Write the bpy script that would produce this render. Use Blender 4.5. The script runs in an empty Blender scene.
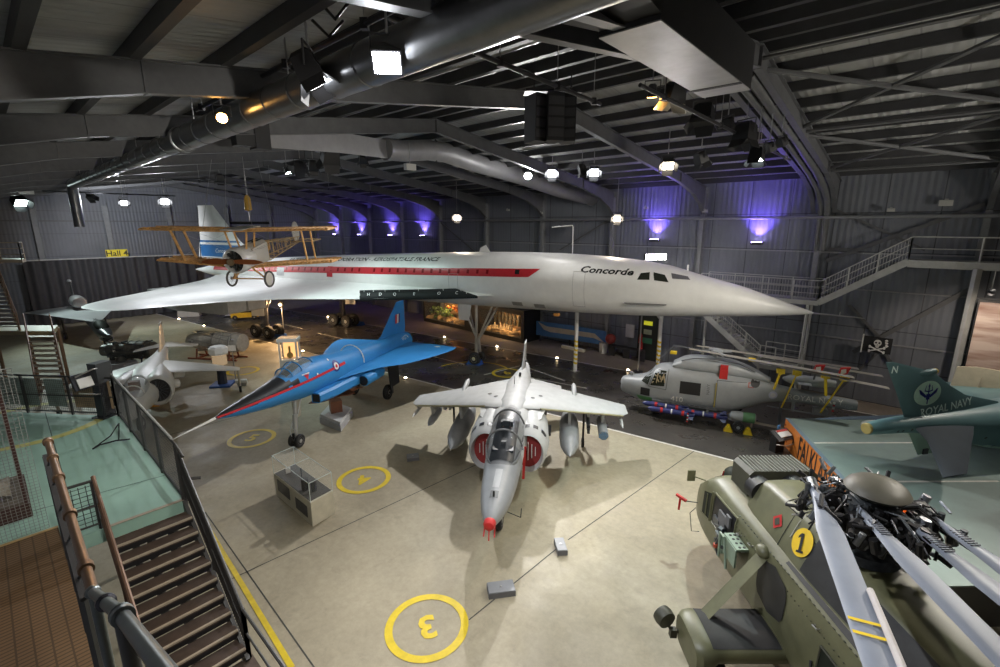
import bpy, math, random
from mathutils import Vector as V, Matrix as MX
from mathutils.bvhtree import BVHTree
random.seed(7)
PI=math.pi; sin=math.sin; cos=math.cos; R=math.radians
C=bpy.context.scene.collection
SC=bpy.context.scene
# ------------------------------------------------------------------ camera
H=9.6; F=470.0; PT=.2255
cam=bpy.data.cameras.new('camera'); co=bpy.data.objects.new('camera',cam); C.objects.link(co)
co.location=(0,0,H); co.rotation_euler=(PI/2-PT,0,0)
cam.sensor_width=36; cam.lens=F/1000*36; cam.clip_start=.05; cam.clip_end=300
SC.camera=co
def ray(px,py):
    a=(px-500)/F; b=(py-333.5)/F; c,s=cos(PT),sin(PT)
    return V((a,c-b*s,-s-b*c))
def U(px,py,h=0.0):
    "point of the horizontal plane z=h seen at a pixel of the photograph"
    d=ray(px,py); return V((0,0,H))+d*((h-H)/d.z)
def PD(px,py,z): return V((0,0,H))+ray(px,py)*z
PHI=.832
D=V((-sin(PHI),cos(PHI),0)); N=V((cos(PHI),sin(PHI),0))
def B(t,o,z=0): return D*t+N*o+V((0,0,z))      # building frame: t along the hall, o across it
# ------------------------------------------------------------------ materials
MT={}
def mat(n,c,r=.55,m=0.,var=.12,sc=2.5,emit=None,es=0,alpha=None,bump=0,spec=.5,coat=0):
    if n in MT: return MT[n]
    M=bpy.data.materials.new(n); M.use_nodes=True; MT[n]=M
    nt=M.node_tree; b=nt.nodes['Principled BSDF']; L=nt.links.new
    c4=(*c,1)
    b.inputs['Base Color'].default_value=c4; b.inputs['Roughness'].default_value=r; b.inputs['Metallic'].default_value=m
    b.inputs['Specular IOR Level'].default_value=spec; b.inputs['Coat Weight'].default_value=coat
    if emit: b.inputs['Emission Color'].default_value=(*emit,1); b.inputs['Emission Strength'].default_value=es
    if alpha is not None: b.inputs['Alpha'].default_value=alpha
    if var or bump:
        tc=nt.nodes.new('ShaderNodeTexCoord'); nz=nt.nodes.new('ShaderNodeTexNoise'); nz.inputs['Scale'].default_value=sc; nz.inputs['Detail'].default_value=5
        nz.inputs['Roughness'].default_value=.65
        L(tc.outputs['Object'],nz.inputs['Vector'])
        if var:
            mr=nt.nodes.new('ShaderNodeMapRange'); mr.inputs[1].default_value=.3; mr.inputs[2].default_value=.7; mr.inputs[3].default_value=1-var; mr.inputs[4].default_value=1+var
            L(nz.outputs['Fac'],mr.inputs[0])
            mx=nt.nodes.new('ShaderNodeMix'); mx.data_type='RGBA'; mx.blend_type='MULTIPLY'; mx.inputs[0].default_value=1
            mx.inputs[6].default_value=c4; L(mr.outputs[0],mx.inputs[7]); L(mx.outputs[2],b.inputs['Base Color'])
        if bump:
            bp=nt.nodes.new('ShaderNodeBump'); bp.inputs['Strength'].default_value=bump; bp.inputs['Distance'].default_value=.02; L(nz.outputs['Fac'],bp.inputs['Height']); L(bp.outputs[0],b.inputs['Normal'])
    return M
def glass(n,c=(.8,.85,.85),a=.16,r=.05):
    if n in MT: return MT[n]
    M=bpy.data.materials.new(n); M.use_nodes=True; MT[n]=M
    nt=M.node_tree; nt.nodes.clear(); L=nt.links.new
    o=nt.nodes.new('ShaderNodeOutputMaterial'); mx=nt.nodes.new('ShaderNodeMixShader'); t=nt.nodes.new('ShaderNodeBsdfTransparent'); g=nt.nodes.new('ShaderNodeBsdfPrincipled')
    g.inputs['Base Color'].default_value=(*c,1); g.inputs['Roughness'].default_value=r
    fr=nt.nodes.new('ShaderNodeLayerWeight'); fr.inputs[0].default_value=.3
    ad=nt.nodes.new('ShaderNodeMath'); ad.operation='ADD'; ad.inputs[1].default_value=a; ad.use_clamp=True
    pw_=nt.nodes.new('ShaderNodeMath'); pw_.operation='MULTIPLY'; pw_.inputs[1].default_value=.13
    L(fr.outputs[1],pw_.inputs[0]); L(pw_.outputs[0],ad.inputs[0]); L(ad.outputs[0],mx.inputs[0]); L(t.outputs[0],mx.inputs[1]); L(g.outputs[0],mx.inputs[2]); L(mx.outputs[0],o.inputs[0])
    return M
def lamp_mat(n,c,s): return mat(n,c,.4,0,0,emit=c,es=s)
# ------------------------------------------------------------------ mesh builder
class M:
    def __init__(S): S.v=[];S.f=[];S.k=[]
    def add(S,vs,fs,k=0):
        b=len(S.v); S.v+= [tuple(x) for x in vs]; S.f+=[tuple(i+b for i in f) for f in fs]; S.k+=[k]*len(fs); return S
    def box(S,c,s,rot=None,k=0):
        c=V(c); h=V(s)/2; m=rot if rot is not None else MX.Identity(3)
        if isinstance(m,(int,float)): m=MX.Rotation(m,3,'Z')
        vs=[c+m@V((x*h.x,y*h.y,z*h.z)) for x in(-1,1) for y in(-1,1) for z in(-1,1)]
        return S.add(vs,[(0,1,3,2),(4,6,7,5),(0,4,5,1),(2,3,7,6),(0,2,6,4),(1,5,7,3)],k)
    def bar(S,a,b,w,h=None,up=(0,0,1),k=0):
        a=V(a);b=V(b);d=(b-a); l=d.length
        if l<1e-6: return S
        d/=l; u=V(up)
        if abs(d.dot(u))>.98: u=V((1,0,0))
        s=d.cross(u).normalized(); u=s.cross(d); h=h or w
        vs=[p+s*x*w/2+u*z*h/2 for p in(a,b) for x,z in((-1,-1),(1,-1),(1,1),(-1,1))]
        return S.add(vs,[(0,1,2,3),(7,6,5,4),(0,4,5,1),(1,5,6,2),(2,6,7,3),(3,7,4,0)],k)
    def loft(S,rings,cap=True,closed=True,k=0):
        n=len(rings[0]); vs=[p for r in rings for p in r]; fs=[]
        for i in range(len(rings)-1):
            for j in range(n if closed else n-1):
                a=i*n+j;b=i*n+(j+1)%n; fs.append((a,b,b+n,a+n))
        if cap and closed: fs.append(tuple(range(n))[::-1]); fs.append(tuple(range((len(rings)-1)*n,len(rings)*n)))
        return S.add(vs,fs,k)
    def tube(S,pts,r,n=8,cap=True,k=0,closed=False):
        P=[V(p) for p in pts]; rs=r if isinstance(r,(list,tuple)) else [r]*len(P)
        rings=[]; u=None
        for i,p in enumerate(P):
            if closed: t=(P[(i+1)%len(P)]-P[i-1])
            else: t=(P[min(i+1,len(P)-1)]-P[max(i-1,0)])
            t.normalize()
            if u is None: u=t.orthogonal().normalized()
            u=(u-t*u.dot(t)); u=u.normalized() if u.length>1e-6 else t.orthogonal().normalized()
            w=t.cross(u); rings.append([p+(u*cos(2*PI*j/n)+w*sin(2*PI*j/n))*rs[i] for j in range(n)])
        if closed: rings.append(rings[0]); cap=False
        return S.loft(rings,cap,True,k)
    def lathe(S,prof,o=(0,0,0),ax=(0,0,1),n=20,k=0,cap=True):
        o=V(o);a=V(ax).normalized();u=a.orthogonal().normalized();w=a.cross(u)
        return S.loft([[o+a*z+(u*cos(2*PI*j/n)+w*sin(2*PI*j/n))*max(r,1e-4) for j in range(n)] for r,z in prof],cap,True,k)
    def cyl(S,a,b,r,n=14,k=0,r2=None):
        a=V(a);b=V(b); return S.lathe([(r,0),(r if r2 is None else r2,(b-a).length)],a,b-a,n,k)
    def prism(S,poly,ext,k=0):
        "polygon of 3-D points extruded by vector ext"
        e=V(ext);p=[V(q) for q in poly];n=len(p)
        return S.add(p+[q+e for q in p],[tuple(range(n))[::-1],tuple(range(n,2*n))]+[(i,(i+1)%n,(i+1)%n+n,i+n) for i in range(n)],k)
    def ball(S,c,r,n=14,m=8,k=0):
        c=V(c); r=V((r,r,r)) if isinstance(r,(int,float)) else V(r)
        return S.loft([[c+V((r.x*sin(PI*i/m)*cos(2*PI*j/n),r.y*sin(PI*i/m)*sin(2*PI*j/n),-r.z*cos(PI*i/m))) if 0<i<m else c+V((1e-4*cos(2*PI*j/n),1e-4*sin(2*PI*j/n),-r.z*cos(PI*i/m))) for j in range(n)] for i in range(m+1)],True,True,k)
    def face(S,pts,k=0): return S.add(pts,[tuple(range(len(pts)))],k)
    def bvh(S): return BVHTree.FromPolygons([V(v) for v in S.v],S.f)
    def mirror(S):
        "adds the copy mirrored in y"
        b=len(S.v); S.v+=[(x,-y,z) for x,y,z in S.v]; S.f+=[tuple(i+b for i in f)[::-1] for f in S.f]; S.k+=S.k; return S
    def obj(S,name,m,parent=None,sm=40,loc=None,rot=None):
        me=bpy.data.meshes.new(name); me.from_pydata([tuple(v) for v in S.v],[],S.f)
        for x in (m if isinstance(m,(list,tuple)) else [m]): me.materials.append(x)
        if len(me.polygons)==len(S.k): me.polygons.foreach_set('material_index',S.k)
        import bmesh
        bm=bmesh.new(); bm.from_mesh(me); bmesh.ops.recalc_face_normals(bm,faces=bm.faces); bm.to_mesh(me); bm.free()
        if sm:
            me.polygons.foreach_set('use_smooth',[True]*len(me.polygons)); me.set_sharp_from_angle(angle=R(sm))
        me.update()
        o=bpy.data.objects.new(name,me); C.objects.link(o)
        if parent: o.parent=parent
        if loc is not None: o.location=loc
        if rot is not None: o.rotation_euler=rot if not isinstance(rot,(int,float)) else (0,0,rot)
        return o
def tag(o,label=None,cat=None,group=None,kind=None):
    if label: o['label']=label
    if cat: o['category']=cat
    if group: o['group']=group
    if kind: o['kind']=kind
    return o
def thing(name,label,cat,loc=(0,0,0),rz=0,group=None):
    o=bpy.data.objects.new(name,None); C.objects.link(o); o.location=loc; o.rotation_euler=rz if isinstance(rz,tuple) else (0,0,rz); o.empty_display_size=.3
    return tag(o,label,cat,group)
def dup(src,loc=None,rz=None,label=None,scale=None):
    def cp(o,p):
        c=o.copy(); C.objects.link(c)
        if p: c.parent=p
        for ch in o.children: cp(ch,c)
        return c
    c=cp(src,None)
    if loc is not None: c.location=loc
    if rz is not None: c.rotation_euler=rz if isinstance(rz,tuple) else (0,0,rz)
    if label: c['label']=label
    if scale: c.scale=(scale,)*3
    return c
_tn=[0]
def struct(mb,m,name=None,sm=0):
    if name is None: _tn[0]+=1; name='trim_%d'%_tn[0]
    return tag(mb.obj(name,m,None,sm),kind='structure')
# smooth interpolation of section tables (monotone-ish cubic)
def interp(tab,n=4):
    out=[]
    for i in range(len(tab)-1):
        a=tab[max(i-1,0)];b=tab[i];c=tab[i+1];d=tab[min(i+2,len(tab)-1)]
        for s in range(n):
            t=s/n; row=[]
            h=c[0]-b[0]
            for q in range(len(b)):
                if q==0: row.append(b[0]+h*t); continue
                m1=(c[q]-a[q])/((c[0]-a[0]) or 1)*h if a is not b else (c[q]-b[q])
                m2=(d[q]-b[q])/((d[0]-b[0]) or 1)*h if d is not c else (c[q]-b[q])
                if (c[q]-b[q])*m1<0: m1=0
                if (c[q]-b[q])*m2<0: m2=0
                if c[q]==b[q]: m1=m2=0
                t2=t*t;t3=t2*t
                row.append((2*t3-3*t2+1)*b[q]+(t3-2*t2+t)*m1+(-2*t3+3*t2)*c[q]+(t3-t2)*m2)
            out.append(row)
    out.append(list(tab[-1])); return out
def sec(x,zc,w,hu,hd,e=2.0,n=28,y=0):
    "one fuselage ring at station x: half width w, half heights up/down, superellipse exponent e"
    r=[]
    for j in range(n):
        t=2*PI*j/n; c_,s_=cos(t),sin(t)
        r.append(V((x,y+w*math.copysign(abs(c_)**(2/e),c_),zc+(hu if s_>0 else hd)*math.copysign(abs(s_)**(2/e),s_))))
    return r
def fus(tab,n=28,sub=4,mb=None,k=0,y=0):
    "tab rows: x, z centre, half width, half height up, half height down, exponent"
    mb=mb or M(); return mb.loft([sec(*row[:6],n=n,y=y) for row in interp(tab,sub)],True,True,k)
def wing(secs,mb=None,k=0,n=7,axis='y'):
    "secs rows: y, x_le, x_te, z, thickness ; axis 'z' stacks the sections upward (fin)"
    mb=mb or M(); rings=[]
    for y,a,b,z,t in secs:
        up=[];dn=[]
        for i in range(n+1):
            s=i/n; s=s*s*(3-2*s); x=a+(b-a)*s; th=t*(1.48*math.sqrt(max(s,0))*(1-s)**.9*1.1+.004)
            up.append((x,th/2)); dn.append((x,-th/2))
        pr=up+dn[::-1][1:-1]
        rings.append([V((x,y,z+h)) if axis=='y' else V((x,z+h,y)) for x,h in pr])
    return mb.loft(rings,True,True,k)
def drape(pts,fs,bvh,dr,off=.012):
    dr=V(dr).normalized(); out=[]
    for p in pts:
        p=V(p); h=bvh.ray_cast(p-dr*30,dr)
        out.append((h[0]-dr*off) if h[0] is not None else None)
    fs=[f for f in fs if all(out[i] is not None for i in f)]
    return [p if p is not None else V((0,0,0)) for p in out] if fs else [p for p in out if p is not None],fs
def decal(name,grid,bvh,dr,m,parent,off=.012,label=None):
    "grid: rows of points pressed on to a surface along dr"
    mb=M(); nr=len(grid);nc=len(grid[0]); pts=[p for r in grid for p in r]
    vs,fs=drape(pts,[(i*nc+j,i*nc+j+1,(i+1)*nc+j+1,(i+1)*nc+j) for i in range(nr-1) for j in range(nc-1)],bvh,dr,off)
    us=sorted({i for f in fs for i in f}); ix={q:i for i,q in enumerate(us)}; mb.add([vs[i] for i in us],[tuple(ix[i] for i in f) for f in fs]); o=mb.obj(name,m,parent,60)
    if label: o['label']=label
    return o
def grid4(a,b,c,d,nu=10,nv=3):
    "grid between corner points a-b (first row) and d-c (last row)"
    a,b,c,d=map(V,(a,b,c,d))
    return [[(a.lerp(b,u/nu)).lerp(d.lerp(c,u/nu),v/nv) for u in range(nu+1)] for v in range(nv+1)]
def disc(c,u,v,r,n=24,r0=0):
    c=V(c);u=V(u);v=V(v)
    return [[c+(u*cos(2*PI*j/n)+v*sin(2*PI*j/n))*max(q,1e-3) for j in range(n+1)] for q in (r0,(r0+r)/2,r)]
def text_mesh(body,size,ox,oy,org,shear=0,ext=0,align='CENTER',bold=0):
    cu=bpy.data.curves.new('txt','FONT'); cu.body=body; cu.size=size; cu.align_x=align; cu.align_y='CENTER'; cu.shear=shear; cu.extrude=ext; cu.resolution_u=2; cu.offset=bold
    to=bpy.data.objects.new('txt',cu); C.objects.link(to)
    me=bpy.data.meshes.new_from_object(to.evaluated_get(bpy.context.evaluated_depsgraph_get())); 
    ox=V(ox).normalized();oy=V(oy).normalized();oz=ox.cross(oy); org=V(org)
    vs=[org+ox*v.co.x+oy*v.co.y+oz*v.co.z for v in me.vertices]; fs=[tuple(p.vertices) for p in me.polygons]
    bpy.data.objects.remove(to); bpy.data.curves.remove(cu); bpy.data.meshes.remove(me)
    return vs,fs
def text(name,body,size,ox,oy,org,m,parent,bvh=None,dr=None,off=.015,**k):
    vs,fs=text_mesh(body,size,ox,oy,org,**k)
    if bvh: vs,fs=drape(vs,fs,bvh,dr,off)
    return M().add(vs,fs).obj(name,m,parent,0)
def wheel(mb,c,r,w,ax=(0,1,0),kt=0,kh=1,n=22):
    c=V(c);a=V(ax).normalized()
    mb.lathe([(r*.58,-w*.42),(r*.86,-w*.5),(r*.97,-w*.36),(r,-w*.12),(r,w*.12),(r*.97,w*.36),(r*.86,w*.5),(r*.58,w*.42)],c,a,n,kt)
    mb.lathe([(r*.12,-w*.46),(r*.3,-w*.42),(r*.5,-w*.3),(r*.58,-w*.44),(r*.6,0),(r*.58,w*.44),(r*.5,w*.3),(r*.3,w*.42),(r*.12,w*.46)],c,a,n,kh)
    return mb
def spot(name,loc,tgt,pw,col=(1,1,1),ang=60,rad=.12,blend=.6):
    l=bpy.data.lights.new(name,'SPOT'); l.energy=pw; l.color=col; l.spot_size=R(ang); l.spot_blend=blend; l.shadow_soft_size=rad
    o=bpy.data.objects.new(name,l); C.objects.link(o); o.location=loc
    o.rotation_euler=(V(tgt)-V(loc)).to_track_quat('-Z','Y').to_euler(); return o
# shared materials
black=mat('black_paint',(.012,.012,.014),.5); rubber=mat('rubber',(.015,.015,.016),.75)
steel=mat('steel',(.42,.42,.42),.35,.8); darksteel=mat('dark_steel',(.05,.05,.055),.45,.5); galv=mat('galvanised',(.34,.35,.36),.45,.6)
white=mat('white_paint',(.75,.75,.73),.4,0,.04); yellow=mat('yellow_paint',(.72,.52,.02),.5); red=mat('red_paint',(.5,.02,.02),.5); chrome=mat('chrome',(.7,.7,.7),.15,1,0)
# ================================================================== the hall
ANG=PHI+PI/2                      # building local frame: x along the hall, y = -o, z up
T0=-1.6; BAY=6.45; OW=32.1; OA=15.1; TE=64.2; TB=-22.0
def bobj(mb,m,name=None,sm=0):
    o=struct(mb,m,name,sm); o.rotation_euler=(0,0,ANG); return o
def lines_mat(n,c,px,pz,w=.03,dk=.45,r=.5,var=.15,rib=0,ax=(0,2)):
    "painted cladding with thin joint lines every px / pz metres and fine ribs"
    m=mat(n,c,r,0,0); nt=m.node_tree; L=nt.links.new; b=nt.nodes['Principled BSDF']
    tc=nt.nodes.new('ShaderNodeTexCoord'); sp=nt.nodes.new('ShaderNodeSeparateXYZ'); L(tc.outputs['Object'],sp.inputs[0])
    def mth(op,a,bv):
        q=nt.nodes.new('ShaderNodeMath'); q.operation=op
        for i,x in enumerate((a,bv)):
            if x is None: continue
            if isinstance(x,(int,float)): q.inputs[i].default_value=x
            else: L(x,q.inputs[i])
        return q.outputs[0]
    outs=[]
    for a,p in zip(ax,(px,pz)):
        if p: outs.append(mth('LESS_THAN',mth('FRACT',mth('DIVIDE',sp.outputs[a],p),None),w/p))
    ln=outs[0] if len(outs)==1 else mth('MAXIMUM',outs[0],outs[1])
    nz=nt.nodes.new('ShaderNodeTexNoise'); nz.inputs['Scale'].default_value=.8; nz.inputs['Detail'].default_value=6; L(tc.outputs['Object'],nz.inputs['Vector'])
    v=mth('ADD',mth('MULTIPLY',nz.outputs['Fac'],2*var),1-var)
    k=mth('MULTIPLY',v,mth('SUBTRACT',1.0,mth('MULTIPLY',ln,dk)))
    mx=nt.nodes.new('ShaderNodeMix'); mx.data_type='RGBA'; mx.blend_type='MULTIPLY'; mx.inputs[0].default_value=1; mx.inputs[6].default_value=(*c,1); L(k,mx.inputs[7]); L(mx.outputs[2],b.inputs['Base Color'])
    if rib:
        s=mth('SINE',mth('MULTIPLY',sp.outputs[ax[0]],2*PI/rib),None); bp=nt.nodes.new('ShaderNodeBump'); bp.inputs['Strength'].default_value=.35; bp.inputs['Distance'].default_value=.03; L(s,bp.inputs['Height']); L(bp.outputs[0],b.inputs['Normal'])
    return m
clad=lines_mat('wall_cladding',(.185,.2,.235),2.15,2.05,.045,.6,.5,.2,.3)
clad_end=lines_mat('end_cladding',(.17,.18,.205),0,2.2,.04,.35,.6,.2,.3,ax=(1,2))
frame_m=mat('frame_paint',(.12,.124,.132),.5,0,.15); purlin_m=mat('purlin',(.045,.046,.05),.55,0,.15); colm=mat('column_paint',(.22,.23,.245),.5,0,.12)
sheet=lines_mat('roof_sheet',(.37,.375,.38),1.05,0,.04,.35,.55,.4,.26,ax=(0,1))
# concrete
def concrete(n,c1,c2,c3,r=.5):
    m=mat(n,c1,r,0,0); nt=m.node_tree; L=nt.links.new; b=nt.nodes['Principled BSDF']
    tc=nt.nodes.new('ShaderNodeTexCoord')
    def nz(s,d,ro=.6,dist=0):
        q=nt.nodes.new('ShaderNodeTexNoise'); q.inputs['Scale'].default_value=s; q.inputs['Detail'].default_value=d; q.inputs['Roughness'].default_value=ro; q.inputs['Distortion'].default_value=dist; L(tc.outputs['Object'],q.inputs['Vector']); return q.outputs['Fac']
    def ramp(f,a,b_,c0,c1_):
        q=nt.nodes.new('ShaderNodeValToRGB'); q.color_ramp.elements[0].position=a; q.color_ramp.elements[1].position=b_; q.color_ramp.elements[0].color=(*c0,1); q.color_ramp.elements[1].color=(*c1_,1); L(f,q.inputs[0]); return q.outputs[0]
    def mix(f,a,bb,mode='MIX'):
        q=nt.nodes.new('ShaderNodeMix'); q.data_type='RGBA'; q.blend_type=mode
        if isinstance(f,(int,float)): q.inputs[0].default_value=f
        else: L(f,q.inputs[0])
        L(a,q.inputs[6]); L(bb,q.inputs[7]); return q.outputs[2]
    base=ramp(nz(.22,6,.62,.6),.35,.68,c1,c2)
    base=mix(ramp(nz(1.1,7,.7,1.5),.55,.78,(0,0,0),(.55,.55,.55)),base,ramp(nz(.5,2),.4,.6,c3,c3))
    sp=ramp(nz(5,8,.75),.25,.75,(.8,.8,.8),(1.15,1.15,1.15)); base=mix(1.0,base,sp,'MULTIPLY')
    cr=ramp(nz(.9,3,.5,3.0),.495,.505,(1,1,1),(.97,.97,.97)); base=mix(1.0,base,cr,'MULTIPLY')
    L(base,b.inputs['Base Color'])
    L(ramp(nz(.7,5),.3,.7,(r-.12,)*3,(r+.15,)*3),b.inputs['Roughness'])
    return m
conc=concrete('floor_concrete',(.27,.235,.165),(.38,.335,.24),(.19,.165,.12),.6)
road=concrete('road_asphalt',(.045,.041,.038),(.07,.062,.055),(.032,.031,.031),.3)
carpet=concrete('carpet',(.2,.17,.135),(.25,.215,.175),(.16,.14,.11),.8)
m=M(); m.box((20,-16,-.15),(96,42,.3)); bobj(m,conc,'floor')
def slab(pts,z0,z1,mm,name=None):
    return struct(M().prism([V((p.x,p.y,z0)) for p in pts],(0,0,z1-z0)),mm,name)
near_l=[U(157,314),U(734,461)]; far_l=[U(298,312),U(628,371)]
def ext(l,a,b): d=(l[1]-l[0]); return [l[0]-d*a,l[1]+d*b]
nl=ext(near_l,.35,.6); fl=ext(far_l,1.2,1.2)
slab([nl[0],nl[1],fl[1],fl[0]],.0,.006,road,'floor_road')
wl=[B(TE-1,OW-.1),B(-14,OW-.1)]
slab([fl[0],fl[1],wl[1],wl[0]],.0,.008,carpet,'floor_carpet')
def paint(p,q,w,z=.011): 
    d=(q-p).normalized(); s=V((-d.y,d.x,0))*w/2
    return [V((a.x,a.y,z)) for a in (p-s,q-s,q+s,p+s)]
wpaint=mat('floor_white',(.62,.6,.55),.5,0,.2,3); ypaint=mat('floor_yellow',(.62,.46,.02),.5,0,.15,4)
m=M(); m.face(paint(nl[0],nl[1],.11)); m.face(paint(fl[0],fl[1],.1))
for a,b in (((278,323),(303,329)),((317,333),(343,339)),((429,355.4),(464.5,364.5)),((530,377.6),(587,388.5)),((529.6,368.5),(565,381)),((484,375),(520,366))): m.face(paint(U(*a),U(*b),.1))
tag(m.obj('floor_marking',wpaint,None,0),'white painted runway edge lines and centre dashes on the dark floor','floor marking')
# expansion joints
m=M()
for a,b in (((225,582),(480,463)),((205,512),(330,690)),((469,620),(560,546)),((568,540),(700,447)),((150,440),(300,400))): m.face(paint(U(*a),U(*b),.035,.004))
struct(m,mat('joint',(.05,.048,.042),.8),'floor_joints')
# yellow circles with numbers
def circ(px,py,num,label,ang):
    c=U(px,py); m=M(); n=48; r0,r1=.83,1.02
    m.loft([[V((cos(2*PI*j/n)*r,sin(2*PI*j/n)*r,0)) for j in range(n)] for r in (r0,r1)],False)
    if num:
        a=R(ang); vs,fs=text_mesh(num,.95,(cos(a),sin(a),0),(-sin(a),cos(a),0),(0,0,0),bold=.03); m.add(vs,fs)
    o=m.obj('floor_circle',ypaint,None,0,(c.x,c.y,.012)); tag(o,label,'floor marking','numbered yellow floor circles')
circ(427,626,'3','yellow painted circle numbered 3 on the concrete, largest and nearest of the circles',-160)
circ(364,479.4,'4','yellow painted circle numbered 4 beside the glass topped display case',190)
circ(252,438.4,'5','yellow painted circle numbered 5 under the blue jet nose',-5)
circ(507,373,'6','yellow painted circle on the dark floor by the airliner nose wheel',30)
circ(243,371,'','yellow painted circle behind the pale jet wing beside the octagonal kiosk',0)
m=M(); c=U(470,378); n=30
m.loft([[V((c.x+cos(R(a))*r,c.y+1+sin(R(a))*r,.0125)) for a in range(20,150,5)] for r in (2.6,2.72)],False,False)
tag(m.obj('floor_marking',ypaint,None,0),'curved yellow line on the dark floor by the airliner nose wheel','floor marking')
m=M(); m.face(paint(U(196,508),U(292,668),.13,.012)); tag(m.obj('floor_marking',ypaint,None,0),'straight yellow line on the concrete alongside the foreground stairs','floor marking')
# walls
m=M(); m.box(((TE+TB)/2,-OW-.1,6.3),(TE-TB,.2,12.6)); bobj(m,clad,'wall_right')
m=M(); m.prism([(TE,4,0),(TE,-OW,0),(TE,-OW,12.2),(TE,-OA,14.7),(TE,4,12.2)],(.2,0,0)); bobj(m,clad_end,'wall_end')
m=M(); m.box(((TE+TB)/2,2.5,6.3),(TE-TB,.2,12.6)); bobj(m,clad,'wall_left')
m=M(); m.prism([(TB,4,0),(TB,-OW,0),(TB,-OW,12.2),(TB,-OA,14.7),(TB,4,12.2)],(-.2,0,0)); bobj(m,clad_end,'wall_back')
zr=lambda o:14.33-.142*abs(o-OA)
m=M()
for s in (1,-1):
    e=OA+s*17.6
    m.prism([(TB,-OA,zr(OA)+.32),(TB,-e,zr(e)+.32),(TB,-e,zr(e)+.42),(TB,-OA,zr(OA)+.42)],(TE-TB,0,0))
bobj(m,sheet,'ceiling')
m=M()
for s in (1,-1):
    o=OA+s*.5
    while abs(o-OA)<17.4:
        z=zr(o); m.box(((TE+TB)/2,-o,z+.15),(TE-TB,.07,.3)); m.box(((TE+TB)/2,-o-.06,z+.02),(TE-TB,.16,.03)); o+=s*1.52
bobj(m,purlin_m)
def portal(t):
    m=M(); pr=[(31.75,10.3),(30.9,10.98),(29.7,11.5),(27.6,12.0),(OA,13.78)]; pr=pr+[(2*OA-o,z) for o,z in pr[:-1]][::-1]
    for (a,za),(b,zb) in zip(pr,pr[1:]):
        m.prism([(t-.015,-a,za),(t-.015,-b,zb),(t-.015,-b,zr(b)),(t-.015,-a,zr(a))],(.03,0,0))
        m.bar((t,-a,za),(t,-b,zb),.22,.03); m.bar((t,-a,zr(a)),(t,-b,zr(b)),.22,.03)
    for o in (27.6,2.6,OA): m.box((t,-o,(zr(o)+13.78-.142*abs(o-OA))/2),(.2,.03,.62))
    return m
def column(t,o):
    m=M(); 
    m.box((t,-o,5.8),(.03,.45,11.6)); m.box((t,-o+.22,5.15),(.25,.03,10.3)); m.box((t,-o-.22,6),(.25,.03,12)); m.box((t,-o,.01),(.4,.6,.02)); return m
for k in range(-3,11):
    t=T0+BAY*k
    if k==1:
        for dt in (-.55,.45): bobj(portal(t+dt),frame_m)
    else: bobj(portal(t),frame_m)
    bobj(column(t,OW-.25),colm); bobj(column(t,-1.9+.05),colm)
for o in (26,21,15.1,9.6,4.2): bobj(column(TE-.25,o),colm)
# eave tie, girts, bracing on the right wall
m=M(); m.cyl((TB,-OW+.62,10.05),(TE,-OW+.62,10.05),.085,8); bobj(m,colm,None,40)
m=M()
for z in (8.15,6.2,3.4): m.box(((TE+TB)/2,-OW+.05,z),(TE-TB,.1,.07))
bobj(m,mat('girt',(.3,.31,.33),.5))
def WP(px,py,off=.2):
    d=ray(px,py); return V((0,0,H))+d*((OW-off)/d.dot(N))
m=M()
for a,b,w in (((826,261),(985,204),.2),((832,208),(925,250),.12),((828,249),(857,250),.16),((853,352),(974,287),.22),((849,305),(880,338),.14),((880,345),(912,395),.14),((832,396),(880,350),.14)): m.bar(WP(*a),WP(*b),w,.1,up=N)
struct(m,frame_m)
for (a,b) in (((487,262),(440,222)),((560,250),(622,212))):
    struct(M().bar(WP(*a),WP(*b),.1,.08,up=N),frame_m)
# roof bracing rods
m=M()
for k0,o0,k1,o1 in ((0,28.5,1,22),(0,22,1,28.5),(0,22,1,15.5),(0,15.5,1,22),(-1,28.5,0,22),(-1,22,0,28.5)):
    a=T0+BAY*k0;b=T0+BAY*k1; m.cyl((a,-o0,zr(o0)-.25),(b,-o1,zr(o1)-.25),.075,6)
for o in (28.5,22,15.3): m.cyl((T0-BAY*2,-o,zr(o)-.25),(T0+BAY,-o,zr(o)-.25),.06,6)
bobj(m,frame_m)
m=M()
for (a,b) in ((64,9.9),): m.box((TE-.15,-14,10.05),(.12,36,.12))
bobj(m,frame_m)
# ================================================================== airliner
def stretch(vs,o,ox,f):
    o=V(o);ox=V(ox).normalized(); return [v+ox*((v-o).dot(ox)*(f-1)) for v in map(V,vs)]
cw=mat('airliner_white',(.72,.72,.7),.38,0,.06,1.2,coat=.05); cred=mat('airliner_red',(.45,.02,.03),.35); cblk=mat('airliner_black',(.012,.014,.014),.6,spec=.2); cblue=mat('airliner_blue',(.03,.14,.36),.35)
win=mat('cockpit_glass',(.02,.024,.018),.6,0,.05,spec=.1); padblue=mat('blue_pad',(.02,.08,.28),.6)
t=thing('supersonic_airliner','white delta winged supersonic airliner with a long pointed nose and red side stripe','aircraft',(15.9,23.3,0),R(153))
top=[(0,5.31),(1.62,5.87),(3.54,6.5),(5.55,7.0),(7.15,7.44),(8.8,7.68),(11.15,7.86),(13.7,7.95),(17.8,7.93),(22.6,7.76),(28,7.52),(34.4,7.2),(39.2,6.92),(44,6.5),(48,6.05),(51.6,5.45)]
bot=[(0,5.27),(1.62,5.04),(3.54,4.85),(5.55,4.68),(7.15,4.56),(8.8,4.46),(11.15,4.38),(13.7,4.33),(17.8,4.26),(22.6,4.22),(28,4.2),(34.4,4.22),(39.2,4.3),(44,4.55),(48,4.9),(51.6,5.35)]
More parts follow.
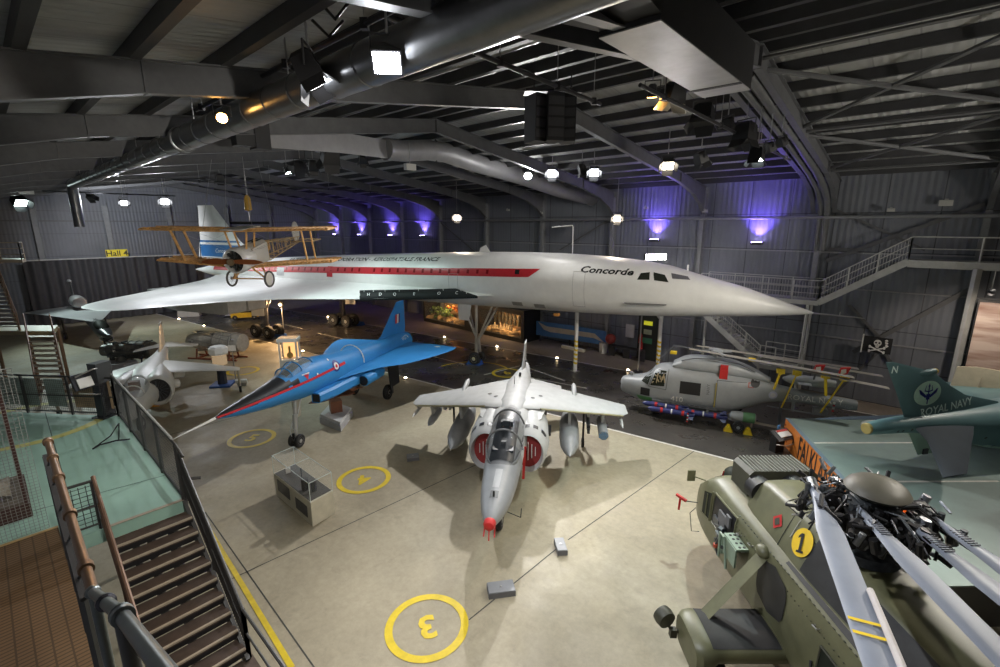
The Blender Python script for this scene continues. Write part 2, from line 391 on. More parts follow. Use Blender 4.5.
hw=[.02,.42,.78,1.08,1.27,1.4,1.5,1.55,1.57,1.57,1.57,1.55,1.45,1.15,.7,.04]
tab=[]
for (x,a),(_,b),w_ in zip(top,bot,hw): zc=b+(a-b)*(.42 if x<8 else .5); tab.append((x,zc,w_,a-zc,zc-b,2.1))
fm=fus(tab,36,4); fb=fm.bvh(); fm.obj('fuselage',cw,t,50)
ST=(0,-1,0)
zt=lambda x:7.05-.0308*(x-14.5)
zb=lambda x:6.53-.029*(x-15)
def strip(f0,f1,xs,nv=4,x0s=0): 
    rows=[]
    for v in range(nv+1):
        rows.append([V((x+(x0s*v/nv if i==0 else 0),0,f0(x)+(f1(x)-f0(x))*v/nv)) for i,x in enumerate(xs)])
    return rows
for s,d in ((1,(0,-1,0)),(-1,(0,1,0))):
    decal('stripe',strip(zt,zb,[14.4+i*.83 for i in range(41)],4,.7),fb,d,cred,t)
cwm=mat('cabin_window',(.2,.012,.015),.25)
for i in range(36):
    x=18+i*.72; z=(zt(x)+zb(x))/2+.04
    if 13<i<15: continue
    vs,fs=drape([V((x-.09,0,z-.13)),V((x+.09,0,z-.13)),V((x+.09,0,z+.13)),V((x-.09,0,z+.13))],[(0,1,2,3)],fb,ST,.022); M().add(vs,fs).obj('cabin_window',cwm,t,0)
decal('door_window',grid4((15.75,0,6.95),(16.05,0,6.95),(16.05,0,6.68),(15.75,0,6.68),2,2),fb,ST,cblk,t,.025)
decal('door',grid4((31.5,0,6.55),(32.1,0,6.55),(32.1,0,5.75),(31.5,0,5.75),3,4),fb,ST,cred,t,.018)
decal('door_patch',grid4((37.0,0,6.25),(37.9,0,6.25),(37.9,0,5.6),(37.0,0,5.6),3,4),fb,ST,mat('patch_grey',(.45,.45,.45),.4),t,.02)
m=M()
for x0,x1,z0,z1 in ((11.6,12.3,4.9,7.0),(20.2,20.9,5.3,6.5),):
    for a,b in (((x0,z0),(x1,z0)),((x1,z0),(x1,z1)),((x1,z1),(x0,z1)),((x0,z1),(x0,z0))):
        n=8; pts=[V((a[0]+(b[0]-a[0])*i/n,0,a[1]+(b[1]-a[1])*i/n)) for i in range(n+1)]
        q,_=drape(pts,[],fb,ST,.006); m.tube(q,.012,4)
m.obj('door_outline',mat('panel_line',(.35,.35,.35),.6),t,0)
vs,fs=text_mesh('BRITISH AIRCRAFT CORPORATION - AEROSPATIALE FRANCE',.46,(-1,0,.031),(0,0,1),(22.0,0,7.0),.25,align='RIGHT',bold=.008); 
vs=stretch(vs,(22.0,0,7.0),(-1,0,.031),1.2); vs,fs=drape(vs,fs,fb,(0,-1,-.35),.012); M().add(vs,fs).obj('lettering',cblk,t,0)
vs,fs=text_mesh('Concorde',.54,(-1,0,-.02),(0,0,1),(10.45,0,6.84),.3,bold=.016); vs=stretch(vs,(10.45,0,6.84),(-1,0,0),1.36); vs,fs=drape(vs,fs,fb,(0,-1,-.2),.012); M().add(vs,fs).obj('lettering',cblk,t,0)
# cockpit glazing
for a in (((8.5,7.04),(8.05,7.1),(8.0,6.7),(8.65,6.68)),((7.85,7.1),(7.25,6.98),(7.0,6.6),(7.75,6.68))):
    decal('cockpit_window',grid4(*[(x,0,z) for x,z in a],5,4),fb,ST,win,t,.02)
decal('visor_panel',grid4((6.95,0,7.08),(6.1,0,6.93),(5.95,0,6.76),(6.85,0,6.8),5,3),fb,(0,-1,0),mat('visor_grey',(.12,.12,.13),.3),t,.02)
m=M(); m.prism([(9.3,1.25,5.32),(6.9,1.0,5.36),(7.1,1.34,5.34),(9.1,1.56,5.3)],(0,0,.05)); m.obj('nose_strake',mat('strake',(.16,.16,.16),.5),t,0)
m=M(); m.cyl((0.15,0,5.29),(-2.0,0,5.22),.05,8,r2=.02); m.cyl((-1.0,0,5.25),(-1.0,.0,5.45),.02,6); m.obj('pitot_boom',steel,t)
m=M(); m.prism([(18.6,-.03,7.9),(19.4,-.03,7.88),(19.3,-.03,8.15),(18.9,-.03,8.35)],(0,.06,0)); m.cyl((6.2,0,7.1),(6.2,0,7.5),.05,6); m.obj('antenna',white,t)
m=M(); m.tube([(13.0,-.4,7.9),(13.02,-.4,9.5),(13.05,-.4,9.62),(14.4,-.4,9.5)],.035,6); m.obj('whip_antenna',white,t)
# wing
rows=[(0,15.5,46.2,5.3,.7),(1.4,17.6,46.2,5.22,.85),(2.0,20,46.2,5.02,.72),(3,23.3,46.1,4.86,.58),(4.3,26.8,46,4.74,.5),(5.9,31.6,45.7,4.63,.42),(8.3,35.4,45.3,4.46,.34),(10.5,37.6,44.9,4.33,.26),(12,39.0,44.4,4.22,.18),(12.7,40.2,43.6,4.18,.1),(12.95,41.3,42.8,4.17,.04)]
wmB=wing(rows,n=12); wb=wmB.bvh(); wmB.mirror(); wmB.obj('wing',cw,t,40)
LE=interp([(18.6,1.72,5.12),(20,2.0,5.02),(23.3,3.0,4.86),(25.2,3.65,4.8),(26.4,4.15,4.76)],4)
rows_=[[V((x-.03,y+.03,z-.1)) for x,y,z in LE],[V((x-.02,y+.04,z+.05)) for x,y,z in LE],[V((x+.12,y-.12*f,z+.3*f)) for (x,y,z),f in zip(LE,[min(1,.25+i*.25) for i in range(17)])],[V((x+.35,y-.4*f,z+.52*f)) for (x,y,z),f in zip(LE,[min(1,.2+i*.2) for i in range(17)])],[V((x+.6,y-1.0*f,z+.42*f)) for (x,y,z),f in zip(LE,[min(1,.2+i*.2) for i in range(17)])]]
lm=M().loft(rows_,False,False); lbv=lm.bvh(); lm.obj('black_leading_edge',cblk,t,60)
m=M()
for i,ch in enumerate('FCOEQDHB'):
    q=LE[1+i*2]; d=(V(LE[2+i*2])-V(LE[i*2])).normalized(); c_=V(q)+V((.14,-.1,.22))+d*.3; nrm=V((-.3,.8,.5)); oy=nrm.cross(-d); oy=oy if oy.z>0 else -oy
    vs,fs=text_mesh(ch,.3,-d,oy,c_+V((-.06,.1,.06))); m.add(vs,fs)
    if i: m.bar(V(q)+V((.02,0,.02)),V(q)+V((.33,-.36,.53)),.03,.02)
m.obj('leading_edge_letter',white,t,0)
# fin
m=wing([(5.9,38.5,50.8,0,.5),(7.1,42.2,50.7,0,.42),(8.2,44.2,50.4,0,.36),(11.46,47.6,49.9,0,.2)],axis='z',n=8); vb=m.bvh(); m.obj('fin',cw,t,40)
fl=lambda z:44.2+(z-8.2)*1.04 if z>8.2 else 42.2+(z-7.1)*1.8
for z0,z1 in ((7.85,6.75),(8.25,8.08)):
    decal('fin_band',[[V((fl(z)+.2+(50.3-fl(z)-.2)*i/8,0,z)) for i in range(9)] for z in [z0+(z1-z0)*j/3 for j in range(4)]],vb,ST,cblue,t,.015)
text('lettering','Concorde',.55,(-1,0,0),(0,0,1),(46.8,0,7.3),white,t,vb,ST,.03,shear=.3)
m=M(); m.bar((50.55,0,6.1),(49.95,0,11.3),.06,.12); m.obj('rudder_line',cblk,t,0)
# nacelles
m=M()
for s in (1,-1):
    for y in (4.6,6.2):
        y*=s; R_=lambda x,zc,w,h:[V((x,y+a*w,zc+b*h)) for a,b in((-1,-1),(1,-1),(1,1),(-1,1))]
        m.loft([R_(36.5,3.95,.72,.62),R_(36.9,3.9,.76,.68),R_(43,3.75,.76,.7),R_(47,3.9,.62,.6)])
m.obj('engine_nacelle',mat('nacelle_grey',(.5,.5,.49),.4),t,0)
# landing gear
def main_gear(x,y,s):
    m=M(); m.cyl((x,y,.75),(x-.3,y,4.4),.17,12); m.cyl((x,y,1.0),(x-.15,y,2.8),.11,10); m.bar((x-1.1,y,.62),(x+1.1,y,.62),.22,.24); m.cyl((x-.1,y,2.6),(x+1.6,y-s*.9,4.4),.08,8); m.cyl((x-.1,y,2.4),(x-1.6,y,4.4),.08,8); m.cyl((x-.05,y-.9*s,4.3),(x,y,2.2),.07,8)
    for dx in (-.83,.83): m.cyl((x+dx,y-.6,.6),(x+dx,y+.6,.6),.09,8)
    for i in range(5): m.tube([(x-.25+.1*i,y+.2,.8),(x-.3+.12*i,y+.24,2),(x-.35+.1*i,y+.18,3.8)],.02,5)
    g=m.obj('main_gear',darksteel,t)
    for dx in (-.83,.83):
        for dy in (-.48,.48): wheel(M(),(x+dx,y+dy,.6),.6,.4).obj('wheel',[rubber,steel],g)
    M().prism([(x-.9,y+s*.75,2.1),(x+.7,y+s*.75,2.0),(x+.6,y+s*.7,4.3),(x-1.0,y+s*.7,4.3)],(0,.05*s,0)).obj('gear_door',cw,t,0)
main_gear(40.2,1.3,1); main_gear(37.8,-5.4,-1)
m=M(); x=19.7
m.cyl((x,0,.45),(x,0,4.4),.1,12); m.cyl((x,0,.8),(x,0,1.9),.14,12); m.cyl((x,0,1.8),(x+.9,.35,4.3),.06,8); m.cyl((x,0,1.8),(x+.9,-.35,4.3),.06,8); m.cyl((x-.05,.05,1.6),(x-1.5,.5,4.3),.07,8); m.cyl((x-.05,-.05,1.6),(x-1.5,-.5,4.3),.07,8); m.cyl((x,-.5,.42),(x,.5,.42),.08,8); m.bar((x-.3,0,.9),(x-.15,0,1.9),.2,.1)
g=m.obj('nose_gear',mat('gear_grey',(.45,.45,.43),.4,.4),t)
for y in (-.33,.33): wheel(M(),(x,y,.46),.46,.32).obj('wheel',[rubber,mat('hub_yellow',(.55,.5,.3),.5)],g)
m=M(); m.prism([(20.0,.5,3.2),(20.8,.5,3.2),(20.9,.45,4.4),(19.8,.45,4.4)],(0,.05,0)); m.obj('gear_door',cw,t,0)
for px,py in ((556,299),(553,303)): pass
for x,z in ((16.4,4.75),(14.9,4.7)):
    decal('access_hatch',grid4((x,0,z+.14),(x-.7,0,z+.14),(x-.7,0,z-.14),(x,0,z-.14),3,2),fb,ST,mat('hatch',(.25,.24,.22),.5),t,.03)
m=M(); m.box((13.7,1.25,4.4),(.9,.3,.12),k=0); m.box((13.3,1.3,4.32),(.3,.3,.16),k=1); m.obj('open_hatch',[black,mat('hatch_orange',(.6,.25,.05),.5)],t,0)
# chocks
for i,(x,y,l) in enumerate(((475,364,'blue wheel chock under the airliner nose wheel'),(281,337,'blue wheel chock under the nearer airliner main wheels'),(359,325,'blue wheel chock under the farther airliner main wheels'))):
    c=U(x,y); m=M(); m.prism([(-.55,-.3,0),(.55,-.3,0),(.35,-.3,.3),(-.35,-.3,.3)],(0,.6,0)); m.bar((-.5,0,.32),(.5,0,.32),.08)
    tag(m.obj('wheel_chock',padblue,None,0,(c.x,c.y,.01),R(153)),l,'wheel chock','blue wheel chocks')
# support posts
def post(px,pt,pb,label):
    b=U(px,pb); z=4.4; o=thing('support_post',label,'post',(b.x,b.y,0),R(30),'white steel support posts')
    m=M(); m.cyl((0,0,.02),(0,0,z),.13,14); m.obj('pole',white,o)
    m=M()
    for i in range(6): m.loft([[V((cos(2*PI*j/14)*.135,sin(2*PI*j/14)*.135,.55+.3*i+.14*q+.05*sin(2*PI*j/14))) for j in range(14)] for q in (0,1)],False)
    m.obj('hazard_stripe',yellow,o); M().box((0,0,.015),(.5,.5,.03)).obj('base_plate',steel,o,0)
    return o
o=post(575,308,371,'white support post with yellow bands standing under the middle of the airliner')
M().tube([(0,0,4.3),(.15,0,4.75),(.4,0,4.85),(.75,0,4.5)],.05,7).obj('hook',mat('brass',(.4,.3,.1),.4,.6),o)
o=post(657,315,372,'white support post standing behind the grey helicopter nose'); M().bar((0,0,3.6),(-.9,0,4.4),.14).obj('brace',white,o,0)
# ================================================================== olive transport helicopter
ol=mat('olive_drab',(.125,.125,.068),.42,0,.22,1.6); old=mat('olive_dark',(.05,.05,.035),.5,0,.3,2.5); soot=mat('soot_black',(.018,.018,.019),.6,0,.4,3); bladem=mat('blade_grey',(.23,.26,.32),.45,0,.1,1.5); hubm=mat('hub_metal',(.09,.1,.11),.4,.6,.35,8); grn=mat('interior_green',(.26,.34,.26),.5,0,.15)
sk=thing('transport_helicopter','olive green troop helicopter with folded grey main rotor blades and a yellow number 1 disc','helicopter',(6.75,7.6,0),R(-90))
# hull
def hullring(x,w,zk,zc,zs,zd,n=0):
    p=[(0,zk),(w*.55,zk+(zc-zk)*.35),(w*.93,zc),(w,zc+.18),(w*1.0,zc+(zs-zc)*.5),(w*.98,zs-.25),(w*.93,zs-.05),(w*.78,zd-.06),(w*.5,zd),(0,zd+.02)]
    r=[V((x,-a,b)) for a,b in p]+[V((x,a,b)) for a,b in p[::-1][1:-1]]
    return r
hs=[(-5.55,.12,1.5,1.55,1.75,1.8),(-5.45,.45,1.15,1.4,1.95,2.02),(-5.1,.8,.92,1.25,2.15,2.22),(-4.7,.96,.8,1.18,2.35,2.45),(-4.3,1.03,.74,1.14,2.7,2.8),(-3.9,1.06,.7,1.12,2.8,2.98),(-3,1.08,.66,1.1,2.85,3.0),(0,1.08,.64,1.1,2.88,3.0),(3,1.06,.7,1.15,2.88,3.0),(5,.95,.95,1.35,2.85,2.95),(7,.66,1.5,1.7,2.75,2.85),(9.5,.4,2.05,2.15,2.7,2.78),(11,.3,2.3,2.35,2.75,2.8)]
hs=interp(hs,4)
hm=M().loft([hullring(*r) for r in hs]); hb=hm.bvh(); hull=hm.obj('hull',ol,sk,38)
PS=(0,1,0); DN=(0,0,-1)
# deckhouse over the engines and gearbox
def dh(x,w,z0,z1,r=.3): 
    p=[(w*1.12,z0),(w*.98,z0+(z1-z0)*.35),(w*.74,z1-.14),(w*.66,z1-.05),(w*.5,z1),(0,z1+.02)]
    return [V((x,.1-a,b)) for a,b in p]+[V((x,.1+a,b)) for a,b in p[::-1][1:]]
dm=M().loft([dh(*r) for r in ((-2.75,.6,2.8,3.4),(-2.65,.78,2.8,3.62),(-2.3,.82,2.8,3.74),(-1,.86,2.8,3.8),(-.6,.88,2.8,3.8),(.2,.9,2.8,3.72),(1.2,.88,2.8,3.6),(3.5,.7,2.8,3.4),(5.2,.35,2.8,3.1),(5.6,.1,2.8,2.9))]); db=dm.bvh(); dm.obj('engine_cowling',ol,sk,38)
def dquad(nm,pts,b,dr,mm,off=.012,nu=8,nv=5,par=sk,label=None): return decal(nm,grid4(*pts,nu,nv),b,dr,mm,par,off,label)
dquad('soot_panel',((-.4,0,3.68),(3.2,0,3.36),(3.2,0,2.98),(-.4,0,2.98)),db,PS,soot,.012,16,5)
dquad('exhaust_stain',((-.7,-.9,3.02),(3.3,-.9,3.02),(3.3,-1.02,2.9),(-.7,-.95,2.95)),hb,(0,.5,-1),soot,.012,14,2)
c=V((-.66,0,3.4)); decal('number_disc',disc(c,(.27,0,0),(0,0,.27),1,28),db,PS,mat('disc_yellow',(.75,.5,.02),.4),sk,.03)
m=M(); a_,b2=V((.9,0,.43)),V((-.43,0,.9)); c_=V((-.66,0,3.4))
for poly in (((-.035,-.15),(.035,-.15),(.035,.17),(-.035,.17)),((-.09,-.19),(.09,-.19),(.09,-.15),(-.09,-.15)),((-.1,.07),(-.035,.1),(-.035,.17),(-.1,.11))):
    vs,fs=drape([c_+a_*x+b2*y for x,y in poly],[(0,1,2,3)],db,PS,.045); m.add(vs,fs)
m.obj('number',black,sk,0)
for q,mm in ((.17,red),(.1,old)): decal('diamond_mark',grid4((-1.5,0,3.3+q),(-1.5-q,0,3.3),(-1.5,0,3.3-q),(-1.5+q,0,3.3),3,3),db,PS,mm,sk,.02 if q>.15 else .03)
m=M()
for a,b,w in (((-1.6,-.5),(-1.1,-.2),.012),((-.55,-.6),(-.2,-.1),.012)): 
    for (p,q) in (((a[0],a[1]),(b[0],a[1])),((b[0],a[1]),(b[0],b[1])),((b[0],b[1]),(a[0],b[1])),((a[0],b[1]),(a[0],a[1]))):
        vs,_=drape([V((p[0]+(q[0]-p[0])*i/4,p[1]+(q[1]-p[1])*i/4,0)) for i in range(5)],[],db,DN,.005); m.tube(vs,w,4)
q,_=drape([V((-1.2,-.85+i*.17,0)) for i in range(11)],[],db,DN,.01); m.tube(q,.012,5)
m.obj('panel_line',mat('panel_dark',(.03,.03,.025),.6),sk,0)
m=M(); q,_=drape([V((-1.0,-.7+i*.14,0)) for i in range(10)],[],db,DN,.02); m.tube(q,.014,5); m.obj('wire',mat('wire_pale',(.6,.58,.5),.5),sk)
# engine intake guard: box with ribbed top
m=M(); R4=lambda x,w,z0,z1:[V((x,a+.17,b-.27)) for a,b in((-w+.1,z0),(w+.1,z0),(w+.1,z1-.1),(w,z1),(-w+.2,z1),(-w+.1,z1-.1))]
m.loft([R4(-3.85,.78,3.1,3.86),R4(-3.78,.84,3.06,3.92),R4(-2.95,.84,3.06,3.95)]); gd=m.obj('intake_guard',old,sk,30)
m=M()
for i in range(15): m.box((-3.37,-.43+i*.096,3.685),(.82,.03,.03))
for i in range(6): m.box((-3.865,.27,2.95+i*.1),(.02,1.3,.03))
m.obj('rib',mat('rib_grey',(.16,.16,.14),.45),gd,0)
m=M(); m.box((-2.85,.2,3.15),(.25,1.2,.4)); 
for y in (-.38,.48): m.cyl((-2.95,y,3.3),(-2.6,y,3.3),.3,16)
m.obj('engine_intake',black,sk,30)
# cockpit: windscreens, side windows, interior
sg=glass('heli_glass',(.12,.16,.15),.35,.06)
for p in (((-5.2,-.12,0),(-4.35,-.1,0),(-4.35,-.72,0),(-5.05,-.6,0)),((-5.2,.12,0),(-4.35,.1,0),(-4.35,.72,0),(-5.05,.6,0))):
    dquad('windscreen',p,hb,DN,win,.015,5,4)
dquad('quarter_window',((-4.2,0,2.4),(-3.72,0,2.6),(-3.7,0,1.8),(-4.2,0,1.75)),hb,PS,win,.015,4,4)
dquad('cockpit_window',((-3.55,0,2.66),(-2.45,0,2.72),(-2.45,0,1.95),(-3.55,0,1.9)),hb,PS,black,.012,6,5)
m=M()
for z0 in (1.86,): 
    for a,b in (((-3.58,1.87),(-3.58,2.7)),((-3.58,2.7),(-2.4,2.74)),((-2.4,2.74),(-2.4,1.92)),((-2.4,1.92),(-3.58,1.87)),((-4.25,1.72),(-3.68,1.82)),((-3.68,1.82),(-3.7,2.66)),((-3.95,1.8),(-3.95,2.45))):
        q,_=drape([V((a[0]+(b[0]-a[0])*i/5,0,a[1]+(b[1]-a[1])*i/5)) for i in range(6)],[],hb,PS,.015); m.tube(q,.025,5)
m.obj('window_frame',ol,sk)
m=M(); m.box((-3.6,-1.12,2.3),(.35,.05,.45),k=0); m.box((-3.85,-1.13,2.1),(.3,.06,.25),k=1); m.tube([(-3.95,-1.14,2.0),(-3.6,-1.16,2.15),(-3.3,-1.14,2.0)],.03,6,k=1); m.box((-3.3,-1.13,2.5),(.18,.05,.3),k=0); m.v=[(x+.65,y,z) for x,y,z in m.v]; m.obj('cockpit_seat',[mat('seat_grey',(.12,.12,.13),.6),hubm],sk,30)
# side armour plate / gun seat beside the cockpit
m=M(); m.box((-2.62,-1.22,2.42),(.62,.28,.06)); m.box((-2.62,-1.36,2.2),(.62,.04,.45)); m.box((-2.92,-1.25,2.15),(.05,.3,.5))
for i in range(4):
    for j in range(2): m.cyl((-2.84+i*.15,-1.2+j*.1-.05,2.44),(-2.84+i*.15,-1.2+j*.1-.05,2.458),.032,10,k=1)
m.tube([(-2.95,-1.42,1.8),(-2.95,-1.44,2.45),(-2.7,-1.46,2.5),(-2.5,-1.46,1.8)],.03,7); m.v=[(x+.58,y,z-.05) for x,y,z in m.v]; m.obj('armoured_seat',[grn,black],sk,30)
m=M(); 
for k in range(14): m.box((-3.0+random.uniform(-.3,.35),-1.3+random.uniform(-.1,.12),2.1+random.uniform(-.3,.35)),(random.uniform(.06,.18),random.uniform(.05,.12),random.uniform(.05,.16)),random.random()*3)
m.tube([(-3.05,-1.4,1.75),(-3.1,-1.45,2.0),(-3.0,-1.4,2.35)],.025,6); m.v=[(x+.58,y,z-.05) for x,y,z in m.v]; m.obj('gun_mount',hubm,sk,30)
m=M(); m.cyl((-2.5,-1.45,1.9),(-2.5,-1.45,1.98),.06,10); m.obj('lamp',mat('lamp_red',(.4,.06,.03),.4),sk)
# pitot covers, mirror, streamers
m=M(); m.tube([(-4.7,-.95,1.7),(-4.75,-1.3,1.72),(-4.95,-1.42,1.74)],.014,6); m.obj('pitot_tube',darksteel,sk)
m=M(); m.bar((-4.75,-1.28,1.72),(-5.05,-1.46,1.75),.07); m.bar((-4.85,-1.42,1.74),(-4.8,-1.46,1.4),.06,.015); m.obj('pitot_cover',red,sk,0)
m=M(); m.tube([(-4.2,-1.07,1.1),(-4.3,-1.25,1.05),(-4.5,-1.25,1.5),(-4.6,-1.05,1.6)],.012,6); m.obj('step_loop',black,sk)
m=M(); m.box((-5.1,-1.05,2.35),(.05,.22,.34)); m.bar((-5.05,-1.0,2.35),(-4.9,-.7,2.3),.03); m.obj('mirror',ol,sk,20)
m=M(); m.loft([[V((-4.75+.02*sin(i),-.42-.03*i+dx*.06,2.95-.13*i+.3)) for dx in (-1,1)] for i in range(6)],False,False); m.add([( -4.72,-.36,2.35),(-4.72,-.36,3.3),(-4.7,-.36,3.3),(-4.7,-.36,2.35)],[(0,1,2,3)]); m.v=[(x+.25,y+.05,z-.42) for x,y,z in m.v]; m.obj('streamer',red,sk,0)
m=M()
for i in (1,3): m.box((-4.76,-.42-.03*i,2.93-.13*i+.3),(.012,.13,.07))
m.v=[(x+.25,y+.05,z-.42) for x,y,z in m.v]; m.obj('streamer_patch',white,sk,0)
m=M(); m.cyl((-4.85,-.25,2.3),(-4.55,-.05,2.55),.02,6); m.ball((-4.3,-.15,2.75),(.42,.3,.26),16,8); m.obj('bubble_window',win,sk)
# stub wing with wheels, strut
def stub(y,x0,x1,z0,z1):
    zc=(z0+z1)/2;h=(z1-z0)/2; xc=(x0+x1)/2;w=(x1-x0)/2
    return [V((xc+w*math.copysign(abs(cos(t))**.55,cos(t)),y,zc+h*math.copysign(abs(sin(t))**.7,sin(t)))) for t in [2*PI*j/20 for j in range(20)]]
for s in (1,-1):
    m=M(); m.loft([stub(s*y,a,b,c_,d) for y,a,b,c_,d in ((1.0,-1.05,.15,.92,1.36),(2.4,-1.05,.15,.92,1.36),(2.55,-1.1,.2,.75,1.38),(2.72,-1.1,.2,.6,1.36),(2.82,-1.0,.1,.62,1.3))]); m.v=[(x-.18,y,z+.05) for x,y,z in m.v]
    sp=m.obj('stub_wing',ol,sk,35); sb=m.bvh()
decal('walkway',grid4((-1.16,-1.12,2),(-1.16,-2.5,2),(-.12,-2.5,2),(-.12,-1.12,2),8,6),sb,DN,soot,sk,.012)
for s in (1,-1):
    n=12; m=M()
    m.loft([[V((x+.16*cos(2*PI*j/n),y+.07*sin(2*PI*j/n)*a,z+.07*sin(2*PI*j/n))) for j in range(n)] for x,y,z,a in ((-1.25,s*.98,2.75,1),(-.95,s*2.35,1.36,1),(-.9,s*2.5,1.25,1.3))])
    m.ball((-1.27,s*1.05,2.72),(.2,.14,.14)); m.obj('stub_strut',ol,sk,40)
for s in (-1,1):
    g=M().cyl((-.45,s*2.3,.9),(-.45,s*2.3,.36),.07,10).cyl((-.45,s*2.05,.36),(-.45,s*2.65,.36),.05,8).obj('wheel_leg',darksteel,sk)
    for dy in (-.17,.17): wheel(M(),(-.45,s*(2.35)+dy,.36),.36,.24).obj('wheel',[rubber,hubm],g)
m=M(); m.tube([(-1.05,-2.75,1.15),(-1.15,-3.0,1.18),(-1.2,-3.05,1.3)],.04,7); m.lathe([(.08,-.16),(.2,-.13),(.22,0),(.2,.1),(.05,.13)],(-1.25,-3.12,1.4),(-1,-.35,.1),18); m.box((-1.1,-2.95,1.12),(.12,.14,.2)); m.v=[(x+.05,y+.02,z-.28) for x,y,z in m.v]; m.obj('landing_lamp',old,sk)
m=M(); m.cyl((4.8,-.0,.7),(4.8,0,.36),.05,8); 
m.obj('tail_wheel_leg',darksteel,sk); wheel(M(),(4.8,0,.36),.36,.22).obj('wheel',[rubber,hubm],sk)
decal('rubber_pad',[[V((-1.3+1.0*u,0,2.72-1.1*v)) for u in [.5-.5*math.sqrt(max(0,1-(2*v-1)**4))*1+ (1*math.sqrt(max(0,1-(2*v-1)**4)))*i/6 for i in range(7)]] for v in [j/8 for j in range(9)]],hb,PS,soot,sk,.015)
# cabin windows with frames
for x in (.75,1.75,3.0):
    dquad('cabin_window',((x,0,2.35),(x+.5,0,2.35),(x+.5,0,1.8),(x,0,1.8)),hb,PS,win,.02,3,3)
    m=M(); 
    for a,b in (((x,2.37),(x+.52,2.37)),((x+.52,2.37),(x+.52,1.78)),((x+.52,1.78),(x,1.78)),((x,1.78),(x,2.37))):
        q,_=drape([V((a[0]+(b[0]-a[0])*i/3,0,a[1]+(b[1]-a[1])*i/3)) for i in range(4)],[],hb,PS,.02); m.tube(q,.022,5)
    m.obj('window_frame',old,sk)
m=M(); m.tube([(1.3,-1.1,2.35),(1.75,-1.28,2.5),(1.95,-1.08,2.3)],.03,6); m.tube([(.6,-1.1,1.9),(.8,-1.2,1.6),(1.1,-1.15,1.5)],.025,6); m.obj('grab_rail',black,sk)
m=M(); random.seed(3)
for i in range(60):
    x=-2.6+i*.12; q,_=drape([V((x,0,2.55+.0*i))],[],hb,PS,.004); m.ball(q[0],.014,6,4)
for i in range(46):
    x=-2.4+i*.13; q,_=drape([V((x,-1.0,0))],[],hb,DN,.004); m.box(q[0],(.04,.02,.02))
tag(m.obj('fastener',old,sk,0),kind='stuff')
m=M()
for x,z in ((-2.2,2.5),(-2.0,2.2),(-1.7,2.6),(2.3,2.5),(0.55,2.62)):
    m.tube([(x,-1.09,z),(x,-1.15,z),(x+.12,-1.15,z+.02),(x+.12,-1.09,z+.02)],.014,5)
m.obj('handle',steel,sk)
# rotor head
m=M(); m.lathe([(.55,3.7),(.5,3.85),(.3,3.95),(.2,4.1),(.2,4.5),(.34,4.52),(.36,4.78),(.2,4.85),(.12,4.9),(.12,5.0)],(0,0,0),(0,0,1),20)
random.seed(11)
hub=m.obj('rotor_hub',hubm,sk,30)
m=M()
for i in range(300):
    a=random.random()*2*PI; r=random.uniform(.15,1.15); z=random.uniform(4.1,4.78)
    p=V((r*cos(a),r*sin(a)*1.05,z)); q=p+V((random.uniform(-.22,.22),random.uniform(-.22,.22),random.uniform(-.2,.2)))
    m.cyl(p,q,random.uniform(.012,.045),6,k=random.choice((0,0,0,1)))
for i in range(150):
    a=random.random()*2*PI; r=random.uniform(.2,1.12); m.cyl((r*cos(a),r*sin(a),random.uniform(4.1,4.75)),(r*cos(a)+.03,r*sin(a)+.06,random.uniform(4.1,4.8)),random.uniform(.04,.09),8,k=random.choice((0,0,0,0,2,0,1)))
for i in range(5):
    a=2*PI*i/5+.35; d=V((cos(a),sin(a),0)); m.cyl(V((0,0,4.62))+d*.3,V((0,0,4.62))+d*.95,.11,10); m.cyl(V((0,0,4.1))+d*.5,V((0,0,4.55))+d*.75,.035,8,k=1); m.box(V((0,0,4.62))+d*.6,(.3,.3,.24),a)
for i in range(14): 
    a=random.random()*6.28; m.tube([V((.3*cos(a),.3*sin(a),4.75)),V((.6*cos(a+.2),.6*sin(a+.2),4.85)),V((.95*cos(a+.3),.95*sin(a+.3),4.6))],.014,5,k=random.choice((0,2)))
m.obj('rotor_linkage',[mat('link_black',(.018,.018,.02),.4,.3,.3,9),mat('link_steel',(.3,.32,.35),.3,.8),mat('link_grey',(.09,.1,.11),.4,.3)],sk,30)
m=M(); m.lathe([(.01,-.15),(.27,-.13),(.43,-.07),(.5,0),(.45,.08),(.36,.15),(.24,.2),(.12,.23),(.01,.24)],(.0,0.02,4.98),(0,0,1),32); m.obj('hub_dome',mat('dome_olive',(.09,.085,.065),.5,0,.12),sk,50)
m=M(); m.cyl((.2,.42,4.65),(.2,.42,4.74),.03,8); m.obj('tell_tale',mat('telltale',(.8,.15,.02),.4,emit=(1,.15,.02),es=.6),sk)
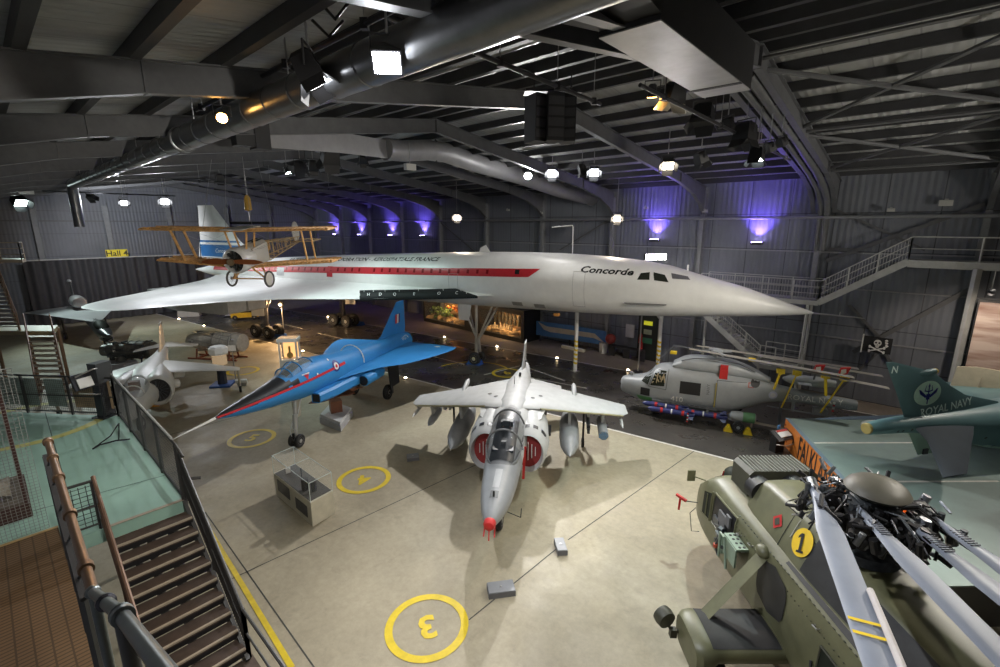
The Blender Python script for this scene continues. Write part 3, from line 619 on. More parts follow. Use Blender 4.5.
# folded blades
def blade(p,ang,L,tape=0,tw=0.0):
    m=M(); d=V((cos(ang),sin(ang),-.04)); s=V((-sin(ang),cos(ang),0)); p=V(p); rs=[]
    for l,c0,c1,t_ in ((0,-.09,.09,.12),(.25,-.1,.1,.1),(.6,-.12,.12,.06),(1.25,-.205,.195,.05),(2.2,-.205,.195,.048),(L,-.205,.195,.045)):
        q=p+d*l; rs.append([q+s*(c0+(c1-c0)*f)+V((0,0,z*t_)) for f,z in ((0,0),(.1,.5),(.35,.75),(.7,.45),(1,0),(.7,-.35),(.35,-.5),(.1,-.4))])
    m.loft(rs); b=m.obj('rotor_blade',bladem,sk,50)
    m=M()
    for i in range(8): m.box(p+d*(.36+i*.05)+V((0,0,.05)),(.016,.16-.0*i,.02),ang)
    m.obj('root_rib',mat('rib_blade',(.14,.15,.18),.5),b,0)
    m=M(); m.cyl(p-d*.35,p+d*.05,.09,12); m.cyl(p+s*.12-V((0,0,.1)),p+s*.12+V((0,0,.12)),.05,10); m.cyl(p-s*.12-V((0,0,.1)),p-s*.12+V((0,0,.12)),.05,10); m.obj('blade_cuff',hubm,sk,30)
    if tape:
        m=M()
        for l in tape:
            q=p+d*l+V((0,0,.052)); m.add([q+s*a+d*e for a,e in((-.205,0),(.195,0),(.195,.05),(-.205,.05))],[(0,1,2,3)])
        m.obj('yellow_band',yellow,b,0)
    return b
b1=blade((-.42,-.78,4.72),R(-23),7.6,(3.2,3.42)); blade((.22,-.42,4.72),R(-7),7.6); blade((.55,.22,4.66),R(-.5),7.6); blade((.35,.8,4.62),R(2),7.6); blade((.6,1.0,4.45),R(7),7.6)
b1d=lambda l,s_,z:V((-.42,-.78,4.72))+V((cos(R(-23)),sin(R(-23)),-.04))*l+V((sin(R(23)),cos(R(23)),0))*s_+V((0,0,z))
m=M(); m.tube([b1d(2.55,.19,.02),b1d(2.6,.19,.06),b1d(4,.19,.05),b1d(7,.19,.04)],[.01,.045,.05,.05],8); m.obj('blade_cover',mat('cover_pale',(.5,.47,.46),.5),b1)
# tail pylon and tail rotor
m=wing([(2.6,9.4,11.4,0,.4),(3.6,10.0,11.7,0,.34),(5.0,10.9,12.1,0,.26)],axis='z'); m.obj('tail_pylon',ol,sk,40)
m=M(); m.cyl((11.4,-.1,4.8),(11.4,-.45,4.8),.1,10)
for i in range(6):
    a=i*PI/3; m.prism([(11.4+cos(a)*.12-sin(a)*.09,-.42,4.8+sin(a)*.12+cos(a)*.09),(11.4+cos(a)*1.55-sin(a)*.09,-.42,4.8+sin(a)*1.55+cos(a)*.09),(11.4+cos(a)*1.55+sin(a)*.09,-.42,4.8+sin(a)*1.55-cos(a)*.09),(11.4+cos(a)*.12+sin(a)*.09,-.42,4.8+sin(a)*.12-cos(a)*.09)],(0,.03,0))
m.obj('tail_rotor',bladem,sk,0)
# ================================================================== blue research jet
bl=mat('jet_blue',(.035,.22,.54),.45,0,.06,1.5,spec=.2); bk=mat('jet_black',(.016,.018,.022),.35)
rw=mat('roundel_white',(.7,.7,.7),.4,0,0); rr=mat('roundel_red',(.5,.02,.03),.4,0,0); rb=mat('roundel_blue',(.02,.03,.2),.4,0,0)
canopy=glass('canopy_glass',(.5,.6,.65),.22,.04)
def roundel(par,c,u,v,r,bv,dr,ms=(rb,rw,rr),nm='roundel',off=.012):
    m=M(); r_=[r,r*.62,r*.3]
    for i,(q,k) in enumerate(zip(r_[:len(ms)],range(len(ms)))):
        g=disc(c,u,v,q,24); pts=[p for row in g for p in row]; nc=len(g[0])
        vs,fs=drape(pts,[(a*nc+j,a*nc+j+1,(a+1)*nc+j+1,(a+1)*nc+j) for a in range(2) for j in range(nc-1)],bv,dr,off+.006*i); m.add(vs,fs,k)
    return m.obj(nm,list(ms),par,0)
b=thing('research_jet','bright blue delta winged jet with a long black needle nose and red side line','aircraft',(-10.1,15.5,0),R(74.5))
tab=[(0,2.96,.02,.02,.02,2),(.5,2.95,.16,.14,.16,2),(1.2,2.93,.3,.25,.3,2),(2.4,2.9,.48,.42,.48,2),(3.4,2.9,.6,.62,.62,2),(4.4,2.9,.68,.86,.78,2.1),(5.4,2.88,.7,.86,.82,2.2),(7,2.75,.72,.74,.82,2.2),(9,2.62,.72,.68,.8,2.1),(11,2.5,.7,.64,.74,2),(13,2.45,.62,.66,.64,2),(14.5,2.4,.52,.54,.5,2),(14.75,2.4,.5,.52,.48,2)]
fm=fus(tab,32,5)
for i,f in enumerate(fm.f):     # black upper nose, blue lower nose
    c=sum((V(fm.v[j]) for j in f),V())/len(f)
    if c.x<3.25 and c.z>2.93-.02+.02*c.x: fm.k[i]=1
    elif c.x<4.2 and c.z>2.9+.18 and c.x<3.25+.5*(c.z<3.3): fm.k[i]=1
fb=fm.bvh(); fm.obj('fuselage',[bl,bk],b,45)
# red cheat line with white pin line, both sides
for s in (-1,1):
    xs=[.1+i*.33 for i in range(22)]
    decal('red_line',[[V((x,0,z0)) for x in xs] for z0 in (0,)] and [[V((x,0,2.93+.012*x+dz*(.35+.13*x/3))) for x in xs] for dz in (.0,.1,.2)],fb,(0,-s,0),rr,b,.012)
m=M(); m.lathe([(.05,0),(.035,.8),(.012,1.5),(.003,1.75)],(.05,0,2.95),(-1,0,-.03),10); m.obj('nose_probe',white,b)
# canopy: framed windscreen and hood
cm=fus([(3.25,3.3,.3,.2,.2,2),(3.6,3.42,.42,.3,.3,2),(4.1,3.5,.47,.36,.3,2),(4.6,3.55,.46,.33,.3,2),(5.3,3.55,.3,.22,.3,2)],20,3); cm.obj('canopy',canopy,b,50)
m=M()
for x,w_,z,h in ((3.6,.43,3.42,.31),(4.15,.48,3.5,.37),(5.0,.4,3.55,.29)):
    m.tube([V((x,w_*cos(PI*j/10),z+h*sin(PI*j/10))) for j in range(11)],.03,6)
m.tube([(3.3,0,3.5),(3.6,0,3.74),(4.1,0,3.87)],.025,6); m.obj('canopy_frame',bl,b)
decal('cockpit_tub',grid4((3.4,-.3,4),(5.0,-.3,4),(5.0,.3,4),(3.4,.3,4),8,5),fb,(0,0,-1),bk,b,.02)
m=M(); m.box((4.35,0,3.35),(.35,.42,.5)); m.box((3.75,0,3.3),(.3,.5,.2)); m.obj('cockpit_interior',bk,b,0)
m=fus([(5.0,3.42,.42,.2,.3,2),(6.5,3.32,.36,.2,.3,2),(9,3.08,.32,.18,.3,2),(12,2.92,.3,.16,.3,2)],14,3); m.obj('dorsal_spine',bl,b)
# ogee wing
def ogee(s):
    return wing([(s*y,a,e,z,t_) for y,a,e,z,t_ in ((0,5.6,14.1,2.42,.5),(.7,6.4,14.1,2.42,.42),(1.0,7.3,14.1,2.42,.36),(1.6,8.6,14.0,2.42,.3),(2.6,9.6,13.9,2.42,.24),(3.3,11.0,13.8,2.42,.16),(3.85,12.4,13.7,2.42,.08),(4.0,13.0,13.6,2.42,.03))],n=9)
wm=ogee(1); wm.obj('wing',bl,b,40); wm=ogee(-1); wb_=wm.bvh(); wm.obj('wing',bl,b,40)
m=M(); vs,_=drape([V((13.3,-3.1,0)),V((13.5,-2.85,0)),V((13.35,-2.6,0)),V((13.2,-2.85,0))],[],wb_,(0,0,-1),.01); m.add(vs,[(0,1,2,3)]); m.obj('wing_mark',white,b,0)
m=wing([(2.9,10.6,14.7,0,.3),(3.3,11.7,14.8,0,.26),(4.98,13.75,14.75,0,.12)],axis='z'); vb=m.bvh(); m.obj('fin',bl,b,40)
for (x0,mm) in ((13.35,rr),(13.57,rw),(13.79,rb)): decal('fin_flash',grid4((x0+.1,0,4.25),(x0+.32,0,4.25),(x0+.22,0,3.7),(x0,0,3.7),2,2),vb,(0,1,0),mm,b,.012)
text('lettering','WG774',.3,(1,0,.0),(0,0,1),(13.8,0,2.75),white,b,fb,(0,1,0),.012)
m=M(); m.lathe([(.42,0),(.5,.02),(.5,.25),(.38,.26),(.3,.0)],(14.6,0,2.4),(1,0,0),20); m.obj('jet_pipe',darksteel,b)
roundel(b,(6.3,0,3.12),(.27,0,0),(0,0,.27),1,fb,(0,1,0))
m=M(); 
for q,k in ((.2,0),(.13,1)):
    vs,_=drape([V((4.25-q*1.1,0,2.98+.25+q*.7)),V((4.25+q*1.1,0,2.98+.25+q*.7)),V((4.25,0,2.98+.25-q*1.1))],[],fb,(0,1,0),.012+.008*k); m.add(vs,[(0,1,2)],k)
m.obj('warning_triangle',[rw,rr],b,0)
m=M(); 
for c_ in ((4.9,3.15),(6.0,3.5)): 
    vs,_=drape([V((c_[0]+.05*cos(a),0,c_[1]+.05*sin(a))) for a in (0,1,2,3,4,5)],[],fb,(0,1,0),.012); m.add(vs,[(0,1,2,3,4,5)])
m.obj('white_spot',white,b,0)
vs=[]; m=M()
q=[V((8.6,.72*cos(R(a))*1.02,2.72+.8*sin(R(a))*1.02)) for a in range(-10,200,14)]; m.tube(q,.03,5); m.obj('white_band',white,b)
# intakes and bays
for s in (-1,1):
    m=M(); rg=lambda x,y0,y1,z0,z1:[V((x,s*y,z)) for y,z in ((y0,z0),(y1-.1,z0),(y1,z0+.1),(y1,z1-.1),(y1-.1,z1),(y0,z1))]
    m.loft([rg(4.7,.4,.86,1.85,2.3),rg(5.6,.4,.98,1.8,2.32),rg(9,.4,1.1,1.75,2.3),rg(11,.3,.7,1.95,2.2)]); m.obj('engine_intake',bl,b,30)
    m=M(); m.box((4.69,s*.65,2.08),(.03,.36,.36)); m.obj('intake_mouth',bk,b,0)
m=M(); m.lathe([(.26,0),(.3,.05),(.3,1.6),(.1,2.0)],(7.6,-1.25,2.0),(1,0,0),16,k=0); m.lathe([(.25,.0),(.01,.3)],(7.59,-1.25,2.0),(1,0,0),16,k=1); m.obj('wing_fairing',[bl,bk],b)
# gear
m=M(); m.cyl((3.95,0,.3),(4.1,0,2.1),.07,10); m.cyl((3.95,0,.85),(4.02,0,1.5),.11,10); m.cyl((4.0,.05,.9),(4.8,.2,2.1),.03,7); m.tube([(3.85,.1,.3),(3.75,.12,.8),(3.95,.1,1.2)],.02,5); g=m.obj('nose_gear',mat('gear_silver',(.5,.52,.53),.35,.4),b)
for s in (-.16,.16): wheel(M(),(3.95,s,.3),.3,.17).obj('wheel',[rubber,steel],g)
M().prism([(4.3,.28,1.1),(4.75,.28,1.15),(4.85,.35,2.1),(4.3,.35,2.1)],(0,.03,0)).obj('gear_door',mat('door_cream',(.5,.47,.4),.5),b,0)
for s,x,y in ((-1,10.34,-1.3),(1,10.5,1.5)):
    m=M(); m.cyl((x,y,.42),(x-.1,y*.95,2.1),.09,10); m.cyl((x,y-s*.05,.9),(x+.7,y*.6,2.1),.05,8); m.cyl((x,y,.42),(x,y-s*.3,.42),.06,8); g=m.obj('main_gear',darksteel,b)
    wheel(M(),(x,y-s*.28,.43),.43,.24).obj('wheel',[rubber,steel],g)
    M().prism([(x-.5,y+s*.2,.9),(x+.5,y+s*.2,.9),(x+.6,y+s*.1,2.1),(x-.5,y+s*.1,2.1)],(0,.04*s,0)).obj('gear_door',bk,b,0)
# ================================================================== grey jump jet
hg=mat('harrier_grey',(.38,.39,.39),.55,0,.09,2.2); hn=mat('harrier_nose',(.22,.23,.24),.42,0,.1,2.2); hgd=mat('harrier_dark',(.1,.105,.11),.5)
h=thing('jump_jet','pale grey single seat jump jet with red intake covers and drop tanks facing the viewer','aircraft',(-.3,11.3,0),R(82.5))
tab=[(0.05,1.62,.1,.1,.1,2),(.25,1.62,.2,.2,.2,2),(.8,1.6,.36,.35,.36,2),(1.6,1.62,.5,.46,.5,2),(2.5,1.72,.58,.56,.64,2.1),(3.3,1.85,.62,.66,.78,2.2),(4.2,1.95,.66,.75,.9,2.3),(5.2,1.98,.9,.82,.95,2.3),(6.2,2.0,1.0,.8,.98,2.3),(7.6,2.0,.92,.72,.92,2.3),(9,2.0,.7,.62,.75,2.2),(10.6,2.1,.45,.45,.5,2),(12.4,2.2,.26,.28,.28,2),(13.4,2.22,.12,.14,.14,2)]
fm=fus(tab,28,5)
for i,f in enumerate(fm.f):
    if max(fm.v[j][0] for j in f)<3.3: fm.k[i]=1
fb=fm.bvh(); fm.obj('fuselage',[hg,hn],h,45)
m=M(); m.lathe([(.02,0),(.13,.04),(.17,.12),(.17,.22),(.18,.3)],(-.06,0,1.61),(1,0,.02),14); 
for s in (-1,1): m.bar((.15,s*.14,1.5),(-.02,s*.15,1.3),.035); 
m.bar((.0,0,1.5),(-.06,0,1.22),.03); m.obj('nose_cover',red,h,40)
m=M(); m.cyl((.9,-.4,1.5),(.75,-.8,1.46),.012,5); m.cyl((.75,-.8,1.46),(.75,-.82,1.75),.014,5); m.cyl((.9,.0,1.95),(.95,0,2.12),.03,6); m.obj('probe',black,h)
decal('nose_hatch',grid4((.85,-.12,2),(1.15,-.12,2),(1.15,.12,2),(.85,.12,2),3,3),fb,(0,0,-1),hgd,h,.012)
decal('nose_panel',grid4((1.3,-.1,2),(2.1,-.12,2),(2.1,.1,2),(1.3,.1,2),4,3),fb,(0,0,-1),mat('nose_light',(.3,.31,.32),.4),h,.01)
# canopy and cockpit
cm=fus([(2.2,2.02,.25,.12,.3,2),(2.7,2.12,.5,.4,.3,2),(3.3,2.2,.6,.72,.3,2),(4.0,2.25,.62,.86,.3,2),(4.9,2.3,.58,.78,.3,2),(5.9,2.4,.34,.44,.3,2)],24,4); cm.obj('canopy',glass('canopy_dark',(.02,.025,.03),.3,.05),h,60)
m=M()
for x,w_,z,hh in ((3.35,.62,2.2,.76),(4.75,.6,2.3,.8)): m.tube([V((x+.1*(1-sin(PI*j/12))*(1 if x<4 else 0),w_*cos(PI*j/12),z+hh*sin(PI*j/12))) for j in range(13)],.035,6)
for s in (-1,1): m.tube([(2.25,s*.2,2.1),(2.7,s*.5,2.22),(3.4,s*.62,2.32),(4.75,s*.6,2.36),(5.7,s*.34,2.5)],.03,6)
m.obj('canopy_frame',mat('frame_dark',(.12,.125,.13),.4),h)
m=M(); m.box((4.25,0,2.5),(.22,.42,.75)); m.box((4.15,0,2.85),(.18,.28,.2)); m.box((3.95,0,2.2),(.5,.4,.12)); m.obj('ejection_seat',bk,h,30)
m=M(); m.box((3.15,0,2.3),(.45,.7,.22),k=0); m.box((3.25,0,2.5),(.12,.16,.16),k=1); m.box((3.36,0,2.4),(.03,.5,.16),k=1); m.obj('instrument_panel',[bk,hgd],h,0)
m=M()
for s in (-1,1): m.bar((4.12,s*.12,2.3),(4.12,s*.12,2.75),.05,.02)
m.obj('seat_strap',mat('strap',(.3,.12,.08),.6),h,0)
decal('cockpit_tub',grid4((2.5,-.4,3),(5.4,-.4,3),(5.4,.4,3),(2.5,.4,3),10,6),fb,(0,0,-1),bk,h,.02)
# intakes
for s in (-1,1):
    m=M(); rings=[]
    for x,y,ry,rz,zc in ((4.55,.74,.44,.54,1.72),(4.1,.76,.54,.64,1.72),(4.25,.78,.62,.72,1.74),(5.0,.8,.68,.8,1.8),(6.2,.7,.7,.82,1.9),(7.4,.5,.55,.7,1.95)):
        rings.append([V((x+.12*sin(2*PI*j/26)*(1 if x<4.5 else 0),s*(y+ry*cos(2*PI*j/26)),zc+rz*sin(2*PI*j/26))) for j in range(26)])
    m.loft(rings,True); io=m.obj('engine_intake',hg,h,50)
    m=M(); m.loft([[V((4.38+.1*sin(2*PI*j/26)*q,s*(.75+.5*q*cos(2*PI*j/26)),1.72+.6*q*sin(2*PI*j/26))) for j in range(26)] for q in (.02,.5,1)],False); io2=m.obj('intake_cover',mat('cover_red',(.2,.015,.015),.7),io,0)
    m=M()
    for i in range(5): m.box((4.33,s*(.75-.26+.13*i),1.72),(.04,.03,.7-.18*abs(i-2)))
    m.obj('cover_slat',mat('cover_pale',(.42,.3,.28),.5),io,0)
    m=M(); m.bar((4.0,s*.66,2.05),(3.9,s*.62,.85),.09,.015); m.obj('streamer',red,io,0)
    for i in range(3):
        decal('intake_door',grid4((4.6,s*(.6+.3*i),3),(4.78,s*(.6+.3*i),3),(4.78,s*(.78+.3*i),3),(4.6,s*(.78+.3*i),3),2,2),M().loft(rings,True).bvh(),(0,0,-1),bk,h,.012)
    # nozzles
    for x,y in ((6.1,1.22),(8.2,.98)): 
        M().loft([[V((x+.25*cos(a),s*y,1.75+.25*sin(a))) for a in [2*PI*j/16 for j in range(16)]],[V((x+.35+.22*cos(a),s*(y+.3),1.6+.22*sin(a))) for a in [2*PI*j/16 for j in range(16)]]]).obj('nozzle',darksteel,h,40)
    M().prism([(4.75,s*.6,2.5),(6.3,s*.75,2.62),(6.5,s*1.35,2.6),(5.3,s*1.15,2.5)],(0,0,.05)).obj('root_extension',hg,h,0)
# wing with anhedral and leading edge strip
wr=[(0,5.8,8.9,2.76,.34),(.7,5.85,8.9,2.72,.34),(1.3,6.05,8.85,2.66,.31),(3.0,6.95,9.0,2.22,.22),(4.45,7.72,9.15,1.86,.13),(4.72,8.1,9.15,1.8,.06)]
for s in (-1,1):
    wm=wing([(s*y,a,e,z,t_) for y,a,e,z,t_ in wr],n=9); wbv=wm.bvh(); wm.obj('wing',hg,h,40)
    m=M(); m.tube([V((5.98,s*1.1,2.68)),V((6.93,s*3.0,2.22)),V((7.7,s*4.45,1.86))],.045,6); m.obj('leading_edge',mat('edge_olive',(.3,.28,.16),.5),h)
    y=2.45; m=M(); m.loft([[V((x,s*(y+w_*cos(a)),z+.11*w_*10*sin(a))) for a in [2*PI*j/10 for j in range(10)]] for x,w_,z in ((8.2,.03,2.3),(8.6,.1,2.42),(9.3,.11,2.5),(9.75,.03,2.5))]); m.obj('flap_fairing',hg,h)
    def store(nm,y,xn,ln,r,zc,mm,pyl=True,fins=0,px0=None):
        m=M(); m.lathe([(.01,0),(r*.55,.1*ln),(r*.9,.22*ln),(r,.38*ln),(r,.66*ln),(r*.75,.84*ln),(r*.25,ln)],(xn,s*y,zc),(1,0,0),18); 
        if fins:
            for a in (PI/4,3*PI/4,5*PI/4,7*PI/4): m.prism([(xn+.8*ln,s*y+r*.5*cos(a),zc+r*.5*sin(a)),(xn+.98*ln,s*y+.2*r*cos(a),zc+.2*r*sin(a)),(xn+ln,s*y+r*1.8*cos(a),zc+r*1.8*sin(a)),(xn+.88*ln,s*y+r*1.8*cos(a),zc+r*1.8*sin(a))],(0,.02,0))
        return m.obj(nm,mm,h,45)
    def pylon(y,x0,x1,z0,z1): M().prism([(x0+.25,s*y-.05,z0),(x1-.1,s*y-.05,z0),(x1,s*y-.05,z1),(x0,s*y-.05,z1)],(0,.1,0)).obj('pylon',hg,h,0)
    store('drop_tank',2.25,4.9,4.6,.4,1.3,hn); pylon(2.25,6.7,8.4,1.6,2.42)
    pylon(3.0,6.9,8.2,1.95,2.22); pylon(3.62,7.2,8.4,1.6,2.06); pylon(4.35,7.6,8.7,1.65,1.9)
    if s>0: store('practice_pod',3.62,6.7,2.2,.17,1.4,hn); pylon(2.75,6.8,8.1,2.0,2.3)
    else:
        m=M(); m.lathe([(.19,0),(.2,.05),(.2,1.6),(.12,1.9)],(6.7,s*3.62,1.38),(1,0,0),18); rp=m.obj('rocket_pod',hn,h,40)
        m=M()
        for i in range(-2,3):
            for j in range(-2,3):
                if i*i+j*j<6: m.cyl((6.69,s*3.62+i*.068+.03*(j%2),1.38+j*.062),(6.675,s*3.62+i*.068+.03*(j%2),1.38+j*.062),.026,8)
        m.obj('rocket_tube',mat('rocket_blue',(.1,.25,.42),.4),rp,0)
        m=M(); m.box((7.2,s*3.0,1.75),(1.2,.14,.18)); m.box((6.7,s*3.0,1.62),(.4,.1,.2)); m.obj('weapon_rack',bk,h,0)
    store('wingtip_rail',4.4,7.0,1.9,.07,1.62,hg,fins=0)
    g=M().cyl((8.4,s*2.9,.24),(8.3,s*2.9,2.2),.05,8).obj('outrigger',darksteel,h); wheel(M(),(8.4,s*2.9,.22),.22,.12).obj('wheel',[rubber,steel],g)
    m=wing([(s*.2,10.4,12.0,1.95,.14),(s*1.9,11.2,12.2,1.5,.06)],n=6); m.obj('tailplane',hg,h)
    for x,y in ((6.75,.75),(7.1,1.05)):
        vs,_=drape([V((x+.09*cos(a),s*(y+.0)+.09*sin(a),0)) for a in (0,.8,1.6,2.4,3.2,4,4.8,5.6)],[],wbv,(0,0,-1),.012); M().add(vs,[tuple(range(8))]).obj('wing_vent',bk,h,0)
roundel(h,(8.2,-3.5,0),(.22,0,0),(0,.22,0),1,wbv,(0,0,-1),(rb,mat('pale_red',(.5,.3,.3),.4)))
m=wing([(2.4,8.7,12.6,0,.34),(2.75,10.2,12.9,0,.26),(3.1,11.1,13.1,0,.2),(3.72,12.0,13.2,0,.1)],axis='z'); m.obj('fin',hg,h,40)
m=M(); m.loft([[V((x,w_*cos(a),z+hh*sin(a))) for a in [2*PI*j/14 for j in range(14)]] for x,w_,z,hh in ((5.2,.35,2.6,.2),(6.4,.6,2.7,.24),(8.2,.62,2.65,.26),(9.4,.5,2.6,.3),(10.8,.3,2.55,.26),(12,.12,2.5,.16))]); m.obj('dorsal_fairing',hg,h)
m=M(); m.box((9.3,.0,2.92),(.12,.1,.3)); m.cyl((8.0,.12,2.95),(8.0,.12,3.3),.012,5); m.cyl((11.3,0,3.0),(11.5,-.14,3.0),.05,8); m.obj('antenna',black,h,0)
for x,y0 in ((2.2,0),(7.6,0)):
    g=M().cyl((x,0,.35),(x,0,1.4),.08,10).obj('nose_gear' if x<3 else 'main_gear',darksteel,h)
    for dy in ((0,) if x<3 else (-.22,.22)): wheel(M(),(x,dy,.34),.34,.2).obj('wheel',[rubber,steel],g)
# ================================================================== naval jet tail on the platform
PZ=1.2
gm=mat('tail_green',(.12,.225,.245),.42,0,.1,1.4); gmd=mat('tail_green_dark',(.04,.055,.072),.7,0,.1,1.4,spec=.15); pg=mat('tail_underside',(.42,.6,.5),.4,0,.06)
s_=thing('naval_jet','dark green naval jet tail with an N and a round badge on its fin','aircraft',(12.3,14.6,0),R(14))
tab=[(-.05,2.99,.16,.16,.16,2),(.0,2.99,.2,.2,.2,2),(.7,3.0,.27,.25,.25,2),(1.8,2.97,.34,.3,.3,2),(3,2.88,.46,.4,.46,2),(4.4,2.74,.62,.56,.72,2.1),(6,2.62,.82,.72,1.0,2.2),(8,2.55,1.0,.85,1.05,2.3),(10.5,2.6,.9,.9,1.0,2.3),(12.5,2.6,.5,.6,.6,2),(14.2,2.5,.05,.05,.05,2)]
fm=fus(tab,28,5)
for i,f in enumerate(fm.f):
    c=sum((V(fm.v[j]) for j in f),V())/len(f)
    if c.x>3 and c.z<1.95: fm.k[i]=1
fb=fm.bvh(); fm.obj('fuselage',[gm,pg],s_,45)
m=M(); m.lathe([(.17,0),(.19,.02),(.19,.12),(.17,.14)],(-.1,0,3.0),(1,0,0),16); m.obj('tail_cap',mat('cap_ochre',(.3,.24,.08),.5),s_)
m=wing([(2.9,1.65,6.4,0,.34),(3.4,1.42,5.9,0,.28),(3.57,1.3,5.2,0,.26),(3.82,1.15,4.15,0,.22),(4.23,.9,3.32,0,.18),(4.8,.52,2.4,0,.13),(5.27,.23,.53,0,.07)],axis='z',n=9); m.obj('fin',gm,s_,40); m.add(fm.v,fm.f); vb=m.bvh()
m=M(); m.lathe([(.04,0),(.09,.1),(.1,.65),(.1,.7)],(1.75,0,4.78),(1,0,.04),12,k=0); m.lathe([(.101,.0),(.09,.06),(.02,.09)],(2.45,0,4.81),(1,0,0),12,k=1); m.obj('fin_pod',[gm,yellow],s_)
FS=(0,1,0)
decal('badge_disc',disc((2.24,0,4.07),(.62,0,0),(0,0,.43),1,30),vb,FS,mat('badge_mint',(.55,.8,.68),.4),s_,.02)
nb=mat('badge_blue',(.02,.03,.22),.4)
m=M()
def dpoly(pts,off=.035): 
    vs,_=drape([V((x,0,z)) for x,z in pts],[],vb,FS,off); m.add(vs,[tuple(range(len(pts)))])
cx,cz=2.24,4.05
for sg_ in (-1,1):
    for i in range(5):
        a0=.06+i*.055; dpoly([(cx+sg_*a0,cz-.12+.03*i),(cx+sg_*(a0+.09),cz-.13+.035*i),(cx+sg_*(a0+.16),cz+.0+.045*i),(cx+sg_*(a0+.05),cz-.02+.04*i)])
    dpoly([(cx+sg_*.16,cz+.1),(cx+sg_*.2,cz+.1),(cx+sg_*.14,cz+.3),(cx+sg_*.12,cz+.3)]) ; dpoly([(cx,cz+.06),(cx+sg_*.18,cz+.1),(cx+sg_*.18,cz+.14),(cx,cz+.1)])
dpoly([(cx-.025,cz-.36),(cx+.025,cz-.36),(cx+.025,cz+.32),(cx-.025,cz+.32)],.04); dpoly([(cx-.08,cz-.2),(cx+.08,cz-.2),(cx+.09,cz+.0),(cx-.09,cz+.0)],.038); dpoly([(cx-.05,cz+.26),(cx+.05,cz+.26),(cx,cz+.38)],.04)
m.obj('badge_trident',nb,s_,0)
mint=mat('tail_lettering',(.78,.93,.9),.4)
text('lettering','N',.34,(1,0,0),(0,0,1),(.62,0,5.0),mint,s_,vb,FS,.015,bold=.008)
text('lettering','ROYAL NAVY',.4,(1,0,.09),(-.09,0,1),(3.25,0,3.47),mint,s_,vb,FS,.02,bold=.006)
for sg_ in (-1,1):
    m=wing([(sg_*.15,1.7,4.6,3.0,.2),(sg_*.9,1.35,3.4,2.8,.14),(sg_*2.2,.18,1.15,2.38,.06)],n=7); m.obj('tailplane',gmd,s_,40)
m=wing([(1.72,2.5,3.4,0,.1),(2.7,1.8,3.9,0,.16)],axis='z',n=5); m.obj('ventral_fin',pg,s_,0)
M().box((2.75,-.06,1.85),(.22,.05,.2)).obj('fin_vent',bk,s_,0)
m=M()
for x,z in ((.95,2.9),(1.15,2.9),(1.5,2.92),(4.6,2.4),(5.3,1.95)): 
    vs,_=drape([V((x+.05*cos(a),0,z+.05*sin(a))) for a in (0,1,2,3,4,5)],[],fb,FS,.012); m.add(vs,[(0,1,2,3,4,5)])
m.obj('vent',bk,s_,0)
wm=wing([(-.8,6.6,11,3.0,.4),(-4.2,8.2,10.2,2.4,.16)],n=7); wm.obj('wing',gm,s_); wm=wing([(.8,6.6,11,3.0,.4),(4.2,8.2,10.2,2.4,.16)],n=7); wm.obj('wing',gm,s_)
for x,y in ((8.5,0),(12,0)):
    g=M().cyl((x,y,PZ+.02),(x,y,2.2),.1,10).obj('gear_leg',darksteel,s_); 
    for dy in (-.2,.2): wheel(M(),(x,dy,PZ+.36),.34,.2).obj('wheel',[rubber,steel],g)
m=M(); vs,_=drape([V((5.2,0,3.0)),V((5.35,0,3.0)),V((5.35,0,3.12)),V((5.2,0,3.12))],[],fb,FS,.012); m.add(vs,[(0,1,2,3)]); m.obj('pink_mark',mat('pink',(.6,.35,.4),.5),s_,0)
# platform with orange front
pt=mat('platform_green',(.2,.26,.24),.45,0,.15,.6); por=mat('platform_orange',(.55,.17,.03),.5,0,.12,2)
A=U(788,418.5,PZ); Bp=U(845.5,481,PZ); e=(Bp-A).normalized(); Lp=(Bp-A).length*1.9; n_=V((-e.y,e.x,0)); n_=n_ if n_.x>0 else -n_
E_=V((.96,.02,0)).normalized()
A.z=0
pf=thing('display_platform','raised grey green display deck with an orange front wall carrying black letters','platform',A,0)
cor=[V((0,0,0)),e*Lp,e*Lp+E_*11,E_*8.5]
M().prism([V((p.x,p.y,0.0)) for p in cor],(0,0,PZ-.02)).obj('plinth',mat('plinth_dark',(.05,.05,.05),.6),pf,0)
M().prism([V((p.x,p.y,PZ-.05)) for p in cor],(0,0,.05)).obj('deck',pt,pf,0)
V3=lambda p,z:V((p.x,p.y,z))
m=M(); o_=-n_*.04; m.prism([V3(o_,0.02),V3(e*Lp+o_,.02),V3(e*Lp+o_,PZ),V3(o_,PZ)],-n_*.05); m.obj('front_wall',por,pf,0)
m=M(); m.prism([V3(-n_*.1,PZ-.0),V3(e*Lp-n_*.1,PZ),V3(e*Lp+n_*.05,PZ),V3(n_*.05,PZ)],(0,0,.03)); m.obj('edge_trim',mat('trim_blue',(.15,.2,.25),.5),pf,0)
vs,fs=text_mesh('FALKLANDS',1.35,e,(0,0,1),e*1.7-n_*.1+V((0,0,.6)),align='LEFT',bold=.02); vs=stretch(vs,e*1.7,e,.52); M().add(vs,fs).obj('lettering',black,pf,0)
m=M()
for i,(dx,dz,w_) in enumerate(((.85,.62,.35),(1.05,.5,.2),(.7,.5,.2))): m.prism([e*dx+V3(-n_*.1,dz),e*(dx+w_)+V3(-n_*.1,dz+.08),e*(dx+w_*.5)+V3(-n_*.1,dz+.2)],-n_*.004)
m.obj('ship_mark',black,pf,0)
m=M()
for i in range(26): 
    x=.05+(i%6)*.09; z=.3+(i//6)*.16; m.box(e*x+V3(-n_*.095,z),(.05,.05,.05),i*.7)
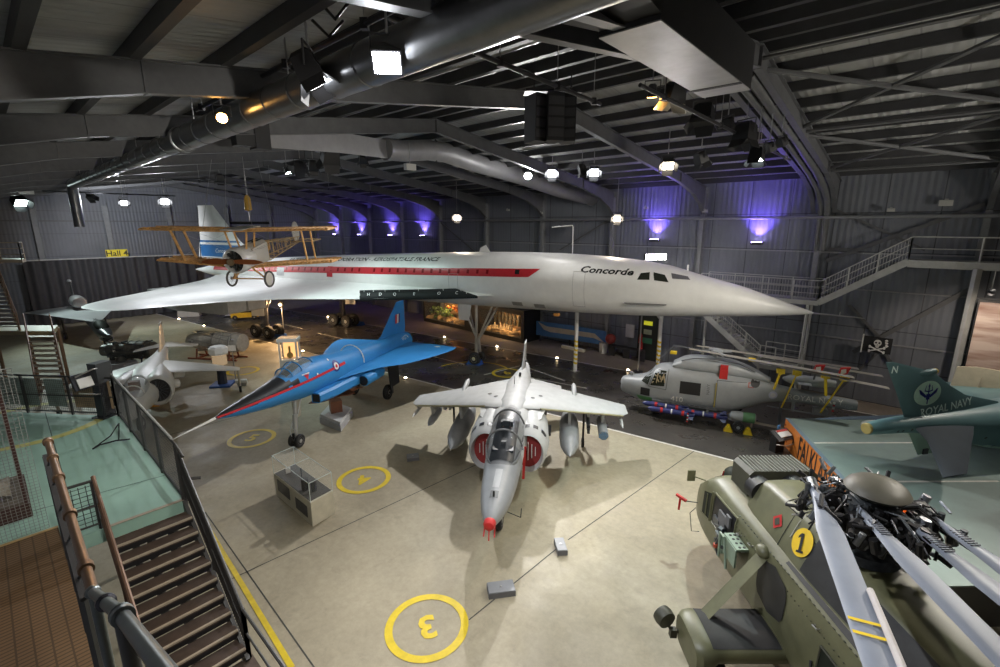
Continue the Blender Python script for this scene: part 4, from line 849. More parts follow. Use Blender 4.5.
m.obj('small_print',mat('print_brown',(.3,.08,.02),.6),pf,0)
m=M()
for (a,b_) in (((815,443.5),(1000,443)),((845,482.5),(1000,482))):
    p=U(*a,PZ)-A; q=U(*b_,PZ)-A; m.face([V3(p,PZ+.004),V3(q,PZ+.004),V3(q+V((0,.09,0)),PZ+.004),V3(p+V((0,.09,0)),PZ+.004)])
m.obj('deck_line',wpaint,pf,0)
t2=thing('training_missile','pale grey missile body lying behind the tail boom of the green jet','missile',U(880,423,PZ+.35),R(12))
m=M(); m.lathe([(.02,-.95),(.12,-.85),(.17,-.6),(.18,.3),(.18,1.6)],(0,0,0),(1,0,0),16); m.obj('body',mat('missile_grey',(.4,.44,.42),.3),t2); 
m=M(); 
for x in (-.3,1.1): m.box((x,0,-.26),(.12,.4,.18))
m.obj('cradle',darksteel,t2,0)
# ================================================================== grey naval helicopter
lg=mat('lynx_grey',(.3,.325,.345),.42,0,.08,2); lgd=mat('lynx_dark',(.1,.11,.12),.5)
l=thing('naval_helicopter','light grey navy helicopter with folded tail parked on the black floor','helicopter',(6.6,24.4,0),R(-24.6))
def cab(x,w,z0,z1,e=2.7,n=28):
    zc=(z0+z1)/2;h_=(z1-z0)/2; return [V((x,w*math.copysign(abs(cos(t))**(2/e),cos(t)),zc+h_*math.copysign(abs(sin(t))**(2/e),sin(t)))) for t in [2*PI*j/n for j in range(n)]]
tb=[(0,.05,1.15,1.45),(.06,.3,.9,1.6),(.4,.5,.76,1.74),(1.0,.72,.58,1.86),(1.35,.82,.5,2.0),(1.75,.88,.46,2.42),(2.2,.9,.44,2.62),(3,.92,.42,2.68),(4.6,.92,.42,2.68),(5.4,.9,.6,2.62),(6.2,.72,.95,2.5),(7.0,.46,1.3,2.3),(7.6,.34,1.42,2.15),(8.4,.3,1.46,2.06),(9.4,.26,1.42,1.95),(10.3,.24,1.42,1.9),(10.5,.22,1.44,1.88)]
fm=M().loft([cab(*r) for r in interp(tb,3)]); fb=fm.bvh(); fm.obj('fuselage',lg,l,45)
LS=(0,1,0)
m=fus([(2.6,2.7,.5,.08,.2,2.4),(3.2,2.75,.62,.4,.3,2.4),(4.0,2.75,.66,.5,.3,2.4),(5.2,2.7,.62,.5,.3,2.4),(6.2,2.55,.42,.36,.3,2.2),(7.0,2.35,.22,.15,.2,2)],22,4); eb=m.bvh(); m.obj('engine_cowling',lg,l,45)
def q4(nm,p,mm,off=.015,b_=fb,dr=LS,nu=4,nv=4): return decal(nm,grid4(*[(x,0,z) for x,z in p],nu,nv),b_,dr,mm,l,off)
q4('windscreen',((1.32,1.98),(1.72,2.42),(1.5,1.62),(1.15,1.72)),win); q4('cockpit_door_window',((1.85,2.42),(2.35,2.42),(2.3,1.66),(1.62,1.62)),win); q4('chin_window',((1.15,1.42),(1.62,1.42),(1.62,1.02),(1.15,1.02)),black)
q4('cabin_window',((3.05,2.05),(4.0,2.05),(4.0,1.42),(3.05,1.42)),black); 
m=M()
for i in range(9): m.cyl((1.7+i*.07,-.86,1.75+(i%3)*.22),(1.76+i*.07,-.9,1.85+(i%4)*.15),.03,6)
m.obj('cockpit_seat',mat('seat_tan',(.4,.33,.2),.6),l)
m=M()
for x0,x1,z0,z1 in ((1.0,2.5,.0,0),):
    for a,b_ in (((1.78,2.5),(1.55,1.55)),((1.55,1.55),(2.4,1.5)),((2.4,1.5),(2.45,2.5)),((4.72,2.3),(4.72,.8)),((4.72,2.3),(6.0,2.3)),((2.6,.75),(5.4,.75))):
        q,_=drape([V((a[0]+(b_[0]-a[0])*i/6,0,a[1]+(b_[1]-a[1])*i/6)) for i in range(7)],[],fb,LS,.004); m.tube(q,.018,5)
m.obj('door_outline',lgd,l)
M().box((4.68,-.94,1.55),(.05,.02,1.3)).obj('door_strip',mat('strip_yellow',(.35,.3,.08),.5),l,0)
q4('danger_mark',((6.05,2.32),(6.3,2.32),(6.3,2.08),(6.05,2.08)),mat('mark_red',(.4,.12,.1),.5),.012); q4('danger_fill',((6.1,2.27),(6.25,2.27),(6.25,2.13),(6.1,2.13)),lg,.018)
roundel(l,(7.15,0,1.78),(.19,0,0),(0,0,.19),1,fb,LS,(mat('pale_roundel',(.5,.53,.68),.4),mat('pale_centre',(.65,.65,.68),.4)))
for tx,sz,x,z,mm in (('410',.4,2.95,1.06,white),('ROYAL NAVY',.36,8.85,1.76,white),('XZ720',.16,10.1,1.62,mat('lett_grey',(.4,.42,.43),.5))): text('lettering',tx,sz,(1,0,-.0),(0,0,1),(x,0,z),mm,l,fb,LS,.02)
vs,fs=text_mesh('NAVY',.2,(0,0,1),(-1,0,0),(4.35,0,1.8)); vs,fs=drape(vs,fs,fb,LS,.015); M().add(vs,fs).obj('lettering',lgd,l,0)
decal('intake_cover',[[V((4.75+.4*u,-.2-.55*v,0)) for u in (0,.33,.66,1)] for v in (0,.2,.4,.6,.8,1)],eb,(0,.3,-1),red,l,.03)
M().box((4.95,-.72,2.55),(.36,.05,.5)).box((4.95,-.68,2.9),(.34,.1,.3)).obj('red_cover',red,l,0)
decal('exhaust_mouth',disc((6.35,0,2.3),(.2,0,0),(0,0,.2),1,18),fb,LS,black,l,.03)
m=M(); m.tube([(3.0,-.5,3.0),(3.6,-.62,3.22),(4.5,-.64,3.28),(5.6,-.55,3.15),(6.3,-.4,2.8)],.03,6); m.obj('cowling_rail',lgd,l)
# rotor head and folded blades
m=M(); m.cyl((4.5,0,3.1),(4.5,0,3.55),.12,12); m.lathe([(.3,3.45),(.34,3.5),(.34,3.6),(.1,3.68)],(4.5,0,0),(0,0,1),16)
for i in range(4):
    a=i*PI/2+.5; m.bar((4.5,0,3.54),(4.5+.8*cos(a),.8*sin(a),3.52),.14,.1)
m.obj('rotor_hub',lg,l,30)
for p,q in (((3.3,-.45,3.62),(10.0,-.9,3.2)),((5.2,-.5,3.5),(11.2,-1.1,2.95)),((5.2,.5,3.5),(11.4,.6,3.0)),((3.6,.45,3.6),(10.6,1.1,3.1))):
    p=V(p);q=V(q); m=M(); m.loft([[p.lerp(q,f)+V((0,w_*a,b_*h_)) for a,b_ in ((-1,0),(-.4,1),(.6,.7),(1,0),(.5,-.6),(-.5,-.6))] for f,w_,h_ in ((0,.07,.06),(.15,.08,.05),(.25,.2,.035),(1,.2,.03))]); m.obj('rotor_blade',mat('lynx_blade',(.28,.27,.24),.5),l,40)
m=M(); m.tube([(4.4,-.2,3.62),(3.4,-.4,3.64),(2.6,-.5,3.75)],.03,6); m.tube([(2.6,-.5,3.75),(2.0,-.9,3.1),(1.6,-1.2,2.4)],.015,5); m.obj('blade_strap',lgd,l)
for x,y,z in ((2.6,-.6,3.4),(6.1,-.5,3.42)): M().box((x,y,z),(.3,.2,.14)).obj('blade_cradle',yellow,l,0)
# tail boom folded forward: pylon and yellow clamps
m=M(); m.loft([cab(x,w_,a,b_,2.2,16) for x,w_,a,b_ in ((7.5,.08,2.5,2.6),(7.8,.25,2.35,2.75),(9.0,.3,2.3,2.8),(9.6,.12,2.4,2.7))]); m.obj('tail_pylon',lg,l)
m=wing([(-.6,8.1,8.6,2.5,.08),(.9,8.0,8.7,2.55,.1)],n=5); m.obj('tailplane',lg,l)
for x0,x1 in ((7.55,7.95),(7.15,7.3),(9.75,9.1),(9.2,9.05)):
    z0=1.25 if x0 in (7.55,9.75) else 2.1
    m=M(); m.bar((x1 if x0>9.5 else x0,-.5,z0),(x0 if x0>9.5 else x1,-.62,3.0),.1,.06); m.box((x0 if x0>9.5 else x1,-.62,3.05),(.34,.14,.22)); m.cyl((x0 if x0>9.5 else x1,-.74,3.0),(x0 if x0>9.5 else x1,-.5,3.0),.1,10); m.obj('folding_clamp',yellow,l,30)
for x in (8.6,9.55): 
    m=M(); m.prism([(x,-.3,3.0),(x+.35,-.3,3.15),(x+.45,-.3,3.45),(x+.1,-.3,3.4)],(0,.16,0),k=0); m.prism([(x+.1,-.31,3.1),(x+.3,-.31,3.2),(x+.28,-.31,3.38),(x+.1,-.31,3.32)],(0,.18,0),k=1); m.obj('tail_rotor_cover',[red,white],l,0); M().cyl((x+.1,-.2,2.7),(x+.15,-.2,3.1),.04,6).obj('cover_pole',lgd,l)
m=M(); 
for i in range(4): m.box((9.6,-.3,1.35+i*.13),(.09,.03,.07),k=i%2)
m.obj('red_white_tag',[red,white],l,0)
m=M(); m.box((9.15,-.1,1.2),(.55,.4,.28)); m.box((8.05,-.2,1.3),(.12,.12,.5)); m.cyl((7.0,-.1,1.1),(10.2,-.2,1.0),.035,8); m.obj('underside_pod',lg,l,0)
M().cyl((7.55,-.3,.02),(7.55,-.3,1.4),.07,8).obj('support_leg',lgd,l)
# weapon carrier: missiles in blue and white with red bands
mb_=mat('missile_navy',(.03,.04,.16),.4); 
for x0,y,z in ((1.45,-1.15,.72),(1.75,-1.35,.55),(3.2,-1.2,.62)):
    m=M(); m.lathe([(.02,-.12),(.1,-.02),(.13,.12),(.13,2.0),(.1,2.1)],(x0,y,z),(1,0,0),14,k=0); 
    for dx in (.5,1.5): m.lathe([(.134,0),(.134,.12)],(x0+dx,y,z),(1,0,0),14,k=1)
    m.lathe([(.134,0),(.134,.07)],(x0+1.0,y,z),(1,0,0),14,k=2)
    for a in (PI/4,3*PI/4,5*PI/4,7*PI/4): m.prism([(x0+1.7,y+.1*cos(a),z+.1*sin(a)),(x0+2.05,y+.1*cos(a),z+.1*sin(a)),(x0+2.05,y+.3*cos(a),z+.3*sin(a)),(x0+1.9,y+.3*cos(a),z+.3*sin(a))],(0,.015,0),k=0)
    m.obj('missile',[mb_,red,white],l,40)
m=M(); 
for x in (2.2,3.4,4.4): m.bar((x,-.85,.85),(x,-1.3,.72),.12,.08)
m.bar((1.8,-1.05,.9),(4.8,-1.05,.9),.14,.1); 
for i in range(8): m.tube([(2.4+i*.25,-1.1,.95),(2.5+i*.25,-1.2,1.0),(2.6+i*.25,-1.1,.85)],.014,5)
m.obj('weapon_carrier',lgd,l,0)
m=M()
for i in range(5): m.box((3.55,-1.5,.62-.1*i),(.08,.02,.06),k=i%2)
m.obj('hanging_tag',[red,white],l,0)
m=M(); m.lathe([(.05,0),(.2,.1),(.24,.35),(.24,1.1),(.15,1.15)],(5.35,-1.15,.75),(1,0,0),16); m.obj('flotation_pod',lg,l); m=M(); m.lathe([(.242,0),(.242,.5)],(5.95,-1.15,.75),(1,0,0),16); m.obj('pod_band',mat('band_green',(.1,.25,.12),.5),l)
m=M(); m.bar((5.6,-.9,.8),(5.75,-1.2,.3),.12); m.cyl((5.8,-1.35,.28),(5.8,-1.0,.28),.06,8); m.bar((5.35,-1.2,.6),(5.8,-1.2,.5),.1); g=m.obj('main_gear',lg,l,0); wheel(M(),(5.8,-1.35,.27),.27,.18).obj('wheel',[rubber,lg],g)
g=M().cyl((5.8,1.3,.28),(5.7,.9,.8),.06,8).obj('main_gear',lg,l); wheel(M(),(5.8,1.35,.27),.27,.18).obj('wheel',[rubber,lg],g)
g=M().cyl((1.9,0,.2),(1.9,0,.6),.06,8).obj('nose_gear',lg,l); wheel(M(),(1.9,0,.2),.2,.14).obj('wheel',[rubber,lg],g)
q4('green_panel',((.95,.95),(1.75,.95),(1.75,.72),(1.1,.72)),mat('chin_green',(.1,.3,.1),.4),.012)
M().box((.55,-.05,1.86),(.2,.1,.16)).obj('nose_sensor',lg,l,0)
# yellow chocks and tow bar
for dx,lb in ((-.42,'yellow wheel chock in front of the grey helicopter main wheel'),(.42,'yellow wheel chock behind the grey helicopter main wheel')):
    a=R(-24.6); c=V((6.6,24.4,0))+V((cos(a),sin(a),0))*(5.8+dx)+V((-sin(a),cos(a),0))*-1.35
    m=M(); m.prism([(-.2,-.16,0),(.2,-.16,0),(.08,-.16,.26),(-.08,-.16,.26)],(0,.32,0)); m.box((0,0,.3),(.12,.1,.08)); tag(m.obj('wheel_chock',yellow,None,0,(c.x,c.y,.01),a),lb,'wheel chock')
p=U(752,422,.3); q=U(783,428.5,.35); m=M(); m.bar(p,q,.09); m.bar(p,p+V((0,0,-.28)),.06); m.bar(q,q+V((0,0,-.33)),.06); tag(m.obj('tow_bar',mat('bar_cream',(.5,.48,.42),.5),None,0),'cream tow bar on the black floor behind the grey helicopter wheel','tow bar')
# ================================================================== skeleton biplane hanging from the roof
wood=mat('spruce',(.75,.42,.15),.5,0,.3,5); woodl=mat('pale_wood',(.6,.42,.2),.5,0,.25,5); linen=mat('linen',(.68,.66,.6),.6,0,.05); mahog=mat('mahogany',(.28,.09,.03),.3,0,.2,4)
bp_=PD(235,261,20.0)
a=thing('skeleton_biplane','wooden skeleton biplane with a white round cowl hanging in the air','aircraft',bp_,(0,R(-7),R(83)))
m=M(); m.lathe([(.5,.8),(.56,.1),(.53,-.05),(.46,-.12),(.45,-.1),(.45,-.02),(.5,.02),(.49,.7)],(0,0,0),(1,0,0),32,cap=False); m.obj('cowling',mat('cowl_white',(.72,.72,.7),.3),a,50)
m=M(); m.lathe([(.12,-.05),(.14,.2),(.4,.3)],(0,0,0),(1,0,0),18)
for i in range(9):
    t=2*PI*i/9; m.cyl((.1,.1*cos(t),.1*sin(t)),(.1,.44*cos(t),.44*sin(t)),.06,8)
m.obj('rotary_engine',mat('engine_dark',(.05,.05,.05),.45,.4,.3,8),a,30)
m=M(); 
for s in (1,-1):
    m.loft([[V((-.2+.05*q*s,s*y,w_*q)) if True else 0 for q in (-1,-.5,0,.5,1)]+[V((-.16+.05*q*s,s*y,w_*q)) for q in (1,.5,0,-.5,-1)] for y,w_ in ((.05,.07),(.3,.1),(.7,.12),(1.1,.1),(1.38,.03))])
m.obj('propeller',mahog,a,30)
M().lathe([(.14,-.1),(.15,0),(.1,.1)],(-.25,0,0),(1,0,0),14).obj('propeller_boss',mat('boss',(.35,.25,.15),.4,.4),a)
def skel(z,span,dih,x0,ch,cov,nm):
    for s in (1,-1):
        m=M(); n=int(span/.2)
        P=lambda x,y,dz=0:V((x,s*y,z+dih*y+dz))
        for i in range(n+1):
            y=.15+(span-.15)*i/n; c_=ch*(1 if y<span-.45 else .65+.35*(span-y)/.45)
            m.prism([P(x0,y,-.01),P(x0+.05*c_,y,.05),P(x0+.35*c_,y,.08),P(x0+c_,y,0),P(x0+.5*c_,y,-.03)],(0,.025,0))
        for f,w_ in ((.0,.05),(.17,.08),(.7,.08)): m.bar(P(x0+f*ch,.1,.02),P(x0+f*ch,span-.1*(f<.5),.02),.035,w_)
        m.bar(P(x0+ch,.1),P(x0+ch,span-.45),.03); m.tube([P(x0,span-.1),P(x0+.25*ch,span+.02),P(x0+.65*ch,span-.05),P(x0+ch,span-.45)],.025,6)
        for i in range(0,n-2,3):
            y=.2+i*.2; m.cyl(P(x0+.17*ch,y),P(x0+.7*ch,y+.55),.006,4)
        m.obj(nm,wood,a,0)
skel(1.2,4.27,.02,.1,1.37,0,'upper_wing'); skel(-.42,4.1,.075,.45,1.37,0,'lower_wing')
m=M(); m.box((.78,0,1.27),(1.3,1.0,.06)); m.obj('centre_section',linen,a,0)
for s in (1,-1):
    for y in (2.9,):
        for x in (.35,1.05): M().bar((x+.32,s*y,-.15),(x,s*(y+.1),1.28),.05,.1).obj('wing_strut',wood,a,0)
    for x in (.4,.95): M().bar((x,s*.35,.45),(x,s*.5,1.2),.04,.08).obj('cabane_strut',wood,a,0)
    m=M(); 
    for p,q in (((.5,.4,.3),(.35,2.9,1.25)),((.7,.4,1.2),(.7,2.9,.1)),((1.2,.4,.3),(1.05,2.9,1.25))): m.cyl((p[0],s*p[1],p[2]),(q[0],s*q[1],q[2]),.006,4)
    m.obj('bracing_wire',steel,a,0)
m=M(); sec_=lambda x,w_,z0,z1:[V((x,w_,z0)),V((x,w_,z1)),V((x,-w_,z1)),V((x,-w_,z0))]
m.loft([sec_(.7,.42,-.4,.4),sec_(1.5,.38,-.35,.5),sec_(1.9,.36,-.33,.52)],True); m.loft([[V((.7,.4*cos(t),.3+.2*sin(t))) for t in [PI*j/8 for j in range(9)]],[V((1.9,.34*cos(t),.45+.22*sin(t))) for t in [PI*j/8 for j in range(9)]]],False,False)
m.obj('forward_fuselage',linen,a,30)
m=M(); L4=[[V((1.9,w_,z)),V((5.3,w_*.12,z*.3+.12))] for w_,z in ((.36,-.33),(.36,.5),(-.36,.5),(-.36,-.33))]
for p,q in L4: m.bar(p,q,.035)
for i in range(8):
    f=i/7.5; g=(i+1)/7.5
    for j in range(4):
        p=L4[j][0].lerp(L4[j][1],f); q=L4[(j+1)%4][0].lerp(L4[(j+1)%4][1],f); m.bar(p,q,.025)
        if i<7: m.cyl(p,L4[(j+1)%4][0].lerp(L4[(j+1)%4][1],g),.006,4)
m.obj('rear_fuselage',woodl,a,0)
m=M(); m.box((2.1,0,.1),(.5,.3,.06)); m.box((2.35,0,.3),(.06,.35,.4)); m.cyl((1.7,0,0),(1.75,0,.4),.02,6); m.obj('pilot_seat',wood,a,0)
m=M(); m.cyl((1.2,.12,.62),(2.0,.12,.66),.03,8); m.cyl((1.2,-.12,.62),(2.0,-.12,.66),.03,8); m.obj('machine_gun',black,a)
m=M()
for s in (1,-1):
    pts=[V((4.3,s*.05,.15)),V((4.25,s*.7,.15)),V((4.5,s*1.2,.15)),V((5.2,s*1.25,.15)),V((5.35,s*.6,.15)),V((5.2,s*.1,.15))]; m.tube(pts,.025,5)
    for i in range(4): m.bar((4.3,s*(.25+i*.27),.15),(5.3,s*(.25+i*.27),.15),.02)
m.obj('tailplane',woodl,a,0)
m=M(); m.prism([V((5.05+.33*cos(t),-.02,.55+.52*sin(t)-.0)) for t in [2*PI*j/20 for j in range(20)]],(0,.04,0)); m.obj('rudder',linen,a,0)
m=M()
for s in (1,-1): m.bar((.5,s*.35,-.38),(.75,s*.8,-.95),.045,.07); m.bar((1.2,s*.35,-.38),(.8,s*.8,-.95),.045,.07)
m.cyl((.78,-.9,-.95),(.78,.9,-.95),.03,8); m.obj('undercarriage',wood,a,0)
for s in (1,-1):
    g=M().tube([V((.78+.33*cos(t),s*.9,-.95+.33*sin(t))) for t in [2*PI*j/24 for j in range(24)]],.045,8,closed=True).obj('wheel',mat('tyre_grey',(.12,.11,.1),.7),a)
    m=M(); m.cyl((.78,s*.86,-.95),(.78,s*.94,-.95),.06,10)
    if s>0:
        for i in range(12): m.cyl((.78,s*.9,-.95),(.78+.31*cos(i*PI/6),s*.9,-.95+.31*sin(i*PI/6)),.006,4)
    else: m.lathe([(.3,0),(.2,.04),(.05,.07)],(.78,-.9,-.95),(0,-1,0),20)
    m.obj('wheel_spokes',linen if s<0 else steel,g)
m=M(); 
for dx in (-1.6,-.6,.6,1.6): m.cyl(bp_+V((dx,.6,1.2)),bp_+V((dx*.6,.9,4.2)),.008,4)
tag(m.obj('suspension_wire',steel,None,0),'thin steel wires holding up the skeleton biplane','wire')
o=thing('hanging_lamp','small amber lamp hanging on a wire above the biplane','lamp',PD(247,198,20.5),0)
M().cyl((0,0,0),(0,0,1.3),.01,5).obj('cord',steel,o); M().lathe([(.05,.12),(.13,0),(.16,-.5),(.05,-.55)],(0,0,0),(0,0,1),12).obj('lamp_shade',mat('amber',(.5,.3,.05),.5),o)
o=thing('light_bar','thin dark bar hanging above the biplane','bar',PD(250,223,24),.1); M().bar((-.95,0,0),(.95,0,0),.08,.12).obj('rail',black,o,0); M().cyl((0,0,0),(0,0,3.2),.012,5).obj('hanger',steel,o)
# ================================================================== pale prototype jump jet on the left
pw=mat('proto_white',(.6,.59,.54),.4,0,.08)
p=thing('prototype_jet','off white early jump jet with a big round engine intake beside the deck railing','aircraft',(-16.05,18.7,0),R(117))
tab=[(0,1.5,.03,.03,.03,2),(.6,1.5,.28,.26,.28,2),(1.5,1.5,.48,.42,.5,2),(2.6,1.55,.62,.5,.68,2.1),(3.6,1.65,.85,.62,.85,2.2),(5,1.75,.95,.66,.9,2.2),(7,1.8,.8,.56,.75,2.1),(9,1.9,.45,.4,.45,2),(11,2.1,.22,.22,.22,2),(12.3,2.2,.05,.06,.06,2)]
fm=fus(tab,24,4); fm.obj('fuselage',pw,p,45)
fus([(1.7,1.9,.2,.1,.2,2),(2.1,1.95,.42,.4,.2,2),(2.7,2.0,.5,.6,.2,2),(3.3,2.05,.48,.55,.2,2),(3.9,2.15,.3,.2,.2,2)],20,4).obj('canopy',canopy,p,60)
m=M()
for x,w_,hh in ((2.1,.44,.42),(3.2,.5,.57)): m.tube([V((x,w_*cos(PI*j/10),1.98+hh*sin(PI*j/10))) for j in range(11)],.03,6)
m.obj('canopy_frame',pw,p); M().box((2.7,0,2.1),(.3,.4,.7)).obj('ejection_seat',mat('seat_brown',(.2,.1,.06),.6),p,0)
for s in (-1,1):
    rg=[[V((x,s*(y+ry*cos(2*PI*j/26)),1.68+rz*sin(2*PI*j/26))) for j in range(26)] for x,y,ry,rz in ((3.3,.75,.5,.58),(3.05,.78,.56,.66),(3.15,.78,.64,.74),(3.6,.74,.68,.78),(5,.62,.6,.7),(6.5,.4,.5,.6))]
    g=M().loft(rg,True).obj('engine_intake',pw,p,50); M().loft([[V((3.29,s*(.76+.5*q*cos(2*PI*j/26)),1.68+.58*q*sin(2*PI*j/26))) for j in range(26)] for q in (.02,1)],False).obj('intake_mouth',black,g,0)
    m=M()
    for i in range(16):
        t=2*PI*i/16; m.bar((3.26,s*.76+.1*cos(t),1.68+.1*sin(t)),(3.24,s*.76+.44*cos(t+.3),1.68+.5*sin(t+.3)),.05,.01)
    m.obj('fan_blade_ring',hubm,g,0)
    wing([(s*.3,4.6,7.6,2.2,.3),(s*.8,4.8,7.4,2.15,.26),(s*2.4,5.4,7.1,1.85,.18),(s*4.0,6.0,6.9,1.47,.08),(s*4.2,6.2,6.8,1.42,.04)],n=7).obj('wing',pw,p,40)
    g=M().cyl((6.5,s*4.1,.2),(6.4,s*4.1,1.45),.06,8).obj('outrigger',mat('gear_pale',(.5,.45,.35),.4),p); wheel(M(),(6.5,s*4.1,.2),.2,.12).obj('wheel',[rubber,steel],g)
    for x in (5.0,7.0): M().cyl((x,s*.85,1.45),(x+.3,s*1.3,1.35),.24,14).obj('nozzle',pw,p)
    wing([(s*.1,10.6,12,2.3,.12),(s*1.7,11.4,12.2,1.95,.05)],n=5).obj('tailplane',pw,p)
wing([(2.1,8.6,11.6,0,.24),(2.5,9.6,11.6,0,.18),(3.75,10.7,11.5,0,.07)],axis='z').obj('fin',pw,p)
for x in (2.6,6.6):
    g=M().cyl((x,0,.34),(x,0,1.1),.09,8).obj('main_gear',darksteel,p); wheel(M(),(x,0,.34),.34,.25).obj('wheel',[rubber,steel],g)
c=U(153,403.5); tag(M().prism([(-.25,-.2,0),(.25,-.2,0),(.12,-.2,.4),(-.12,-.2,.4)],(0,.4,0)).obj('wheel_chock',mat('chock_orange',(.75,.33,.02),.5),None,0,(c.x+.35,c.y-.35,.01),.4),'orange yellow chock below the round intake of the off white jet','wheel chock')
# ================================================================== slender delta research aircraft far left
hp=thing('delta_research_aircraft','slender pale delta winged aircraft with an engine pod on its back, far left','aircraft',(-29.3,34.2,0),R(138.7)); hp.scale=(1.1,1.1,1.08)
hpw=mat('delta_pale',(.42,.42,.43),.35,0,.08); hpd=mat('delta_dark',(.05,.05,.055),.35,.2)
wm=wing([(-3.05,12.6,13.2,1.9,.05),(-2.0,9.4,13.2,1.98,.12),(-.6,4.4,13.2,2.05,.22),(0,2.4,13.2,2.08,.26),(.6,4.4,13.2,2.05,.22),(2.0,9.4,13.2,1.98,.12),(3.05,12.6,13.2,1.9,.05)],n=7); wm.obj('wing',hpw,hp,40)
fus([(-.6,1.55,.03,.03,.03,2),(0,1.5,.25,.2,.25,2),(.8,1.5,.4,.35,.4,2.2),(2,1.6,.45,.5,.45,2.2),(4,1.75,.4,.4,.45,2),(8,1.85,.3,.25,.3,2)],18,3).obj('fuselage',hpd,hp)
fus([(.9,1.8,.2,.1,.2,2),(1.4,1.85,.38,.3,.2,2),(2.2,1.95,.38,.36,.2,2),(3.0,2.0,.2,.1,.2,2)],16,3).obj('canopy',win,hp)
m=M(); m.lathe([(.3,0),(.42,.03),(.5,.3),(.5,1.6),(.3,3.0)],(9.4,0,2.75),(1,0,0),20,k=0); m.lathe([(.29,.02),(.02,.3)],(9.4,0,2.75),(1,0,0),20,k=1); m.obj('engine_pod',[mat('pod_silver',(.35,.33,.34),.3,.5),black],hp)
wing([(2.1,10,13,0,.2),(3.1,11.7,13.2,0,.14),(4.2,12.4,13.3,0,.08)],axis='z',n=6).obj('fin',hpw,hp); M().lathe([(.02,0),(.14,.2),(.14,.7),(.02,.9)],(12.4,0,4.25),(1,0,0),12).obj('fin_bullet',hpw,hp)
for x,y in ((1.6,0),(8.8,1.3),(8.8,-1.3)):
    g=M().cyl((x,y,.3),(x,y,1.6),.07,8).obj('gear_leg',darksteel,hp); wheel(M(),(x,y,.3),.3,.18).obj('wheel',[rubber,steel],g)
M().box((.4,0,1.35),(.5,.5,.6)).obj('nose_equipment',black,hp,0)
m=M()
for i in range(14): m.cyl((random.uniform(-.4,1.5),random.uniform(-.4,.4),random.uniform(1,1.9)),(random.uniform(-.4,1.5),random.uniform(-.4,.4),random.uniform(1,1.9)),.03,5)
m.obj('nose_framework',steel,hp)
# ================================================================== engines on stands
def engine(name,label,px,py,ln,r,rz,mats,seed):
    c=U(px,py); o=thing(name,label,'engine',(c.x,c.y,0),rz,'jet engines on stands'); random.seed(seed)
    m=M(); m.lathe([(r*.35,0),(r*.62,.02*ln),(r*.66,.12*ln),(r*.8,.15*ln),(r*.82,.3*ln),(r*.68,.34*ln),(r*.68,.5*ln),(r,.55*ln),(r,.85*ln),(r*.9,.86*ln),(r*.9,ln)],(-ln/2,0,r+.55),(1,0,0),24); m.obj('casing',mats[0],o,30)
    m=M()
    for i in range(34):
        t=random.random()*6.28; x=random.uniform(-.4,.45)*ln; q=r*random.uniform(.75,1.02); p_=V((x,q*cos(t),r+.55+q*sin(t))); m.box(p_,(random.uniform(.1,.4),random.uniform(.08,.22),random.uniform(.08,.22)),t)
    for i in range(12):
        t=random.random()*6.28; m.tube([V((x*ln,r*1.03*cos(t+x),r+.55+r*1.03*sin(t+x))) for x in (-.35,-.1,.15,.4)],.03,5)
    m.obj('accessories',mats[1],o,0)
    m=M()
    for x in (.55,.7,.85): m.lathe([(r*1.04,0),(r*1.04,.06)],((x-.5)*ln,0,r+.55),(1,0,0),24)
    m.obj('flange',mats[2],o,30)
    m=M()
    for x in (-.3,.3):
        m.bar((x*ln,-r*.8,.05),(x*ln,r*.8,.05),.1); 
        for s in (-1,1): m.bar((x*ln,s*r*.7,.05),(x*ln,s*r*.5,.75),.08)
    m.bar((-.45*ln,-r*.75,.05),(.45*ln,-r*.75,.05),.1); m.bar((-.45*ln,r*.75,.05),(.45*ln,r*.75,.05),.1); m.obj('stand',mats[3],o,0); return o
eg=mat('engine_grey',(.36,.36,.34),.4,.4,.15,4); el=mat('engine_light',(.5,.49,.45),.4,.3,.2,6); ed=mat('engine_mid',(.16,.16,.15),.45,.4,.3,6)
engine('jet_engine','light grey jet engine on a stand behind the octagonal kiosk',218,358,4.5,.72,R(-10),(el,eg,eg,mat('stand_red',(.3,.1,.06),.5)),4)
engine('jet_engine','dark jet engine on a stand left of the pale fin',131,366,3.4,.62,R(5),(ed,hubm,ed,darksteel),9)
o=thing('low_plinth','low pale lavender plinth with a dark object in front of the dark engine','plinth',U(117,370),R(10)); 
M().prism([V((x,y,0)) for x,y in ((-1.4,-.5),(-.9,.6),(.9,.6),(1.3,.1),(.8,-.6),(-.9,-.8))],(0,0,.55)).obj('plinth_top',mat('lavender',(.42,.42,.46),.5),o,0); M().lathe([(.3,0),(.34,.1),(.2,.3),(.05,.38)],(.3,.1,.55),(0,0,1),12).obj('exhibit',ed,o)
